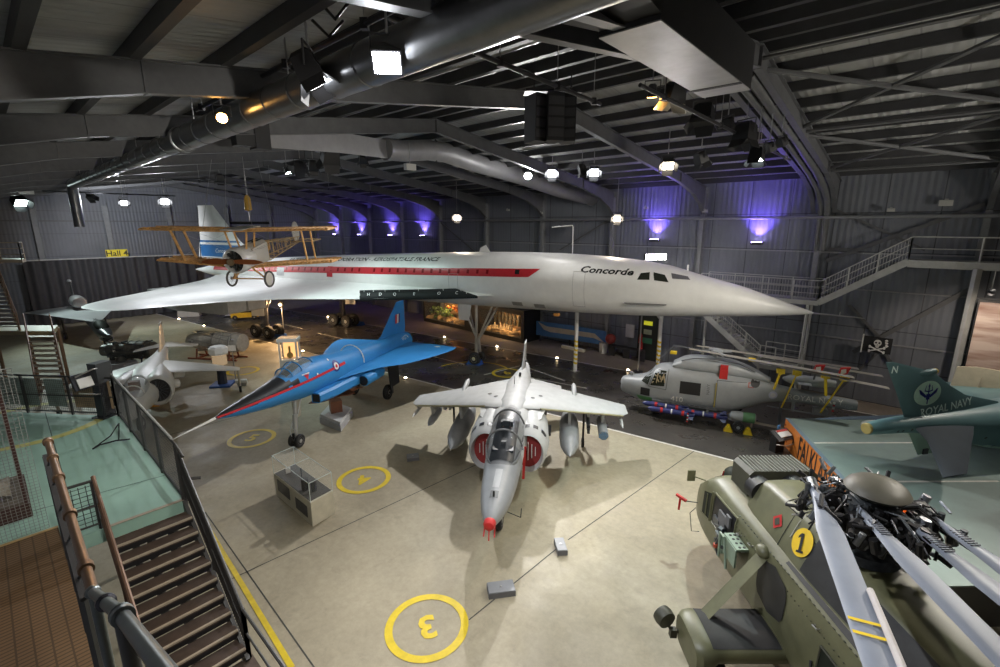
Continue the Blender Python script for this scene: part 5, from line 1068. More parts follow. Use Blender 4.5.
# ================================================================== kiosks, cases, plinths
o=thing('octagonal_kiosk','octagonal kiosk with a white head and a dark blue square base','kiosk',U(223,385),.2)
M().box((0,0,.06),(1.15,1.15,.12)).obj('base',padblue,o,0); M().lathe([(.28,.12),(.24,1.2),(.26,1.3)],(0,0,0),(0,0,1),8).obj('column',mat('kiosk_dark',(.03,.035,.05),.4),o,20)
M().lathe([(.3,1.3),(.42,1.35),(.42,1.9),(.3,1.95)],(0,0,0),(0,0,1),8).obj('screen_ring',mat('screen_glow',(.12,.1,.08),.2,emit=(1,.7,.4),es=.25),o,20)
M().lathe([(.3,1.95),(.5,2.0),(.55,2.1),(.55,2.35),(.4,2.48),(.05,2.5)],(0,0,0),(0,0,1),8).obj('head',white,o,20)
o=thing('sign_post','small white sign on a thin post between the kiosk and the grey engine','sign',U(236,380),0); M().cyl((0,0,0),(0,0,2.2),.035,8).obj('pole',steel,o); M().box((.0,-.03,2.1),(.5,.04,.35)).obj('sign_panel',white,o,0); M().box((0,0,.02),(.4,.4,.04)).obj('base',steel,o,0)
o=thing('low_sign','small low white sign on the concrete beside the kiosk','sign',U(242,386),.2); M().box((0,0,.3),(.65,.1,.3),MX.Rotation(.5,3,'X')).obj('sign_panel',white,o,0); M().box((0,0.05,.1),(.5,.1,.2)).obj('foot',steel,o,0)
c=U(292,374); o=thing('lit_display_case','tall display case glowing orange behind the blue jet cockpit','display case',c,.15)
M().box((0,0,.5),(1.15,.8,1.0)).obj('base',white,o,0); 
m=M()
for x in (-.52,.52):
    for y in (-.35,.35): m.box((x,y,1.65),(.1,.1,1.3))
m.box((0,0,2.38),(1.25,.9,.22)); m.box((0,0,1.04),(1.2,.85,.1)); m.obj('frame',white,o,0)
M().box((0,.33,1.65),(.95,.03,1.15)).obj('back_panel',mat('case_glow',(.7,.4,.2),.5,emit=(1,.55,.2),es=.9),o,0); M().box((0,0,2.5),(1.15,.8,.03)).obj('top_panel',mat('peach',(.6,.35,.2),.5),o,0)
M().ball((0,.0,1.3),(.2,.16,.2)).cyl((0,0,1.4),(0,0,1.9),.07,8).obj('exhibit',mat('exhibit_gold',(.5,.35,.1),.4),o)
# missile on stepped plinth
g1=U(320,423);g2=U(341,432);g3=U(353,416)
ex=(g2-g1);ey=(g3-g2)
o=thing('missile_display','brown winged missile on a stepped grey plinth under the blue jet','missile',g1,0)
gp=mat('plinth_grey',(.36,.36,.37),.5); rust=mat('missile_brown',(.16,.06,.03),.5,0,.25,4)
def block(o,nm,mm,z0,z1,k=0.): 
    c=(ex+ey)/2; pts=[V((0,0,0)),ex,ex+ey,ey]; pts=[(q-c)*(1-k)+c for q in pts]; M().prism([V((q.x,q.y,z0)) for q in pts],(0,0,z1-z0)).obj(nm,mm,o,0)
block(o,'plinth',gp,0,.32); block(o,'plinth_step',mat('plinth_light',(.5,.5,.5),.5),.32,.46,.06)
cc=(ex+ey)/2; M().box(V((cc.x,cc.y,.75)),(.55,.55,.6),.5).obj('pedestal',rust,o,0)
m=M(); d=V((.75,.62,.12)).normalized(); c0=V((cc.x,cc.y,1.35)); m.lathe([(.02,-1.3),(.12,-1.0),(.19,-.6),(.2,.8),(.15,1.2)],c0,d,14)
for sg in (1,-1):
    q=d.cross(V((0,0,1))).normalized()*sg; m.prism([c0+d*-.2+q*.15,c0+d*.7+q*.15,c0+d*.75+q*.75,c0+d*.4+q*.75],(0,0,.04)); m.prism([c0+d*.9+q*.1,c0+d*1.25+q*.1,c0+d*1.3+q*.45],(0,0,.04))
m.prism([c0+d*.7+V((0,0,.15)),c0+d*1.2+V((0,0,.1)),c0+d*1.25+V((0,0,.6)),c0+d*1.0+V((0,0,.6))],(.03,-.03,0)); m.obj('missile_body',rust,o,30)
# glass topped case by circle 4
n0=U(313,526.5);l0=U(276,494.5);r0=U(335,513.5)
o=thing('glass_display_case','cream display case with a clear glass top standing on the concrete by circle 4','display case',n0,0)
ex=l0-n0;ey=r0-n0; CR=mat('case_cream',(.55,.52,.42),.5)
def pts4(k,z,e1=ex,e2=ey): 
    c=(e1+e2)/2; return [V((((q-c)*k+c).x,((q-c)*k+c).y,z)) for q in (V((0,0,0)),e1,e1+e2,e2)]
M().prism(pts4(1,0),(0,0,.86)).obj('base',CR,o,0); M().prism(pts4(.94,.862),(0,0,.02)).obj('display_deck',mat('case_deck',(.07,.065,.06),.6),o,0)
gl=glass('case_glass',(.85,.95,.95),.02,.02); g=pts4(.99,.87); 
for i in range(4):
    q,r_=g[i],g[(i+1)%4]; M().face([q,r_,r_+V((0,0,.68)),q+V((0,0,.68))]).obj('glass_pane',gl,o,0)
M().face([q+V((0,0,.68)) for q in g]).obj('glass_top',gl,o,0)
m=M(); ga=mat('glass_edge',(.55,.62,.6),.2)
for i in range(4): m.bar(g[i]+V((0,0,.68)),g[(i+1)%4]+V((0,0,.68)),.016); m.bar(g[i],g[i]+V((0,0,.68)),.016)
m.bar(g[0].lerp(g[1],.55)+V((0,0,.68)),g[3].lerp(g[2],.55)+V((0,0,.68)),.012); m.obj('glass_edge',ga,o,0)
on=ey.normalized()*-.012
for f0,f1,z0,z1 in ((.1,.4,.2,.62),(.55,.9,.3,.75)):
    M().prism([ex*f0+on+V((0,0,z0)),ex*f1+on+V((0,0,z0)),ex*f1+on+V((0,0,z1)),ex*f0+on+V((0,0,z1))],on*.5).obj('information_panel',mat('panel_photo',(.06,.06,.065),.4,0,.6,6),o,0)
m=M(); c=pts4(1,.88); q=c[0].lerp(c[2],.3); m.cyl(q,q+V((0,0,.4)),.12,8); q=c[0].lerp(c[2],.25)+V((.25,.05,0)); m.cyl(q,q+V((0,0,.35)),.1,8); m.cyl(c[1].lerp(c[3],.5),c[1].lerp(c[3],.5)+V((0,0,.5)),.025,8); m.obj('exhibit',darksteel,o); q=ex*.82+ey*.4; M().box(V((q.x,q.y,1.0)),(.16,.03,.2),.7).obj('caption_card',white,o,0)
# floor boxes
for px,py,w_,d_,h_,rz,lb in ((501,592,.72,.42,.16,R(10),'largest grey floor box lying flat on the concrete near circle 3'),(413,459,.5,.4,.14,R(15),'small grey floor box on the concrete near circle 4'),(560.5,549,.3,.6,.16,R(5),'narrow grey floor box right of the jump jet nose')):
    o=thing('floor_box',lb,'floor box',U(px,py),rz,'grey floor boxes'); m=M(); m.prism([(-w_/2,-d_/2,0),(w_/2,-d_/2,0),(w_/2,d_/2,0),(-w_/2,d_/2,0)],(0,0,h_)); m.obj('body',mat('floor_box_grey',(.13,.135,.15),.5),o,0); M().box((0,0,h_+.012),(w_*.96,d_*.96,.02)).obj('lid',mat('floor_box_lid',(.2,.205,.22),.45),o,0); M().cyl((0,0,h_+.02),(0,0,h_+.035),.03,10).obj('screw',steel,o)
# ================================================================== railings, stairs, gantries
def rail(mb,pts,h=1.1,mids=(.55,),sp=1.5,r=.025,bars=0,kick=0,post=.03):
    P=[V(p) for p in pts]
    for a,b in zip(P,P[1:]):
        n=max(1,round((b-a).length/sp))
        for i in range(n+1): 
            q=a.lerp(b,i/n); mb.bar(q,q+V((0,0,h)),post*1.6)
        for z in (h,)+tuple(mids): mb.cyl(a+V((0,0,z)),b+V((0,0,z)),r if z==h else r*.75,7)
        if bars:
            n=int((b-a).length/bars)
            for i in range(1,n): q=a.lerp(b,i/n); mb.bar(q+V((0,0,.1)),q+V((0,0,h-.05)),.014)
            mb.cyl(a+V((0,0,.1)),b+V((0,0,.1)),r*.7,6)
    return mb
def flight(o,a,b,w,n,dirn,mt,ms,nm='tread',nose=None,riser=0):
    "open stair from top point a (one side) to bottom b; w vector across; treads are parts"
    a=V(a);b=V(b);w=V(w)
    for i in range(1,n+1):
        q=a.lerp(b,i/(n+1)); d=V((b.x-a.x,b.y-a.y,0))/(n+1)
        t=M().prism([q-d*.1,q+d*1.02,q+d*1.02+w,q-d*.1+w],(0,0,-.05)).obj(nm,mt,o,0)
        if riser: M().prism([q+d*.98-V((0,0,.05)),q+d*1.01-V((0,0,.05)),q+d*1.01+w-V((0,0,.05)),q+d*.98+w-V((0,0,.05))],(0,0,-riser)).obj('gap_shade_lip',black,t,0)  # black lip puts the dark gap under each tread into the colour
        if nose: M().prism([q+d*.88+V((0,0,.004)),q+d*1.03+V((0,0,.004)),q+d*1.03+w+V((0,0,.004)),q+d*.88+w+V((0,0,.004))],(0,0,-.03)).obj('nosing',nose,t,0)
    for k in (0,1):
        off=w*k; M().bar(a+off-V((0,0,.1)),b+off-V((0,0,.1)),.06,.3).obj('stringer',ms,o,0)
galvp=mat('gantry_paint',(.46,.47,.46),.5,.1,.12); galvd=mat('gantry_dark',(.12,.125,.13),.5)
def WO(px,py,off): return WP(px,py,off)
g=thing('access_gantry','grey steel walkway and stairs with railings along the cladding wall above the helicopter tail','gantry',(0,0,0))
def wl_(t,off,z): return B(t,OW-off,z)
pA=WO(700,293,1.7); pB=WO(818,303,1.7); pC=WO(908,262,1.7); pD_=WO(1060,270,1.7)
tt=lambda p:p.dot(D)
zA=pB.z; zC=pC.z
Wv=N*1.35
def deck(nm,t0,t1,z,mt,off=1.7,w=1.4,th=.25): return M().prism([wl_(t0,off,z),wl_(t1,off,z),wl_(t1,off-w,z),wl_(t0,off-w,z)],(0,0,-th)).obj(nm,mt,g,0)
deck('walkway',tt(pA),tt(pB),zA+.1,galvp); deck('walkway',tt(pC),tt(pD_),zC+.1,galvp,th=.35)
rail(M(),[wl_(tt(pA),1.7,zA+.1),wl_(tt(pB),1.7,zA+.1)],1.1,(.4,.75),1.3,.028,.14).obj('railing',galvp,g,30)
rail(M(),[wl_(tt(pA),.35,zA+.1),wl_(tt(pB),.35,zA+.1)],1.1,(.55,),1.6,.025).obj('railing',galvp,g,30)
rail(M(),[wl_(tt(pB),1.7,zA+.1),wl_(tt(pC),1.7,zC+.1)],1.1,(.4,.75),1.2,.028,.14).obj('railing',galvp,g,30)
rail(M(),[wl_(tt(pC),1.7,zC+.1),wl_(tt(pD_),1.7,zC+.1)],1.1,(.55,),2.2,.028).obj('railing',galvp,g,30)
flight(g,wl_(tt(pC),1.7,zC+.1),wl_(tt(pB),1.7,zA+.1),Wv,12,None,galvd,galvp)
pE=WO(706,312,1.9); pF=WO(760,362,1.9); zF=pF.z
flight(g,wl_(tt(pE),2.2,pE.z),wl_(tt(pF),2.2,zF),Wv*.8,11,None,galvp,galvp)
rail(M(),[wl_(tt(pE),2.2,pE.z),wl_(tt(pF),2.2,zF)],1.05,(.4,.75),1.2,.028,.16).obj('railing',galvp,g,30)
pG=WO(800,364,1.9)
M().prism([wl_(tt(pF),2.3,zF),wl_(tt(pG),2.3,zF),wl_(tt(pG),.9,zF),wl_(tt(pF),.9,zF)],(0,0,-.25)).obj('landing',galvp,g,0)
rail(M(),[wl_(tt(pF),.95,zF),wl_(tt(pG),.95,zF),wl_(tt(pG),2.3,zF)],1.1,(.4,.75),.9,.028).obj('railing',galvp,g,30)
rail(M(),[wl_(tt(pF),2.3,zF),wl_(tt(pF)*.6+tt(pG)*.4,2.3,zF)],1.1,(.4,.75),.9,.028).obj('railing',galvp,g,30)
for p_,off,z in ((pG,2.2,zA),(pG,1.0,zA),(pE,1.75,zA),(pF,2.2,zF)): M().cyl(wl_(tt(p_),off,.0),wl_(tt(p_),off,z-.1),.07,8).obj('leg',galvp,g)
q=WO(976,280,1.9); M().bar(wl_(tt(q),1.7,0),wl_(tt(q),1.7,zC-.2),.2,.25).obj('leg',galvp,g,0)
M().bar(wl_(tt(q)-5,1.7,0),wl_(tt(q)-5,1.7,zC-.2),.2,.25).obj('leg',galvp,g,0)
# ---- mural, cream wall below it
q0=WO(980,302,2.6); q1=WO(980,370,2.6)
mt=mat('mural_sky',(.3,.2,.16),.6,0,.0); nt=mt.node_tree; tc=nt.nodes.new('ShaderNodeTexCoord'); mp=nt.nodes.new('ShaderNodeMapping'); mp.inputs['Scale'].default_value=(.35,.35,2.2); nz=nt.nodes.new('ShaderNodeTexNoise'); nz.inputs['Scale'].default_value=1.3; nz.inputs['Detail'].default_value=6; cr=nt.nodes.new('ShaderNodeValToRGB')
for a_,b_ in ((tc.outputs['Object'],mp.inputs[0]),(mp.outputs[0],nz.inputs['Vector']),(nz.outputs['Fac'],cr.inputs[0]),(cr.outputs[0],nt.nodes['Principled BSDF'].inputs['Base Color'])): nt.links.new(a_,b_)
cr.color_ramp.elements[0].position=.35; cr.color_ramp.elements[0].color=(.22,.12,.09,1); cr.color_ramp.elements[1].position=.62; cr.color_ramp.elements[1].color=(.5,.4,.35,1)
o=thing('sky_mural','large reddish brown cloudy sky mural panel at the right hand end of the hall','mural',wl_(tt(q0)-3.4,2.6,0),ANG)
hz=(q0.z+q1.z)/2
M().box((0,0,hz),(6.8,.08,q0.z-q1.z)).obj('picture',mt,o,0); M().box((0,-.08,hz),(6.9,.06,q0.z-q1.z+.2)).obj('backing_frame',black,o,0)
o=thing('cream_screen_wall','low cream screen wall below the brown sky mural','screen',wl_(tt(q0)-3.2,3.6,0),ANG)
zc=U(960,362,0); z1=WO(973,366,3.6).z
M().prism([(-4,0,0),(3.9,0,0),(3.5,0,z1*.97),(2.9,0,z1),(-4,0,z1*.93)],(0,.12,0)).obj('panel',mat('cream_wall',(.52,.47,.36),.6),o,0); M().prism([(2.6,.2,0),(3.2,.2,0),(2.7,.2,z1*.9)],(0,.1,0)).obj('buttress',mat('cream_wall2',(.45,.4,.3),.6),o,0)
# ---- pirate flag
pc=WO(877,345,1.2); o=thing('pirate_flag','black pirate flag with white skull and crossbones on the far wall','flag',pc,ANG)
m=M(); nx=12
def fz(x): return .06*sin(x*5)
m.loft([[V((-(x-.0),fz(x)+dy,z)) for dy,z in ((0,-.42),(0,.42),(-.012,.42),(-.012,-.42))] for x in [-.6+1.2*i/nx for i in range(nx+1)]]); m.obj('cloth',black,o,60)
m=M(); m.cyl((.62,0,-.5),(.62,0,.5),.03,8); m.obj('hoist_edge',white,o)
sk_=mat('skull_white',(.7,.7,.68),.6)
m=M(); f_=.03
m.prism([V((.16*cos(t)-.02,.09,.13+.17*sin(t))) for t in [2*PI*j/18 for j in range(18)]],(0,.02,0)); m.prism([V((.08*cos(t)-.02,.09,-.05+.09*sin(t))) for t in [2*PI*j/12 for j in range(12)]],(0,.02,0))
for s in (-1,1): 
    m.bar((-.02-s*.3,.1,-.34),(-.02+s*.3,.1,-.1),.02,.06,up=(0,0,1))
    for e in (-1,1):
        for dz in (-.03,.03): m.ball((-.02+s*e*.3,.1,-.22+e*.12+dz),(.05,.02,.05),8,6)
m.obj('skull',sk_,o,0)
m=M()
for x in (-.09,.05): m.prism([V((x+.045*cos(t),.115,.14+.05*sin(t))) for t in [2*PI*j/10 for j in range(10)]],(0,.01,0))
m.prism([(-.04,.115,.02),(0,.115,.02),(-.02,.115,.07)],(0,.01,0)); m.obj('skull_eyes',black,o,0)
m=M()
for i in range(3): m.ball((-.36-.02*i,.1,.3-.14*i),(.07,.015,.05),8,6); m.bar((-.3-.03*i,.1,.22-.14*i),(-.42,.1,.2-.12*i),.02,.03)
m.obj('flag_emblem',sk_,o)
# ---- left hand staircase beyond the deck
st=mat('stair_wood',(.5,.43,.33),.5,0,.15); sts=mat('stair_red',(.3,.19,.12),.5)
o=thing('left_staircase','open wooden tread staircase with a landing behind the green deck, far left','staircase',(0,0,0))
a0=PD(27,331,27); b0=PD(38,392,23.5); w0=PD(53,331,27)-a0; w0.z=0
flight(o,a0,b0,w0,11,None,st,sts,nose=mat('stair_nosing',(.5,.45,.35),.5))
for s,k in ((0,0),(1,1)):
    rail(M(),[a0+w0*k,b0+w0*k],1.0,(.5,),1.6,.035).obj('railing',sts,o,30)
lw=-w0*1.6; back=V((-.6,.8,0))
M().prism([a0+w0,a0+w0+lw*1.4,a0+w0+lw*1.4+back*2,a0+w0+back*2],(0,0,-.25)).obj('landing',mat('landing_sand',(.42,.35,.2),.5),o,0)
a1=a0+w0*-.2+back*3.6+V((-1.2,-.4,3.9)); b1=a0+w0*-.3+back*.3
flight(o,a1,b1,-w0*1.1,16,None,st,sts,nose=mat('stair_nosing',(.5,.45,.35),.5)); rail(M(),[a1,b1],1.0,(.5,),1.6,.035).obj('railing',sts,o,30)
M().prism([a1+w0*.3,a1-w0*1.5,a1-w0*1.5+back*1.5,a1+w0*.3+back*1.5],(0,0,-.25)).obj('landing',sts,o,0)
tp=a1+w0*.3+V((0,0,0)); rail(M(),[tp+V((.1,0,0)),tp+w0*.9,tp+w0*.9+back],1.0,(.3,.65),.9,.03).obj('railing',st,o,30)
M().prism([tp,tp+w0*.9,tp+w0*.9+back*1.3,tp+back*1.3],(0,0,-.2)).obj('landing',st,o,0)
for p_ in (a0,a0+w0,a0+lw+back*1.8,a0+w0+back*1.8): M().cyl((p_.x,p_.y,0),(p_.x,p_.y,p_.z-.1),.09,8).obj('leg',sts,o)
# ---- green deck with railings
DZ=4.5
dk=mat('deck_mint',(.32,.52,.45),.45,0,.1,.8); 
nt=dk.node_tree
R0=U(184,499.5,DZ); L0=U(108,526.5,DZ); F0=U(129,414,DZ); E0=U(-60,405,DZ)
tR,oR=R0.dot(D),R0.dot(N); tF=F0.dot(D); oL=L0.dot(N)
o=thing('flight_deck_gallery','mint green raised gallery floor with a faded yellow circle on it','deck',(0,0,0))
M().prism([B(tR,oR,DZ),B(tF,oR,DZ),B(tF+3.3,-.6,DZ),B(tF+3.3,-1.9,DZ),B(tR,-1.9,DZ)],(0,0,-.25)).obj('deck_floor',dk,o,0)
m=M(); c=U(28,424,DZ); n=44
m.loft([[V((c.x+cos(2*PI*j/n)*r,c.y+sin(2*PI*j/n)*r,DZ+.006)) for j in range(n)] for r in (1.55,1.8)],False); m.obj('deck_circle',mat('deck_yellow',(.55,.55,.2),.5),o,0)
m=M()
for p_,q_ in (((45,412),(70,500)),((0,520),(185,470))): m.face(paint(U(*p_,DZ),U(*q_,DZ),.02,DZ+.004))
m.obj('deck_joint',mat('deck_joint',(.08,.12,.11),.6),o,0)
M().prism([B(tR-.03,oR+.05,DZ+.02),B(tF,oR+.05,DZ+.02),B(tF,oR,DZ+.02),B(tR-.03,oR,DZ+.02)],(0,0,-.4)).obj('edge_beam',darksteel,o,0)
for t_ in (tR+.3,(tR+tF)/2,tF-.2): M().cyl(B(t_,oR-.2,0),B(t_,oR-.2,DZ-.25),.09,8).obj('leg',darksteel,o)
rl=mat('rail_dark',(.065,.065,.065),.45,.3)
def mesh(mb,a,b,h0,h1,sp=.12,w=.006):
    a=V(a);b=V(b);L_=(b-a); n=int(L_.length/sp)
    for i in range(n+1): q=a.lerp(b,i/n); mb.bar(q+V((0,0,h0)),q+V((0,0,h1)),w)
    for i in range(int((h1-h0)/sp)+1): z=V((0,0,h0+i*sp)); mb.bar(a+z,b+z,w)
    return mb
o=thing('deck_railing','dark mesh railing along the right edge of the mint green gallery','railing',(0,0,0))
rail(M(),[B(tF,oR,DZ),B(tR,oR,DZ)],1.15,(.08,),1.5,.025).obj('rail_frame',rl,o,30); mesh(M(),B(tF,oR,DZ),B(tR,oR,DZ),.1,1.1,.085,.005).obj('mesh_infill',rl,o,0)
M().cyl(B(tR,oR,DZ+1.15),B(tR-.3,oR+.03,DZ+.98),.025,8).obj('handrail_end',rl,o); M().cyl(B(tR-.1,oR+.05,DZ+.45),B(tR-.2,oR+.28,DZ+.42),.03,8).obj('rail_stub',rl,o)
M().cyl(B(tF,oR,DZ+1.2),B(tR+.2,oR,DZ+1.2),.022,8).obj('top_rail',galvp,o)
o=thing('deck_railing','dark railing with mesh panels along the far edge of the mint green gallery','railing',(0,0,0))
rail(M(),[B(tF,oR,DZ),B(tF+3.3,-.6,DZ)],1.1,(.08,.55),1.25,.025).obj('rail_frame',rl,o,30); mesh(M(),B(tF,oR-.2,DZ),B(tF+3.3,-.6,DZ),.1,1.05,.06,.005).obj('mesh_infill',rl,o,0); 
for f0,f1 in ((.02,.3),(.36,.5),(.56,.9)):
    ff=lambda f,z:B(tF+.08+3.3*f,oR+(-.6-oR)*f,z)
    M().prism([ff(f0,DZ+.2),ff(f1,DZ+.2),ff(f1,DZ+1.0),ff(f0,DZ+1.0)],D*.02).obj('display_board',mat('board_pale' if f0>.1 else 'board_sand',(.3,.38,.34) if f0>.1 else (.45,.32,.2),.5,0,.3,2),o,0)
# ---- stairs going down from the deck
o=thing('gallery_stairs','brown open stairs with pale nosings going down from the mint green gallery','staircase',(0,0,0))
brn=mat('carpet_brown',(.075,.052,.04),.85,0,.2,6); nos=mat('nosing_pale',(.42,.36,.28),.5)
Wd=B(0,oR)-B(0,oL)
flight(o,B(tR+.1,oL,DZ),B(tR-.255*10,oL,DZ-1.8),Wd,9,None,brn,rl,nose=nos,riser=.09)
M().prism([B(tR-.03,oL,DZ),B(tR+.05,oL,DZ),B(tR+.05,oR,DZ),B(tR-.03,oR,DZ)],(0,0,.006)).obj('nosing',nos,o,0)
zl=DZ-1.85; M().prism([B(tR-2.5,oL-.1,zl),B(tR-4.2,oL-.1,zl),B(tR-4.2,oR+.1,zl),B(tR-2.5,oR+.1,zl)],(0,0,-.2)).obj('landing',brn,o,0)
rail(M(),[B(tR,oR+.04,DZ),B(tR-2.55,oR+.04,zl),B(tR-4.2,oR+.04,zl)],.95,(.5,),1.3,.025).obj('railing',rl,o,30)
m=M(); 
for i in range(60): f=i/59; q=B(tR-2.55*f,oR+.04,DZ+(zl-DZ)*f); m.bar(q+V((0,0,.1)),q+V((0,0,.9)),.012)
m.obj('mesh_infill',rl,o,0)
rail(M(),[B(tR+.1,oL-.05,DZ),B(tR-2.55,oL-.05,zl)],.95,(.5,.2),1.3,.03).obj('railing',mat('rail_bronze',(.2,.12,.08),.45,.3),o,30)
rail(M(),[B(tR+.05,oL-.55,DZ),B(tR+.05,oL-.08,DZ)],.9,(.1,.45),.5,.025).obj('railing',rl,o,30); mesh(M(),B(tR+.05,oL-.55,DZ),B(tR+.05,oL-.08,DZ),.1,.85,.08,.008).obj('mesh_infill',rl,o,0)
for t_ in (tR-2.6,tR-4.1):
    for oo in (oL,oR): M().cyl(B(t_,oo,0),B(t_,oo,zl-.2),.07,8).obj('leg',rl,o)
# ---- brown carpeted gallery on the left with the net above it, camera side
brg=lines_mat('gallery_carpet',(.14,.085,.04),.07,.16,.02,.55,.8,.3,0,ax=(0,1))
o=thing('carpeted_gallery','brown ribbed gallery floor on the left below the tube handrail','floor',(0,0,0),ANG)
tE=U(55,528,DZ).dot(D); oE=.16
M().prism([(tE,1.9,DZ+.02),(tE,-oE,DZ+.02),(tE-10,-oE,DZ+.02),(tE-10,1.9,DZ+.02)],(0,0,-.25)).obj('gallery_floor',brg,o,0)
M().prism([(tE,1.9,DZ+.03),(tE,-oE,DZ+.03),(tE-.06,-oE,DZ+.03),(tE-.06,1.9,DZ+.03)],(0,0,-.02)).obj('edge_strip',mat('strip_sand',(.45,.32,.15),.5),o,0)
o=thing('safety_net','fine wire safety net hanging at the far edge of the brown gallery floor','net',(0,0,0))
mesh(M(),B(tE,-1.85,0),B(tE,oE-.1,0),DZ+.05,DZ+2.9,.055,.0045).obj('net_mesh',mat('net_wire',(.25,.26,.25),.5),o,0); M().cyl(B(tE,-1.85,DZ+2.9),B(tE,oE-.1,DZ+2.9),.01,6).obj('top_wire',steel,o)
# ---- tube handrails next to the camera
bz=mat('tube_bronze',(.17,.105,.06),.38,.6,.15,6); tg=mat('tube_grey',(.13,.15,.15),.35,.7,.15,5)
A_=PD(48,442,4.0); B_=PD(93,592,2.3); C_=PD(122,615,1.5); E_2=PD(215,735,.85)
o=thing('tube_handrail','bronze and grey tube handrail with round couplings in the foreground left','handrail',(0,0,0))
M().tube([A_,A_.lerp(B_,.5),B_],.025,14).obj('sloping_tube',bz,o)
M().tube([B_,C_,C_.lerp(E_2,.5),E_2],.022,16).obj('level_tube',tg,o)
for f in (0.0,.17,.35,.62,.9): q=A_.lerp(B_,f); dd=(B_-A_).normalized(); M().lathe([(.026,-.03),(.036,-.025),(.036,.025),(.026,.03)],q,dd,14).obj('coupling',bz,o)
dd=(E_2-C_).normalized(); M().lathe([(.02,-.035),(.032,-.03),(.034,-.01),(.027,.0),(.034,.01),(.032,.03),(.02,.035)],C_,dd,18).obj('coupling',tg,o); M().lathe([(.024,-.03),(.034,-.02),(.034,.02),(.024,.03)],B_.lerp(C_,.55),(C_-B_).normalized(),16).obj('coupling',mat('coupling_dark',(.05,.05,.06),.35,.6),o)
M().ball(B_,.033,14,10).obj('elbow',tg,o); M().cyl(C_-V((0,0,.02)),C_-V((0,0,1.3)),.024,12).obj('post',rl,o); M().cyl(B_,B_-V((0,0,1.3)),.022,12).obj('post',tg,o)
o=thing('mesh_guard_frame','dark square framed guard rail running beside the bronze tube handrail','railing',(0,0,0))
A2=PD(45,456,4.0); B2=PD(84,600,2.5); M().bar(A2,B2,.03).obj('top_bar',rl,o,0)
for f in (0,.25,.5,.75,1): q=A2.lerp(B2,f); M().bar(q,q-V((0,0,1.0)),.025).obj('upright',rl,o,0)
M().bar(A2-V((0,0,.5)),B2-V((0,0,.5)),.02).obj('mid_bar',rl,o,0); mesh(M(),A2,B2,-.95,-.03,.06,.004).obj('mesh_infill',rl,o,0)
for f in (.12,.3,.5,.7,.9): q=A2.lerp(B2,f); M().cyl(q,A_.lerp(B_,f),.008,6).obj('bracket',rl,o)
# ---- lectern with screen on the deck
b_=U(107,416,DZ); o=thing('touchscreen_lectern','tall black lectern with screens at the corner of the mint green gallery','lectern',b_,PHI+.5)
blk=mat('lectern_black',(.02,.022,.028),.4)
M().prism([(-.17,-.12,0),(.17,-.12,0),(.1,-.1,1.35),(-.12,-.1,1.35)],(0,.22,0)).obj('column',blk,o,0)
M().box((.05,0,1.25),(.4,.3,.55)).obj('head',mat('lectern_head',(.05,.055,.06),.4),o,0)
M().box((-.42,-.05,1.15),(.55,.06,.42),MX.Rotation(-.3,3,'X')).obj('screen',blk,o,0); M().box((-.42,-.1,1.12),(.35,.02,.26),MX.Rotation(-.3,3,'X')).obj('notice',white,o,0); M().tube([(-.05,-.1,1.4),(-.3,-.25,1.45),(-.7,-.2,1.35)],.02,6).tube([(-.1,-.1,.7),(-.4,-.35,.8),(-.75,-.3,.95)],.02,6).obj('bracket',steel,o)
M().tube([(-.0,-.1,.9),(-.25,-.3,.7),(-.2,-.25,.1)],.02,6).obj('stand_leg',blk,o)
M().box((0,0,.02),(.5,.4,.04)).obj('base',blk,o,0)
b_=U(112,445,DZ); o=thing('floor_stand','low thin black curved floor stand on the mint green gallery','stand',b_,PHI)
M().tube([(-.35,0,.03),(-.2,.12,.04),(.1,.12,.04),(.35,0,.03)],.02,6).tube([(-.35,0,.03),(0,-.05,.25),(.2,-.02,.5)],.015,6).tube([(.15,.1,.03),(.2,-.02,.5)],.015,6).obj('frame',blk,o)
# ---- exhibit with terrain model at the left edge
b_=U(30,500,DZ); o=thing('terrain_model_case','dark red framed case with a terrain model at the left edge of the gallery','display case',(b_.x,b_.y,DZ),PHI+PI/2)
dr_=mat('case_red',(.05,.016,.012),.5); M().box((.0,.75,.13),(1.5,1.5,.26)).obj('base',dr_,o,0); M().box((0,.75,.27),(1.4,1.4,.04)).obj('display_deck',mat('terrain_deck',(.12,.1,.08),.7,0,.4,3),o,0)
for x,y in ((-.72,.05),(.72,.05)): M().bar((x,y,.26),(x,y,2.3),.035).obj('post',dr_,o,0)
m=M(); random.seed(5); nn=12
hh=[[.04+.32*max(0,sin(i*.5+.4)*sin(j*.45+.5))+random.uniform(0,.06) for j in range(nn)] for i in range(nn)]
m.add([V((-.6+1.2*i/(nn-1),0.2+1.1*j/(nn-1),.29+hh[i][j])) for i in range(nn) for j in range(nn)],[(i*nn+j,(i+1)*nn+j,(i+1)*nn+j+1,i*nn+j+1) for i in range(nn-1) for j in range(nn-1)]); m.obj('terrain',mat('terrain',(.22,.2,.16),.8,0,.4,4),o,40)
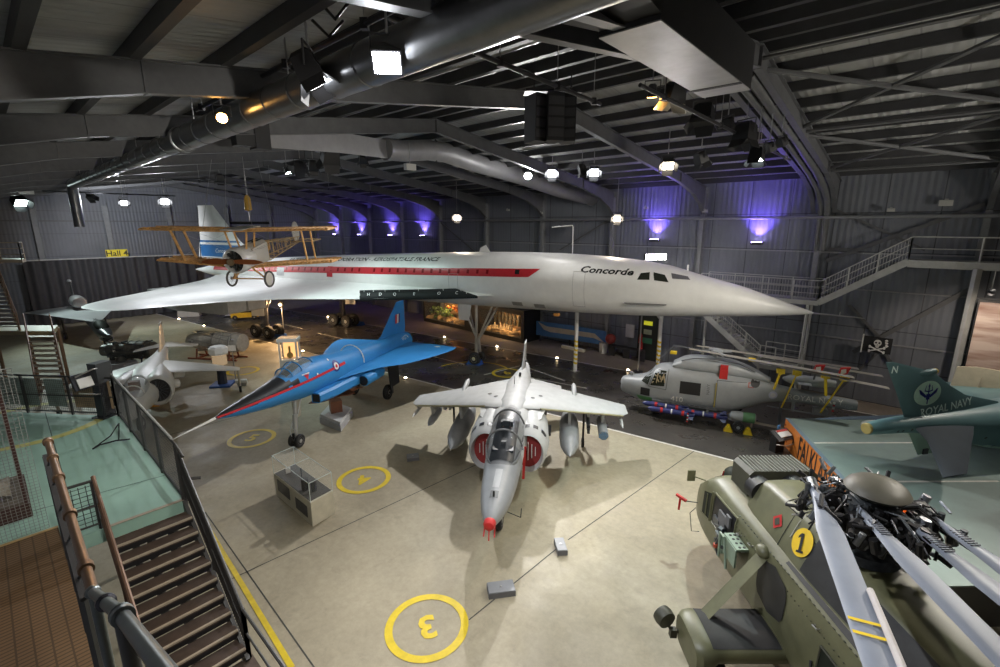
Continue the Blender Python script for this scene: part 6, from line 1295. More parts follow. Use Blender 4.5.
# ================================================================== exhibits below the airliner
cs=thing('diorama_case','long black display case with two warmly lit dioramas below the airliner','display case',(0,0,0))
q0=U(424,321);q1=U(523.5,343.5); e=(q1-q0).normalized(); nb_=V((-e.y,e.x,0)); nb_=nb_ if nb_.y>0 else -nb_; Lc=(q1-q0).length; q1=q0+e*Lc
dkc=mat('case_black',(.022,.021,.02),.4); HC=2.75; DP=2.2
def cp_(s,d,z): return q0+e*s+nb_*d+V((0,0,z))
def cbox(nm,s0,s1,d0,d1,z0,z1,mm,par=cs): return M().prism([cp_(s0,d0,z0),cp_(s1,d0,z0),cp_(s1,d1,z0),cp_(s0,d1,z0)],(0,0,z1-z0)).obj(nm,mm,par,0)
s1,s2,s3,s4=.15,Lc*.46,Lc*.62,Lc-.35
cbox('plinth',0,Lc,0,DP,0,.35,dkc); cbox('roof',0,Lc,0,DP,2.35,HC,dkc); cbox('side_panel',-.05,s1,0,DP,.35,2.35,dkc); cbox('side_panel',s4,Lc+.02,0,DP,.35,2.35,dkc); cbox('divider',s2,s3,0,DP,.35,2.35,dkc); cbox('back_panel',0,Lc,DP-.1,DP,.35,2.35,mat('case_tan',(.4,.26,.13),.6,0,.25,1.5))
cbox('glass_pane',s1,s2,.02,.03,.35,2.35,gl); cbox('glass_pane',s3,s4,.02,.03,.35,2.35,gl)
random.seed(21)
sand=mat('diorama_sand',(.45,.3,.14),.8,0,.35,3); gf=mat('diorama_green',(.12,.2,.05),.7,0,.4,4); orf=mat('diorama_orange',(.55,.18,.03),.6,0,.3,4); pal=mat('diorama_pale',(.6,.48,.3),.6)
m=M(); 
for a,b_ in ((s1,s2),(s3,s4)):
    for i in range(26): m.ball(cp_(random.uniform(a+.2,b_-.2),random.uniform(.5,1.7),.38),(random.uniform(.3,.7),random.uniform(.3,.6),random.uniform(.1,.45)),10,6)
m.obj('diorama_ground',sand,cs)
m=M()
for i in range(46): 
    s=random.uniform(s1+.3,(s1+s2)/2); z=random.uniform(.5,1.5); m.ball(cp_(s,random.uniform(.5,1.4),z),(random.uniform(.1,.22),)*3,7,5)
m.obj('diorama_foliage',gf,cs)
m=M()
for i in range(18): s=random.uniform((s1+s2)/2-.4,s2-.9); m.ball(cp_(s,random.uniform(.6,1.4),random.uniform(1.3,2.0)),(random.uniform(.1,.2),)*3,7,5)
m.obj('diorama_blossom',orf,cs)
m=M()
for i in range(9): s=s3+.2+i*(s4-s3-.4)/9; m.lathe([(.16,0),(.12,.5),(.2,.55),(.02,1.2)],cp_(s,1.7,.9),(0,0,1),8)
m.obj('diorama_trees',mat('diorama_dark',(.06,.05,.03),.7),cs)
m=M()
for i in range(9): s=random.uniform(s3+.3,s4-.4); c_=cp_(s,random.uniform(.5,1.2),random.uniform(.55,.9)); m.box(c_,(random.uniform(.3,.9),random.uniform(.1,.25),random.uniform(.08,.2)),random.uniform(-.5,.5)); 
for i in range(6): s=random.uniform(s3+.3,s4-.4); m.lathe([(.09,0),(.1,.35),(.06,.42),(.07,.5),(.02,.56)],cp_(s,.7,.6),(0,0,1),8)
m.obj('diorama_models',pal,cs)
for s,pw in (((s1+s2)/2,55),((s3+s4)/2,70)):
    l=bpy.data.lights.new('case_lamp','AREA'); l.energy=pw; l.color=(1,.62,.3); l.size=1.6; l.size_y=.3; l.shape='RECTANGLE'; lo=bpy.data.objects.new('case_lamp',l); C.objects.link(lo); lo.location=cp_(s,.5,2.3); lo.rotation_euler=(R(25),0,math.atan2(e.y,e.x))
# blue banner with pale aeroplane
b0=U(536,341);b1=U(605,353); ee=(b1-b0).normalized(); Lb=(b1-b0).length
o=thing('blue_banner','blue board with a pale arrow shaped aeroplane standing below the airliner','banner',b0,0)
zt0,zt1,zb0,zb1=1.75,1.7,.55,.62
nbb=V((-ee.y,ee.x,0)); nbb=nbb if nbb.y<0 else -nbb
m=M(); m.prism([V((0,0,zb0)),ee*Lb+V((0,0,zb1)),ee*Lb+V((0,0,zt1)),ee*Lb*.55+V((0,0,zt0+.05)),V((0,0,zt0))],nbb*-.06); m.obj('board',mat('banner_blue',(.07,.2,.45),.5),o,0)
pts=[(.03,1.7),(.16,1.42),(.85,1.42),(.99,.8),(.84,1.05),(.22,.98),(.12,1.12)]
M().prism([ee*Lb*a_+V((0,0,z)) for a_,z in pts],nbb*.02).obj('aeroplane_shape',mat('banner_pale',(.55,.5,.42),.5),o,0)
m=M(); 
for f in (.05,.5,.95): m.bar(ee*Lb*f-nbb*.12,ee*Lb*f-nbb*.12+V((0,0,1.6)),.08)
m.obj('support',darksteel,o,0)
o=thing('cream_plank','cream plank lying on the carpet in front of the blue banner','plank',U(573,350),math.atan2(ee.y,ee.x)-.1); M().box((0,0,.12),(2.1,.3,.2)).obj('plank_body',CR,o,0); M().box((0,-.08,.25),(2.0,.1,.06)).obj('ridge',white,o,0)
o=thing('white_bin','white square bin below the right end of the blue banner','bin',U(603,353),.3); M().lathe([(.3,0),(.34,.75),(.34,.8),(.28,.8)],(0,0,0),(0,0,1),4).obj('body',white,o,0); M().box((0,0,.83),(.5,.5,.05),PI/4).obj('lid',mat('lid_grey',(.4,.4,.4),.5),o,0)
o=thing('red_float','dark red round float on a stand beside the blue banner','float',B(U(609,351).dot(D)-.6,31.2),0); M().ball((0,0,1.25),.4,18,12).obj('ball',mat('float_red',(.3,.04,.03),.35,0,.3,5),o); M().lathe([(.3,0),(.12,.1),(.12,.9)],(0,0,0),(0,0,1),12).obj('stand',darksteel,o)
k_=lambda px,py,off:WP(px,py,off)
c=B(WP(690,340,.5).dot(D)+3.0,OW-.25,0)
o=thing('exit_board','dark wall board with yellow and green emergency signs behind the white post','sign board',B(WP(648,335,.3).dot(D),OW-.32,0),ANG)
M().box((0,0,1.7),(1.5,.1,3.4)).obj('panel',mat('board_dark',(.02,.025,.022),.5),o,0); M().box((.0,.07,2.75),(.65,.03,.3)).obj('exit_sign',mat('sign_yellow',(.6,.6,.02),.4,emit=(.8,.8,.05),es=.3),o,0); M().box((0,.07,2.1),(.6,.03,.35)).obj('notice',mat('sign_cream',(.45,.5,.35),.5),o,0); M().box((0,.07,1.45),(.75,.03,.4)).obj('notice',mat('sign_green',(.06,.25,.13),.5),o,0)
o=thing('wall_notice','pale notice sheet on the grey wall beside the emergency board','notice',WP(630,331,.3),ANG); M().box((0,0,0),(.65,.04,.95)).obj('sheet',mat('notice_grey',(.5,.5,.5),.5),o,0); M().box((0,-.02,0),(.72,.03,1.02)).obj('frame',steel,o,0)
o=thing('long_bench','dark bench with thin legs against the far wall near the red float','bench',B(WP(627,352,.9).dot(D),OW-1.0,0),ANG); M().box((0,0,.8),(2.6,.6,.08)).obj('bench_top',darksteel,o,0)
for x in (-1.2,0,1.2): M().bar((x,0,0),(x,0,.8),.06,.5).obj('leg',darksteel,o,0)
o=thing('fire_extinguisher','red fire extinguisher on the far wall beside the dark bench','fire extinguisher',B(WP(641,348,.4).dot(D),OW-.45,.5),0); M().lathe([(.12,0),(.13,.05),(.13,.75),(.06,.85),(.04,.95)],(0,0,0),(0,0,1),14).obj('cylinder',red,o); M().tube([(0,0,.95),(-.12,-.05,.95),(-.16,-.05,.5)],.02,6).obj('hose',black,o)
o=thing('fire_extinguisher','red fire extinguisher on the far wall right of the red float','fire extinguisher',B(WP(641,337,.4).dot(D),OW-.45,1.2),0); M().lathe([(.12,0),(.13,.05),(.13,.6),(.06,.7),(.04,.78)],(0,0,0),(0,0,1),14).obj('cylinder',red,o); M().tube([(0,0,.78),(-.12,-.05,.78),(-.16,-.05,.4)],.02,6).obj('hose',black,o)
# information trolley by the platform
b_=U(776,451); o=thing('information_stand','small black stand with a red and white sign beside the orange wall','sign',b_,R(20))
M().box((0,0,.35),(.5,.3,.7)).obj('column',black,o,0); M().box((0,-.2,.85),(.95,.55,.06),MX.Rotation(.5,3,'X')).obj('tray',darksteel,o,0); M().box((.05,-.2,.92),(.6,.35,.03),MX.Rotation(.5,3,'X')).obj('sign_panel',white,o,0); M().box((.05,-.09,.985),(.6,.1,.032),MX.Rotation(.5,3,'X')).obj('red_heading',red,o,0); M().tube([(-.6,-.45,.6),(-.2,-.6,.55),(.3,-.55,.55),(.6,-.3,.6)],.03,6).obj('handle_bar',steel,o); M().box((.1,.1,1.08),(.14,.05,.16)).obj('blue_tab',mat('tab_blue',(.1,.25,.5),.5),o,0)
# things under the airliner wing, far left
for (px,py,w_,h_,mm,nm,lb) in ((190,316,2.1,1.0,mat('box_grey',(.35,.34,.32),.6),'grey_crate','grey crate on the dark floor below the airliner wing'),(232,317,1.5,1.2,mat('frame_pale',(.5,.52,.55),.5),'framed_notice','framed notice below the airliner wing'),(246,319,2.6,.9,mat('cart_yellow',(.6,.4,.03),.5),'equipment_trolley','yellow trolley below the airliner wing next to the lamp')):
    o=thing(nm,lb,nm.split('_')[-1],U(px,py),.3); 
    if nm=='grey_crate': M().prism([(-w_/2,-.5,0),(w_/2,-.5,0),(w_/2*.9,-.4,h_),(-w_/2*.9,-.4,h_)],(0,.9,0)).obj('body',mm,o,0); M().box((0,0,h_+.03),(w_*.95,1,.08)).obj('lid',mat('box_lid',(.42,.41,.39),.6),o,0)
    elif nm=='framed_notice': M().box((0,0,h_*.6),(w_,.06,h_)).obj('frame',darksteel,o,0); M().box((0,-.05,h_*.55),(w_*.85,.03,h_*.8)).obj('sheet',mm,o,0); M().box((0,0,.05),(w_,.5,.08)).obj('foot',darksteel,o,0)
    else:
        M().box((0,0,.5),(w_,1.0,.5)).obj('body',mm,o,0); M().box((.3,0,.85),(w_*.5,.8,.25)).obj('motor',darksteel,o,0)
        for x in (-.9,.9):
            for y in (-.5,.5): wheel(M(),(x,y,.25),.25,.15).obj('wheel',[rubber,steel],o)
# curtain on the end wall and the hall sign
m=M(); n=150; t_=TE-1.2
def endpt(px,py,t=t_): d=ray(px,py); return V((0,0,H))+d*((t-0)/d.dot(D))
oa=endpt(22,262).dot(N); ob=endpt(196,262).dot(N); zt_=endpt(100,258.5).z
m.loft([[B(t_+.14*sin(i/n*2*PI*15),oa+(ob-oa)*i/n,z) for i in range(n+1)] for z in (0.05,zt_)],False,False)
o=thing('pleated_curtain','tall dark grey pleated curtain in front of the end wall','curtain',(0,0,0)); m.obj('cloth',mat('curtain_grey',(.05,.05,.056),.75,0,.15),o,60); M().bar(B(t_,oa,zt_+.06),B(t_,ob,zt_+.06),.25,.1).obj('curtain_rail',mat('rail_pale',(.45,.45,.45),.5),o,0)
c=endpt(117,253.5); o=thing('hall_sign','yellow sign reading Hall 4 above the dark pleated curtain','sign',c,0)
sx=(endpt(128,253).dot(N)-endpt(106,253).dot(N)); sz=(endpt(117,249.5).z-endpt(117,257.5).z)
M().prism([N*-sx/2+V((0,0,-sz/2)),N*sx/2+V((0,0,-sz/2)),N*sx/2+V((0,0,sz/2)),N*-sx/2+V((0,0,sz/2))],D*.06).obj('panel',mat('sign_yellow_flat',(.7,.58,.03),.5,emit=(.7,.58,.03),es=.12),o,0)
text('lettering','Hall 4',sz*.95,N,(0,0,1),-D*.02,black,o,bold=.01)
# ================================================================== ducts under the roof
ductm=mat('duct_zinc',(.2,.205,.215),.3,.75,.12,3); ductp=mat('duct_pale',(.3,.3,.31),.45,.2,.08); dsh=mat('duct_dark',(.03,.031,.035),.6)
P0=PD(290,96,9.4); o=thing('spiral_duct','long round zinc ventilation duct running away under the left roof slope','duct',(0,0,0))
Pm=P0+D*7.2; Pe=P0+D*30.5
m=M(); m.lathe([(.33,-.1),(.38,-.08),(.38,.08),(.33,.1)],Pm,D,24); 
m.obj('joint_ring',ductm,o,30)
ds_=[M().cyl(P0-D*9,Pm,.33,24),M().cyl(Pm,Pe,.29,24)]
for i in range(1,26): 
    q=P0+D*(i*1.15-4); m=ds_[0 if i*1.15-4<7.2 else 1]; r_=.333 if i*1.15-4<7.2 else .293
    m.lathe([(r_,-.015),(r_+.012,0),(r_,.015)],q,D,24)
for m in ds_: m.obj('duct_pipe',ductm,o,30)
M().tube([Pe,Pe+D*.3-V((0,0,.15)),Pe+D*.45-V((0,0,.6)),Pe+D*.45-V((0,0,2.6))],.28,20).obj('outlet_pipe',ductm,o,40)
for i in (0,6,13,20,27): q=P0+D*i; M().bar(q+V((0,0,.4)),q+V((0,0,2.2)),.02).obj('hanger',steel,o,0)
o=thing('pale_duct','pale rectangular and round ventilation duct curving below the apex of the roof','duct',(0,0,0))
p=[PD(262,134,16.5),PD(330,141,19.5),PD(385,149,23),PD(402,151,24)]
M().loft([[q+N*a*.0+V((a*.1,0,b)) for a,b in ()] or [q+V((-.25,-.3,.42)),q+V((.25,.3,.42)),q+V((.25,.3,-.42)),q+V((-.25,-.3,-.42))] for q in p[:3]]).obj('duct_box',ductp,o,30)
M().tube([p[2],p[3],PD(428,150,25),PD(446,153,26),PD(475,163,28),PD(520,176,31),PD(560,190,34),PD(598,200,36)],.52,20).obj('duct_pipe',ductp,o,50)
q=PD(436,151,25.5); M().lathe([(.53,-.08),(.6,0),(.53,.08)],q,V((1,.2,0)),20).obj('joint_ring',dsh,o)
for (px,py,z) in ((340,140,20),(430,150,25),(480,165,28)): q=PD(px,py,z); M().bar(q+V((0,0,.3)),q+V((0,0,1.6)),.03).obj('hanger',steel,o,0)
o=thing('duct_end_box','dark square duct end below the left roof slope','duct',PD(259,133,16.3),PHI); M().box((0,0,0),(.5,.6,1.1)).obj('end_box',dsh,o,0); M().box((-.5,0,-.3),(.7,.5,.4)).obj('bracket',dsh,o,0)
# air handling duct near the camera
hA=12.65; q=[U(605,42,hA),U(663.5,22.5,hA),U(750.5,90,hA),U(704,99,hA)]
n1=(q[2]-q[1]).normalized(); wv=(q[0]-q[1]); wv=wv-n1*wv.dot(n1); La=(q[2]-q[1]).length
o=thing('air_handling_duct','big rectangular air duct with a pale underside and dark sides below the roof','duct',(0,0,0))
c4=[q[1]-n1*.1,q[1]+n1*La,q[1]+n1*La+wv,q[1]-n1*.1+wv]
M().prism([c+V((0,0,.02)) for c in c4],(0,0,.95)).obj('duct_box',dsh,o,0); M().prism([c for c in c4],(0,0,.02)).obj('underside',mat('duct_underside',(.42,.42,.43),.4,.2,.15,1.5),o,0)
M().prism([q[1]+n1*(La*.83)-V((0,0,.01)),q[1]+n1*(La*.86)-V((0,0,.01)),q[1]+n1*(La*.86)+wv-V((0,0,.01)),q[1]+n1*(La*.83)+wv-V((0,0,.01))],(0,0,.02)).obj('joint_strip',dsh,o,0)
M().prism([c4[0]-n1*.9-wv*.1+V((0,0,.1)),c4[0]-wv*.0+V((0,0,.1)),c4[3]+V((0,0,.1)),c4[3]-n1*.9+wv*.35+V((0,0,.1))],(0,0,.9)).obj('fan_unit',black,o,0)
M().tube([c4[3]+wv*.2+V((0,0,.9)),c4[3]+wv*.6+V((0,0,.7)),c4[3]+wv*.8-n1*.4+V((0,0,.9))],.06,8).obj('hose',steel,o)
o=thing('rafter_pipe','pair of grey pipes following the double rafter down to the right wall','pipe',(0,0,0))
tr=T0+BAY-.02
for dt,dz,r_ in ((-.2,.05,.16),(.12,-.02,.1)):
    M().tube([B(tr+dt,oo,z+dz) for oo,z in ((15.5,13.72),(22,12.85),(27.2,12.0),(29.6,11.45),(30.9,10.95),(31.6,10.2),(31.65,8.2))],r_,10).obj('pipe_run',frame_m,o)
m=M()
for oo in (18,20,22,24,26,28): m.box(B(tr,oo,13.78-.142*(oo-OA)+.02),(1.0,.06,.06),ANG)
m.obj('pipe_strap',darksteel,o,0)
# lighting bars
def lbar(a,b,lb,r=.05):
    a=V(a);b=V(b); o=thing('lighting_bar',lb,'lighting bar',(0,0,0)); M().cyl(a,b,r,10).obj('bar_tube',darksteel,o)
    for f in (.1,.4,.7,.95): q=a.lerp(b,f); M().cyl(q,q+V((0,0,1.4)),.01,5).obj('hanger',steel,o); M().box(q,(.12,.12,.16)).obj('clamp',darksteel,o,0)
    return o
lbar(U(385,15,12.75),U(600,104,12.75),'lighting bar sloping right from the bright square floodlight to the speaker cluster')
lbar(U(400,6,12.75),U(196,110,12.75),'lighting bar running left above the big barn door floodlight')
lbar(U(640,85,12.9),U(790,160,12.3),'lighting bar carrying the cluster of lamps below the big rectangular duct')
lbar(B(36,9,12.4),B(36,24,12.4),'lighting bar across the hall above the middle of the airliner')
lbar(PD(20,190,40),PD(175,196,38),'lighting bar far left in front of the end wall')
# cables
lbc=iter(('from the bar end','beside the white floodlight','left of the barn door floodlight','over the barn door floodlight'))
for a_,b_ in (((385,15),(455,-5)),((440,30),(470,0)),((318,0),(330,40)),((312,20),(345,34))):
    p=U(*a_,12.9);q=U(a_[0]+30,a_[1]-12,13.3); p.z=min(p.z,12.9); q.z=13.1; tag(M().tube([p,(p+q)/2-V((0,0,.25)),q],.025,6).obj('power_cable',black,None),'black power cable looping above the lighting bars '+next(lbc),'cable')
# ================================================================== lamps
LG={}
def lamp(px,py,z,sz,tgt,label,doorm=None,col=(1,.95,.9),lit=30,pw=0,ang=70,kind='box',rad=None,name='stage_spotlight',door=1,spill=0):
    p=PD(px,py,z); tg=V(tgt); o=thing(name,label,'spotlight',p,0,'stage lamps under the roof')
    d=(tg-p).normalized(); rm=d.to_track_quat('-Z','Y').to_matrix()     # local -Z is the beam
    L=lambda v:rm@V(v)*sz
    m=M()
    if kind=='box': m.loft([[L((a*w_,b*w_*.8,zz)) for a,b in((-1,-1),(1,-1),(1,1),(-1,1))] for zz,w_ in ((.95,.3),(.8,.42),(.1,.5),(0,.5))])
    else: m.lathe([(.18*sz,-.9*sz),(.3*sz,-.8*sz),(.34*sz,-.1*sz),(.4*sz,0)],(0,0,0),d,16)
    m.obj('housing',darksteel if lit and not door else black,o,30)
    if lit:
        m=M(); 
        if kind=='box': m.add([L((a*.44,b*.34,-.015)) for a,b in((-1,-1),(1,-1),(1,1),(-1,1))],[(0,1,2,3)])
        else: m.lathe([(.36*sz,0),(.34*sz,.03*sz),(.01,.06*sz)],d*.005,d,16)
        m.obj('lens',lamp_mat('lens_%d_%d_%d_%d'%(lit,col[0]*100,col[1]*100,col[2]*100),col,lit),o,0)
    if door:
        m=M()
        for a,b in ((0,1),(0,-1),(1,0),(-1,0)):
            q=[L((.5*a+.5*b,.4*b-.4*a,0)),L((.5*a-.5*b,.4*b+.4*a,0)),L((.75*a-.4*b,.68*b+.35*a,-.42)),L((.75*a+.4*b,.68*b-.35*a,-.42))]
            m.prism(q,L((.02*a,.02*b,.02)))
        m.obj('barn_door',doorm or black,o,0)
    m=M(); s=sz*.56; u=V((d.y,-d.x,0)); u=u.normalized() if u.length>.01 else V((1,0,0))
    bk_=L((0,0,.4)); top=V((0,0,s*1.3))
    m.tube([bk_+u*s,bk_+u*s+top,bk_-u*s+top,bk_-u*s],.02,6); m.obj('yoke',darksteel,o)
    zt=min(zr(max(-1,min(31,p.dot(N))))-.1,p.z+3); M().cyl(bk_+top,bk_+top+V((0,0,max(.1,zt-p.z-top.z))),.02,6).obj('hanger',steel,o)
    if pw: spot('spot_lamp',p+d*(.05+.1*sz),tg,pw,col,ang,rad or sz*.3,.7)
    if spill:
        l=bpy.data.lights.new('lamp_spill','POINT'); l.energy=spill; l.color=col; l.shadow_soft_size=.2; lo=bpy.data.objects.new('lamp_spill',l); C.objects.link(lo); lo.location=p+d*(.5+.3*sz)
    return o
cool=(.92,.95,1.0); wrm=(1,.86,.68); amb=(1,.5,.12)
lamp(387,63,6.6,.42,(-1.0,1.5,7.0),'bright white square floodlight, largest and brightest lamp below the roof',None,cool,60,700,110,door=0)
lamp(316,82,7.8,.5,(2,9,2),'big black barn door floodlight pointing down in front of the spiral duct',None,cool,14,2600,90)
lamp(222,118,10.2,.3,(-3,4,7),'small amber lamp on the lighting bar above the spiral duct',None,amb,40,260,80,'can',door=0)
lamp(528,176,28,.6,(.6,11,1),'brilliant round lamp above the middle of the airliner',None,(1,.98,.95),250,7500,110,'can',door=0,spill=120)
lamp(552,174,26,.5,(0,9,2),'small white lamp right of the brilliant round lamp',None,cool,25,900,60)
lamp(594,173,24,.5,(3,9,2),'white lamp with barn doors above the airliner nose section',None,cool,22,1500,70)
lamp(583,172,24.4,.45,(8,26,3),'dark unlit lamp beside the white lamp above the airliner',None,cool,0)
lamp(668,166,20,.5,(5,9,2),'white lamp on the curved rafter right of the speaker cluster',None,wrm,22,1600,80)
lamp(702,163,20,.5,(13,22,2),'dark unlit lamp between two lit lamps under the right roof slope',None,cool,0)
lamp(652,97,15,.42,(6,20,0),'small amber pair lamp left of the black lamp boxes',None,amb,20,250,80,'can',door=0)
lamp(663,98,15,.32,(8,20,0),'second small amber lamp of the pair below the big rectangular duct',None,amb,6,0,80,'can',door=0)
lamp(672,103,15,.62,(4,20,0),'black lamp box with cream flaps below the big rectangular duct',mat('flap_cream',(.55,.5,.4),.5),wrm,0)
lamp(702,122,15,.62,(3,12,0),'black lamp box hanging square, second of the lamps below the big rectangular duct',None,wrm,0)
lamp(744,141,15.5,.6,(7,16,0),'black lamp box above the lit cool lamp at the right cluster',None,cool,0)
lamp(756,160,15.5,.42,(7,15,1),'cool white lit lamp, lowest of the right cluster',None,(.85,1,.95),45,2600,80)
lamp(728,128,16,.36,(12,20,0),'small silver lamp at the top of the right cluster',None,cool,0,door=0)
lamp(770,152,15.8,.34,(14,18,1),'bronze coloured lamp right of the cool white lit lamp',None,wrm,0,door=0)
lamp(782,146,16,.3,(16,20,1),'small dark lamp at the right end of the lamp cluster',None,wrm,0,door=0)
lamp(288,173,28,.42,(-8,30,2),'teal tinted bright lamp above the biplane wing',None,(.75,1,.95),90,1800,90,'can',door=0)
lamp(301,171,27,.6,(-12,32,2),'black lamp box right of the teal tinted lamp',None,cool,0)
lamp(313,169,26,.5,(-14,34,2),'lit silver lamp right of the teal tinted lamp',None,cool,18,1500,80)
lamp(330,162,23,.8,(-12,30,2),'large dark lamp box hanging below the pale duct',None,cool,0)
lamp(363,162,26,.4,(-10,36,4),'small silver lamp with a red flap below the pale duct',None,wrm,8,0)
lamp(21,203,40,.9,(-30,38,2),'twin lamp with teal glow far left near the end wall',None,(.8,1,.95),30,3500,90)
lamp(92,198,38,.5,(-36,56,4),'small dark lamp far left beside the spiral duct end',None,cool,5,2600,120)
lamp(124,203,38,.5,(-18,26,2),'small white lamp far left above the hall sign',None,cool,16,1300,100)
lamp(165,202,36,.6,(-14,20,2),'silver lamp hanging above the left end of the biplane wing',None,cool,14,1500,100)
lamp(220,181,34,.5,(-22,38,6),'flat white lamp above the airliner fin',None,cool,16,2000,100)
lamp(457,218,36,.5,(-2,20,4),'small lit lamp in front of the cladding above the airliner',None,wrm,20,500,70)
lamp(617,219,30,.5,(5,18,6),'small lit lamp on the tie rail above the airliner lettering',None,wrm,16,500,70)
# unseen lamps behind and beside the gallery, added to light hall, roof and aircraft
for k,(t_,oo,tg,pw) in enumerate(((-4,6,(-3,14,0),1100),(-6,14,(3,13,0),2000),(-5,22,(7,8,3),2400),(-5,29,(14,15,2),2200),(1,1,(-9,16,0),1300),(4,-.5,(-17,24,0),2200),(-6,14,B(12,22,14),700),(-7,24,B(12,25,14),1300),(-8,3,(-10.5,20,8.8),5200),(6.8,.2,(-9,9.5,4.5),500),(-5,17,(6,28.5,4.5),5200))):
    p=B(t_,oo,12.2 if k<6 or k>8 else 8.5); d=(V(tg)-p).normalized(); o=thing('stage_spotlight','unseen lamp added outside the picture to light the hall','spotlight',p,0,'added fill lamps outside the picture'); M().lathe([(.1,-.6),(.2,-.5),(.24,0)],(0,0,0),d,14).obj('housing',black,o); M().lathe([(.22,0),(.01,.03)],d*.01,d,14).obj('lens',lamp_mat('lens_hidden',wrm,15),o); M().cyl((0,0,0),(0,0,.9),.02,6).obj('hanger',steel,o)
    spot('spot_lamp',p+d*.1,tg,pw,(1,.93,.82),(66 if k<6 else 110 if k<8 else 34 if k<10 else 52),.25,.8)
# white box fittings
def wbox(px,py,z,w_,lb):
    o=thing('white_light_fitting',lb,'light fitting',PD(px,py,z),PHI); M().box((0,0,0),(w_,w_*.4,w_*.5)).obj('body',white,o,0); M().bar((0,0,w_*.2),(0,0,w_*.2+1.0),.03).obj('hanger',steel,o,0)
wbox(410,167,22,.55,'white box fitting hanging below the pale round duct'); wbox(26,191,38,.9,'white box fitting far left above the teal twin lamp')
for px,py,lb in ((946,203,'white junction box on the tie rail at the far right'),(891,210,'small white box on the cladding above the gantry'),(646,208,'small white box on the tie rail above the left blue wall light'),(705,211,'small white box on the tie rail beside the curved rafter'),(508,210,'small pale box on the tie rail left of the brilliant lamp ray'),(541,213,'small pale box on the tie rail above the airliner lettering end')):
    q=WP(px,py,.55); o=thing('wall_box',lb,'box',q,ANG); s=.5 if px>900 else .3; M().box((0,0,0),(s,.15,s*.55)).obj('body',mat('box_white',(.5,.5,.48),.5),o,0); M().box((0,.1,s*.3),(s*.3,.1,.1)).obj('bracket',steel,o,0)
# speaker cluster
c=PD(552,118,12.6); o=thing('speaker_cluster','cluster of black loudspeakers hanging from the lighting bar below the roof apex','speaker',c,PHI-.75)
for x,y,rz,w_ in ((-.42,.05,.5,.5),(.0,-.1,.12,.46),(.42,.0,-.3,.5)):
    rm=MX.Rotation(rz,3,'Z'); m=M(); m.loft([[V((x,y,0))+rm@V((a*w_*.5,b,z)) for a,b in((-1,-.3),(1,-.3),(.7,.3),(-.7,.3))] for z in (-.62,.55)]); s_b=m.obj('speaker_box',mat('speaker_black',(.025,.025,.028),.6),o,0)
    m=M()
    for i in range(4): m.prism([V((x,y,0))+rm@V((a*w_*.46,-.315,z+i*.26-.55)) for a,z in((-1,.02),(1,.02),(1,.22),(-1,.22))],(0,.005,0))
    m.obj('grille',mat('grille',(.06,.06,.065),.5),s_b,0)
m=M(); m.box((0,0,.62),(1.5,.5,.06)); 
for x in (-.5,.5): m.cyl((x,0,.6),(x,0,1.1),.02,6)
m.obj('frame',darksteel,o,0)
# flood on a pole behind the airliner nose
c=PD(656,257,30); o=thing('pole_floodlight','bright white floodlight bar on a thin pole behind the airliner cockpit','floodlight',(c.x,c.y,0),.2)
M().cyl((-.65,.1,0),(-.65,.1,c.z+.1),.05,8).obj('pole',steel,o); M().box((0,.1,c.z),(1.5,.2,.4)).obj('housing',darksteel,o,0); M().box((0,-.01,c.z),(1.4,.02,.34)).obj('lens',lamp_mat('flood_lens',(1,.93,.9),30),o,0); M().cyl((-.65,.1,.02),(-.65,.1,.06),.35,14).obj('base',darksteel,o)
spot('spot_lamp',c+V((0,-.2,0)),c+V((0,-6,-4)),900,(1,.95,.9),120,.3)
c=PD(281,304,42); o=thing('stand_lamp','warm orange lamp on a stand on the dark floor below the airliner wing','lamp',(c.x,c.y,0),0)
M().cyl((0,0,0),(0,0,c.z-.15),.04,8).obj('pole',steel,o); M().lathe([(.1,.3),(.22,.2),(.26,0)],(0,0,c.z),(.15,-1,-.1),14).obj('housing',black,o); M().lathe([(.22,0),(.01,.06)],V((0,0,c.z))+V((.0,-.02,0)),(.15,-1,-.1),14).obj('lens',lamp_mat('stand_lens',(1,.6,.25),60),o); M().cyl((0,0,0),(0,0,.04),.3,12).obj('base',darksteel,o)
l=bpy.data.lights.new('stand_lamp_light','POINT'); l.energy=900; l.color=(1,.62,.3); l.shadow_soft_size=.15; lo=bpy.data.objects.new('stand_lamp_light',l); C.objects.link(lo); lo.location=c+V((.06,-.5,-.1))
q=WP(967,292,2.2); 
q=PD(991,292,19); o=thing('wall_lamp','small warm lamp below the gantry above the sky mural','lamp',q,ANG); M().lathe([(.05,-.2),(.13,-.05),(.15,0)],(0,0,0),(-.3,-1,-.2),12).obj('housing',black,o); M().lathe([(.12,0),(.01,.03)],V((0,0,0)),(-.6,.7,-.2),12).obj('lens',lamp_mat('wall_lens',(1,.7,.4),25),o); M().bar((0,0,.05),(0,0,.9),.03).obj('bracket',steel,o,0); spot('spot_lamp',q+V((-.2,-.2,-.1)),q+V((1.5,1.5,-3)),350,(1,.85,.7),110,.1)
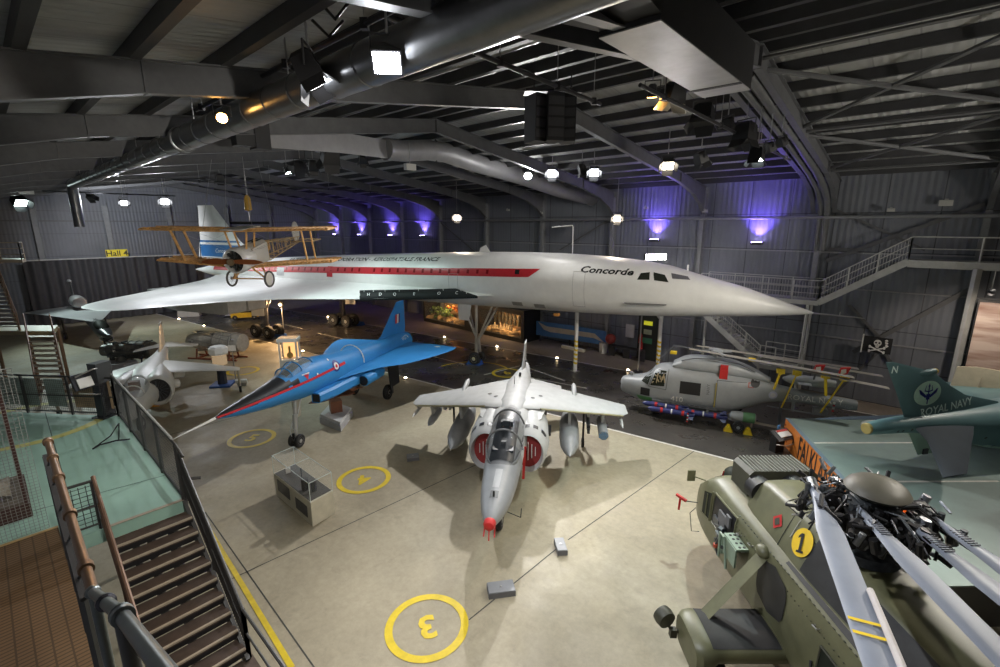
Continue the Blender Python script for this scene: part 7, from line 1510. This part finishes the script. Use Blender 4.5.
# floor uplights along the runway lines
fl_lab=('near the diorama case left end','in front of the diorama case','left of the cream plank','in front of the white post','at the far left by the airliner wheels','beside the blue jet main wheel','on the near line by the grey engine','on the near line far left','behind the lit display case')
for (px,py),lb in zip(((444.6,338),(497,347.5),(557,359),(628,371),(328,317.5),(405.6,379),(204,326.5),(179,319.6),(303,352)),fl_lab):
    q=U(px,py); o=thing('floor_light','small round floor light '+lb,'floor light',q,0,'floor lights along the runway lines'); M().lathe([(.14,0),(.15,.05),(.1,.07)],(0,0,.01),(0,0,1),14).obj('rim',steel,o); M().ball((0,0,.08),(.1,.1,.06),10,6).obj('lens',lamp_mat('floor_lens',(1,.75,.45),18),o)
# blue wall washers
for i,((px,py),w_) in enumerate(zip(((655,240),(757,243),(423,236),(391,235.5),(360,235),(335,234.5)),(.9,.9,.9,.9,.9,.9))):
    q=WP(px,py,.3); lbs=('second from the right of the blue wall lights','rightmost blue wall light above the gantry walkway','third from the right of the blue wall lights','fourth from the right of the blue wall lights','second from the left of the blue wall lights','leftmost blue wall light behind the biplane wing')
    o=thing('blue_wall_light','blue uplight on the cladding, '+lbs[i],'wall light',q,ANG,'blue wall lights'); m=M(); m.loft([[V((a*.35,b,z)) for a,b in((-1,-.0),(1,-.0),(.8,.3),(-.8,.3))] for z in (-.1,.05)]); m.obj('housing',darksteel,o,0); M().box((0,.13,.06),(.55,.2,.02)).obj('lens',lamp_mat('blue_lens',(.5,.4,1),25),o,0)
    spot('blue_wash',q-N*.12+V((0,0,.1)),q+N*.16+V((0,0,2)),1100 if i<2 else 1200,(.2,.12,1),95,.08,.9)
    spot('blue_wash',q-N*.35+V((0,0,.1)),q-N*2.6+V((0,0,3.6)),1100 if i<2 else 1500,(.2,.12,1),84,.08,.9)
w=bpy.data.worlds.new('world'); SC.world=w; w.use_nodes=True
w.node_tree.nodes['Background'].inputs[0].default_value=(.5,.55,.65,1); w.node_tree.nodes['Background'].inputs[1].default_value=.02
vs=SC.view_settings; vs.view_transform='Standard'; vs.look='None'; vs.exposure=.36; vs.gamma=1; vs.use_curve_mapping=False
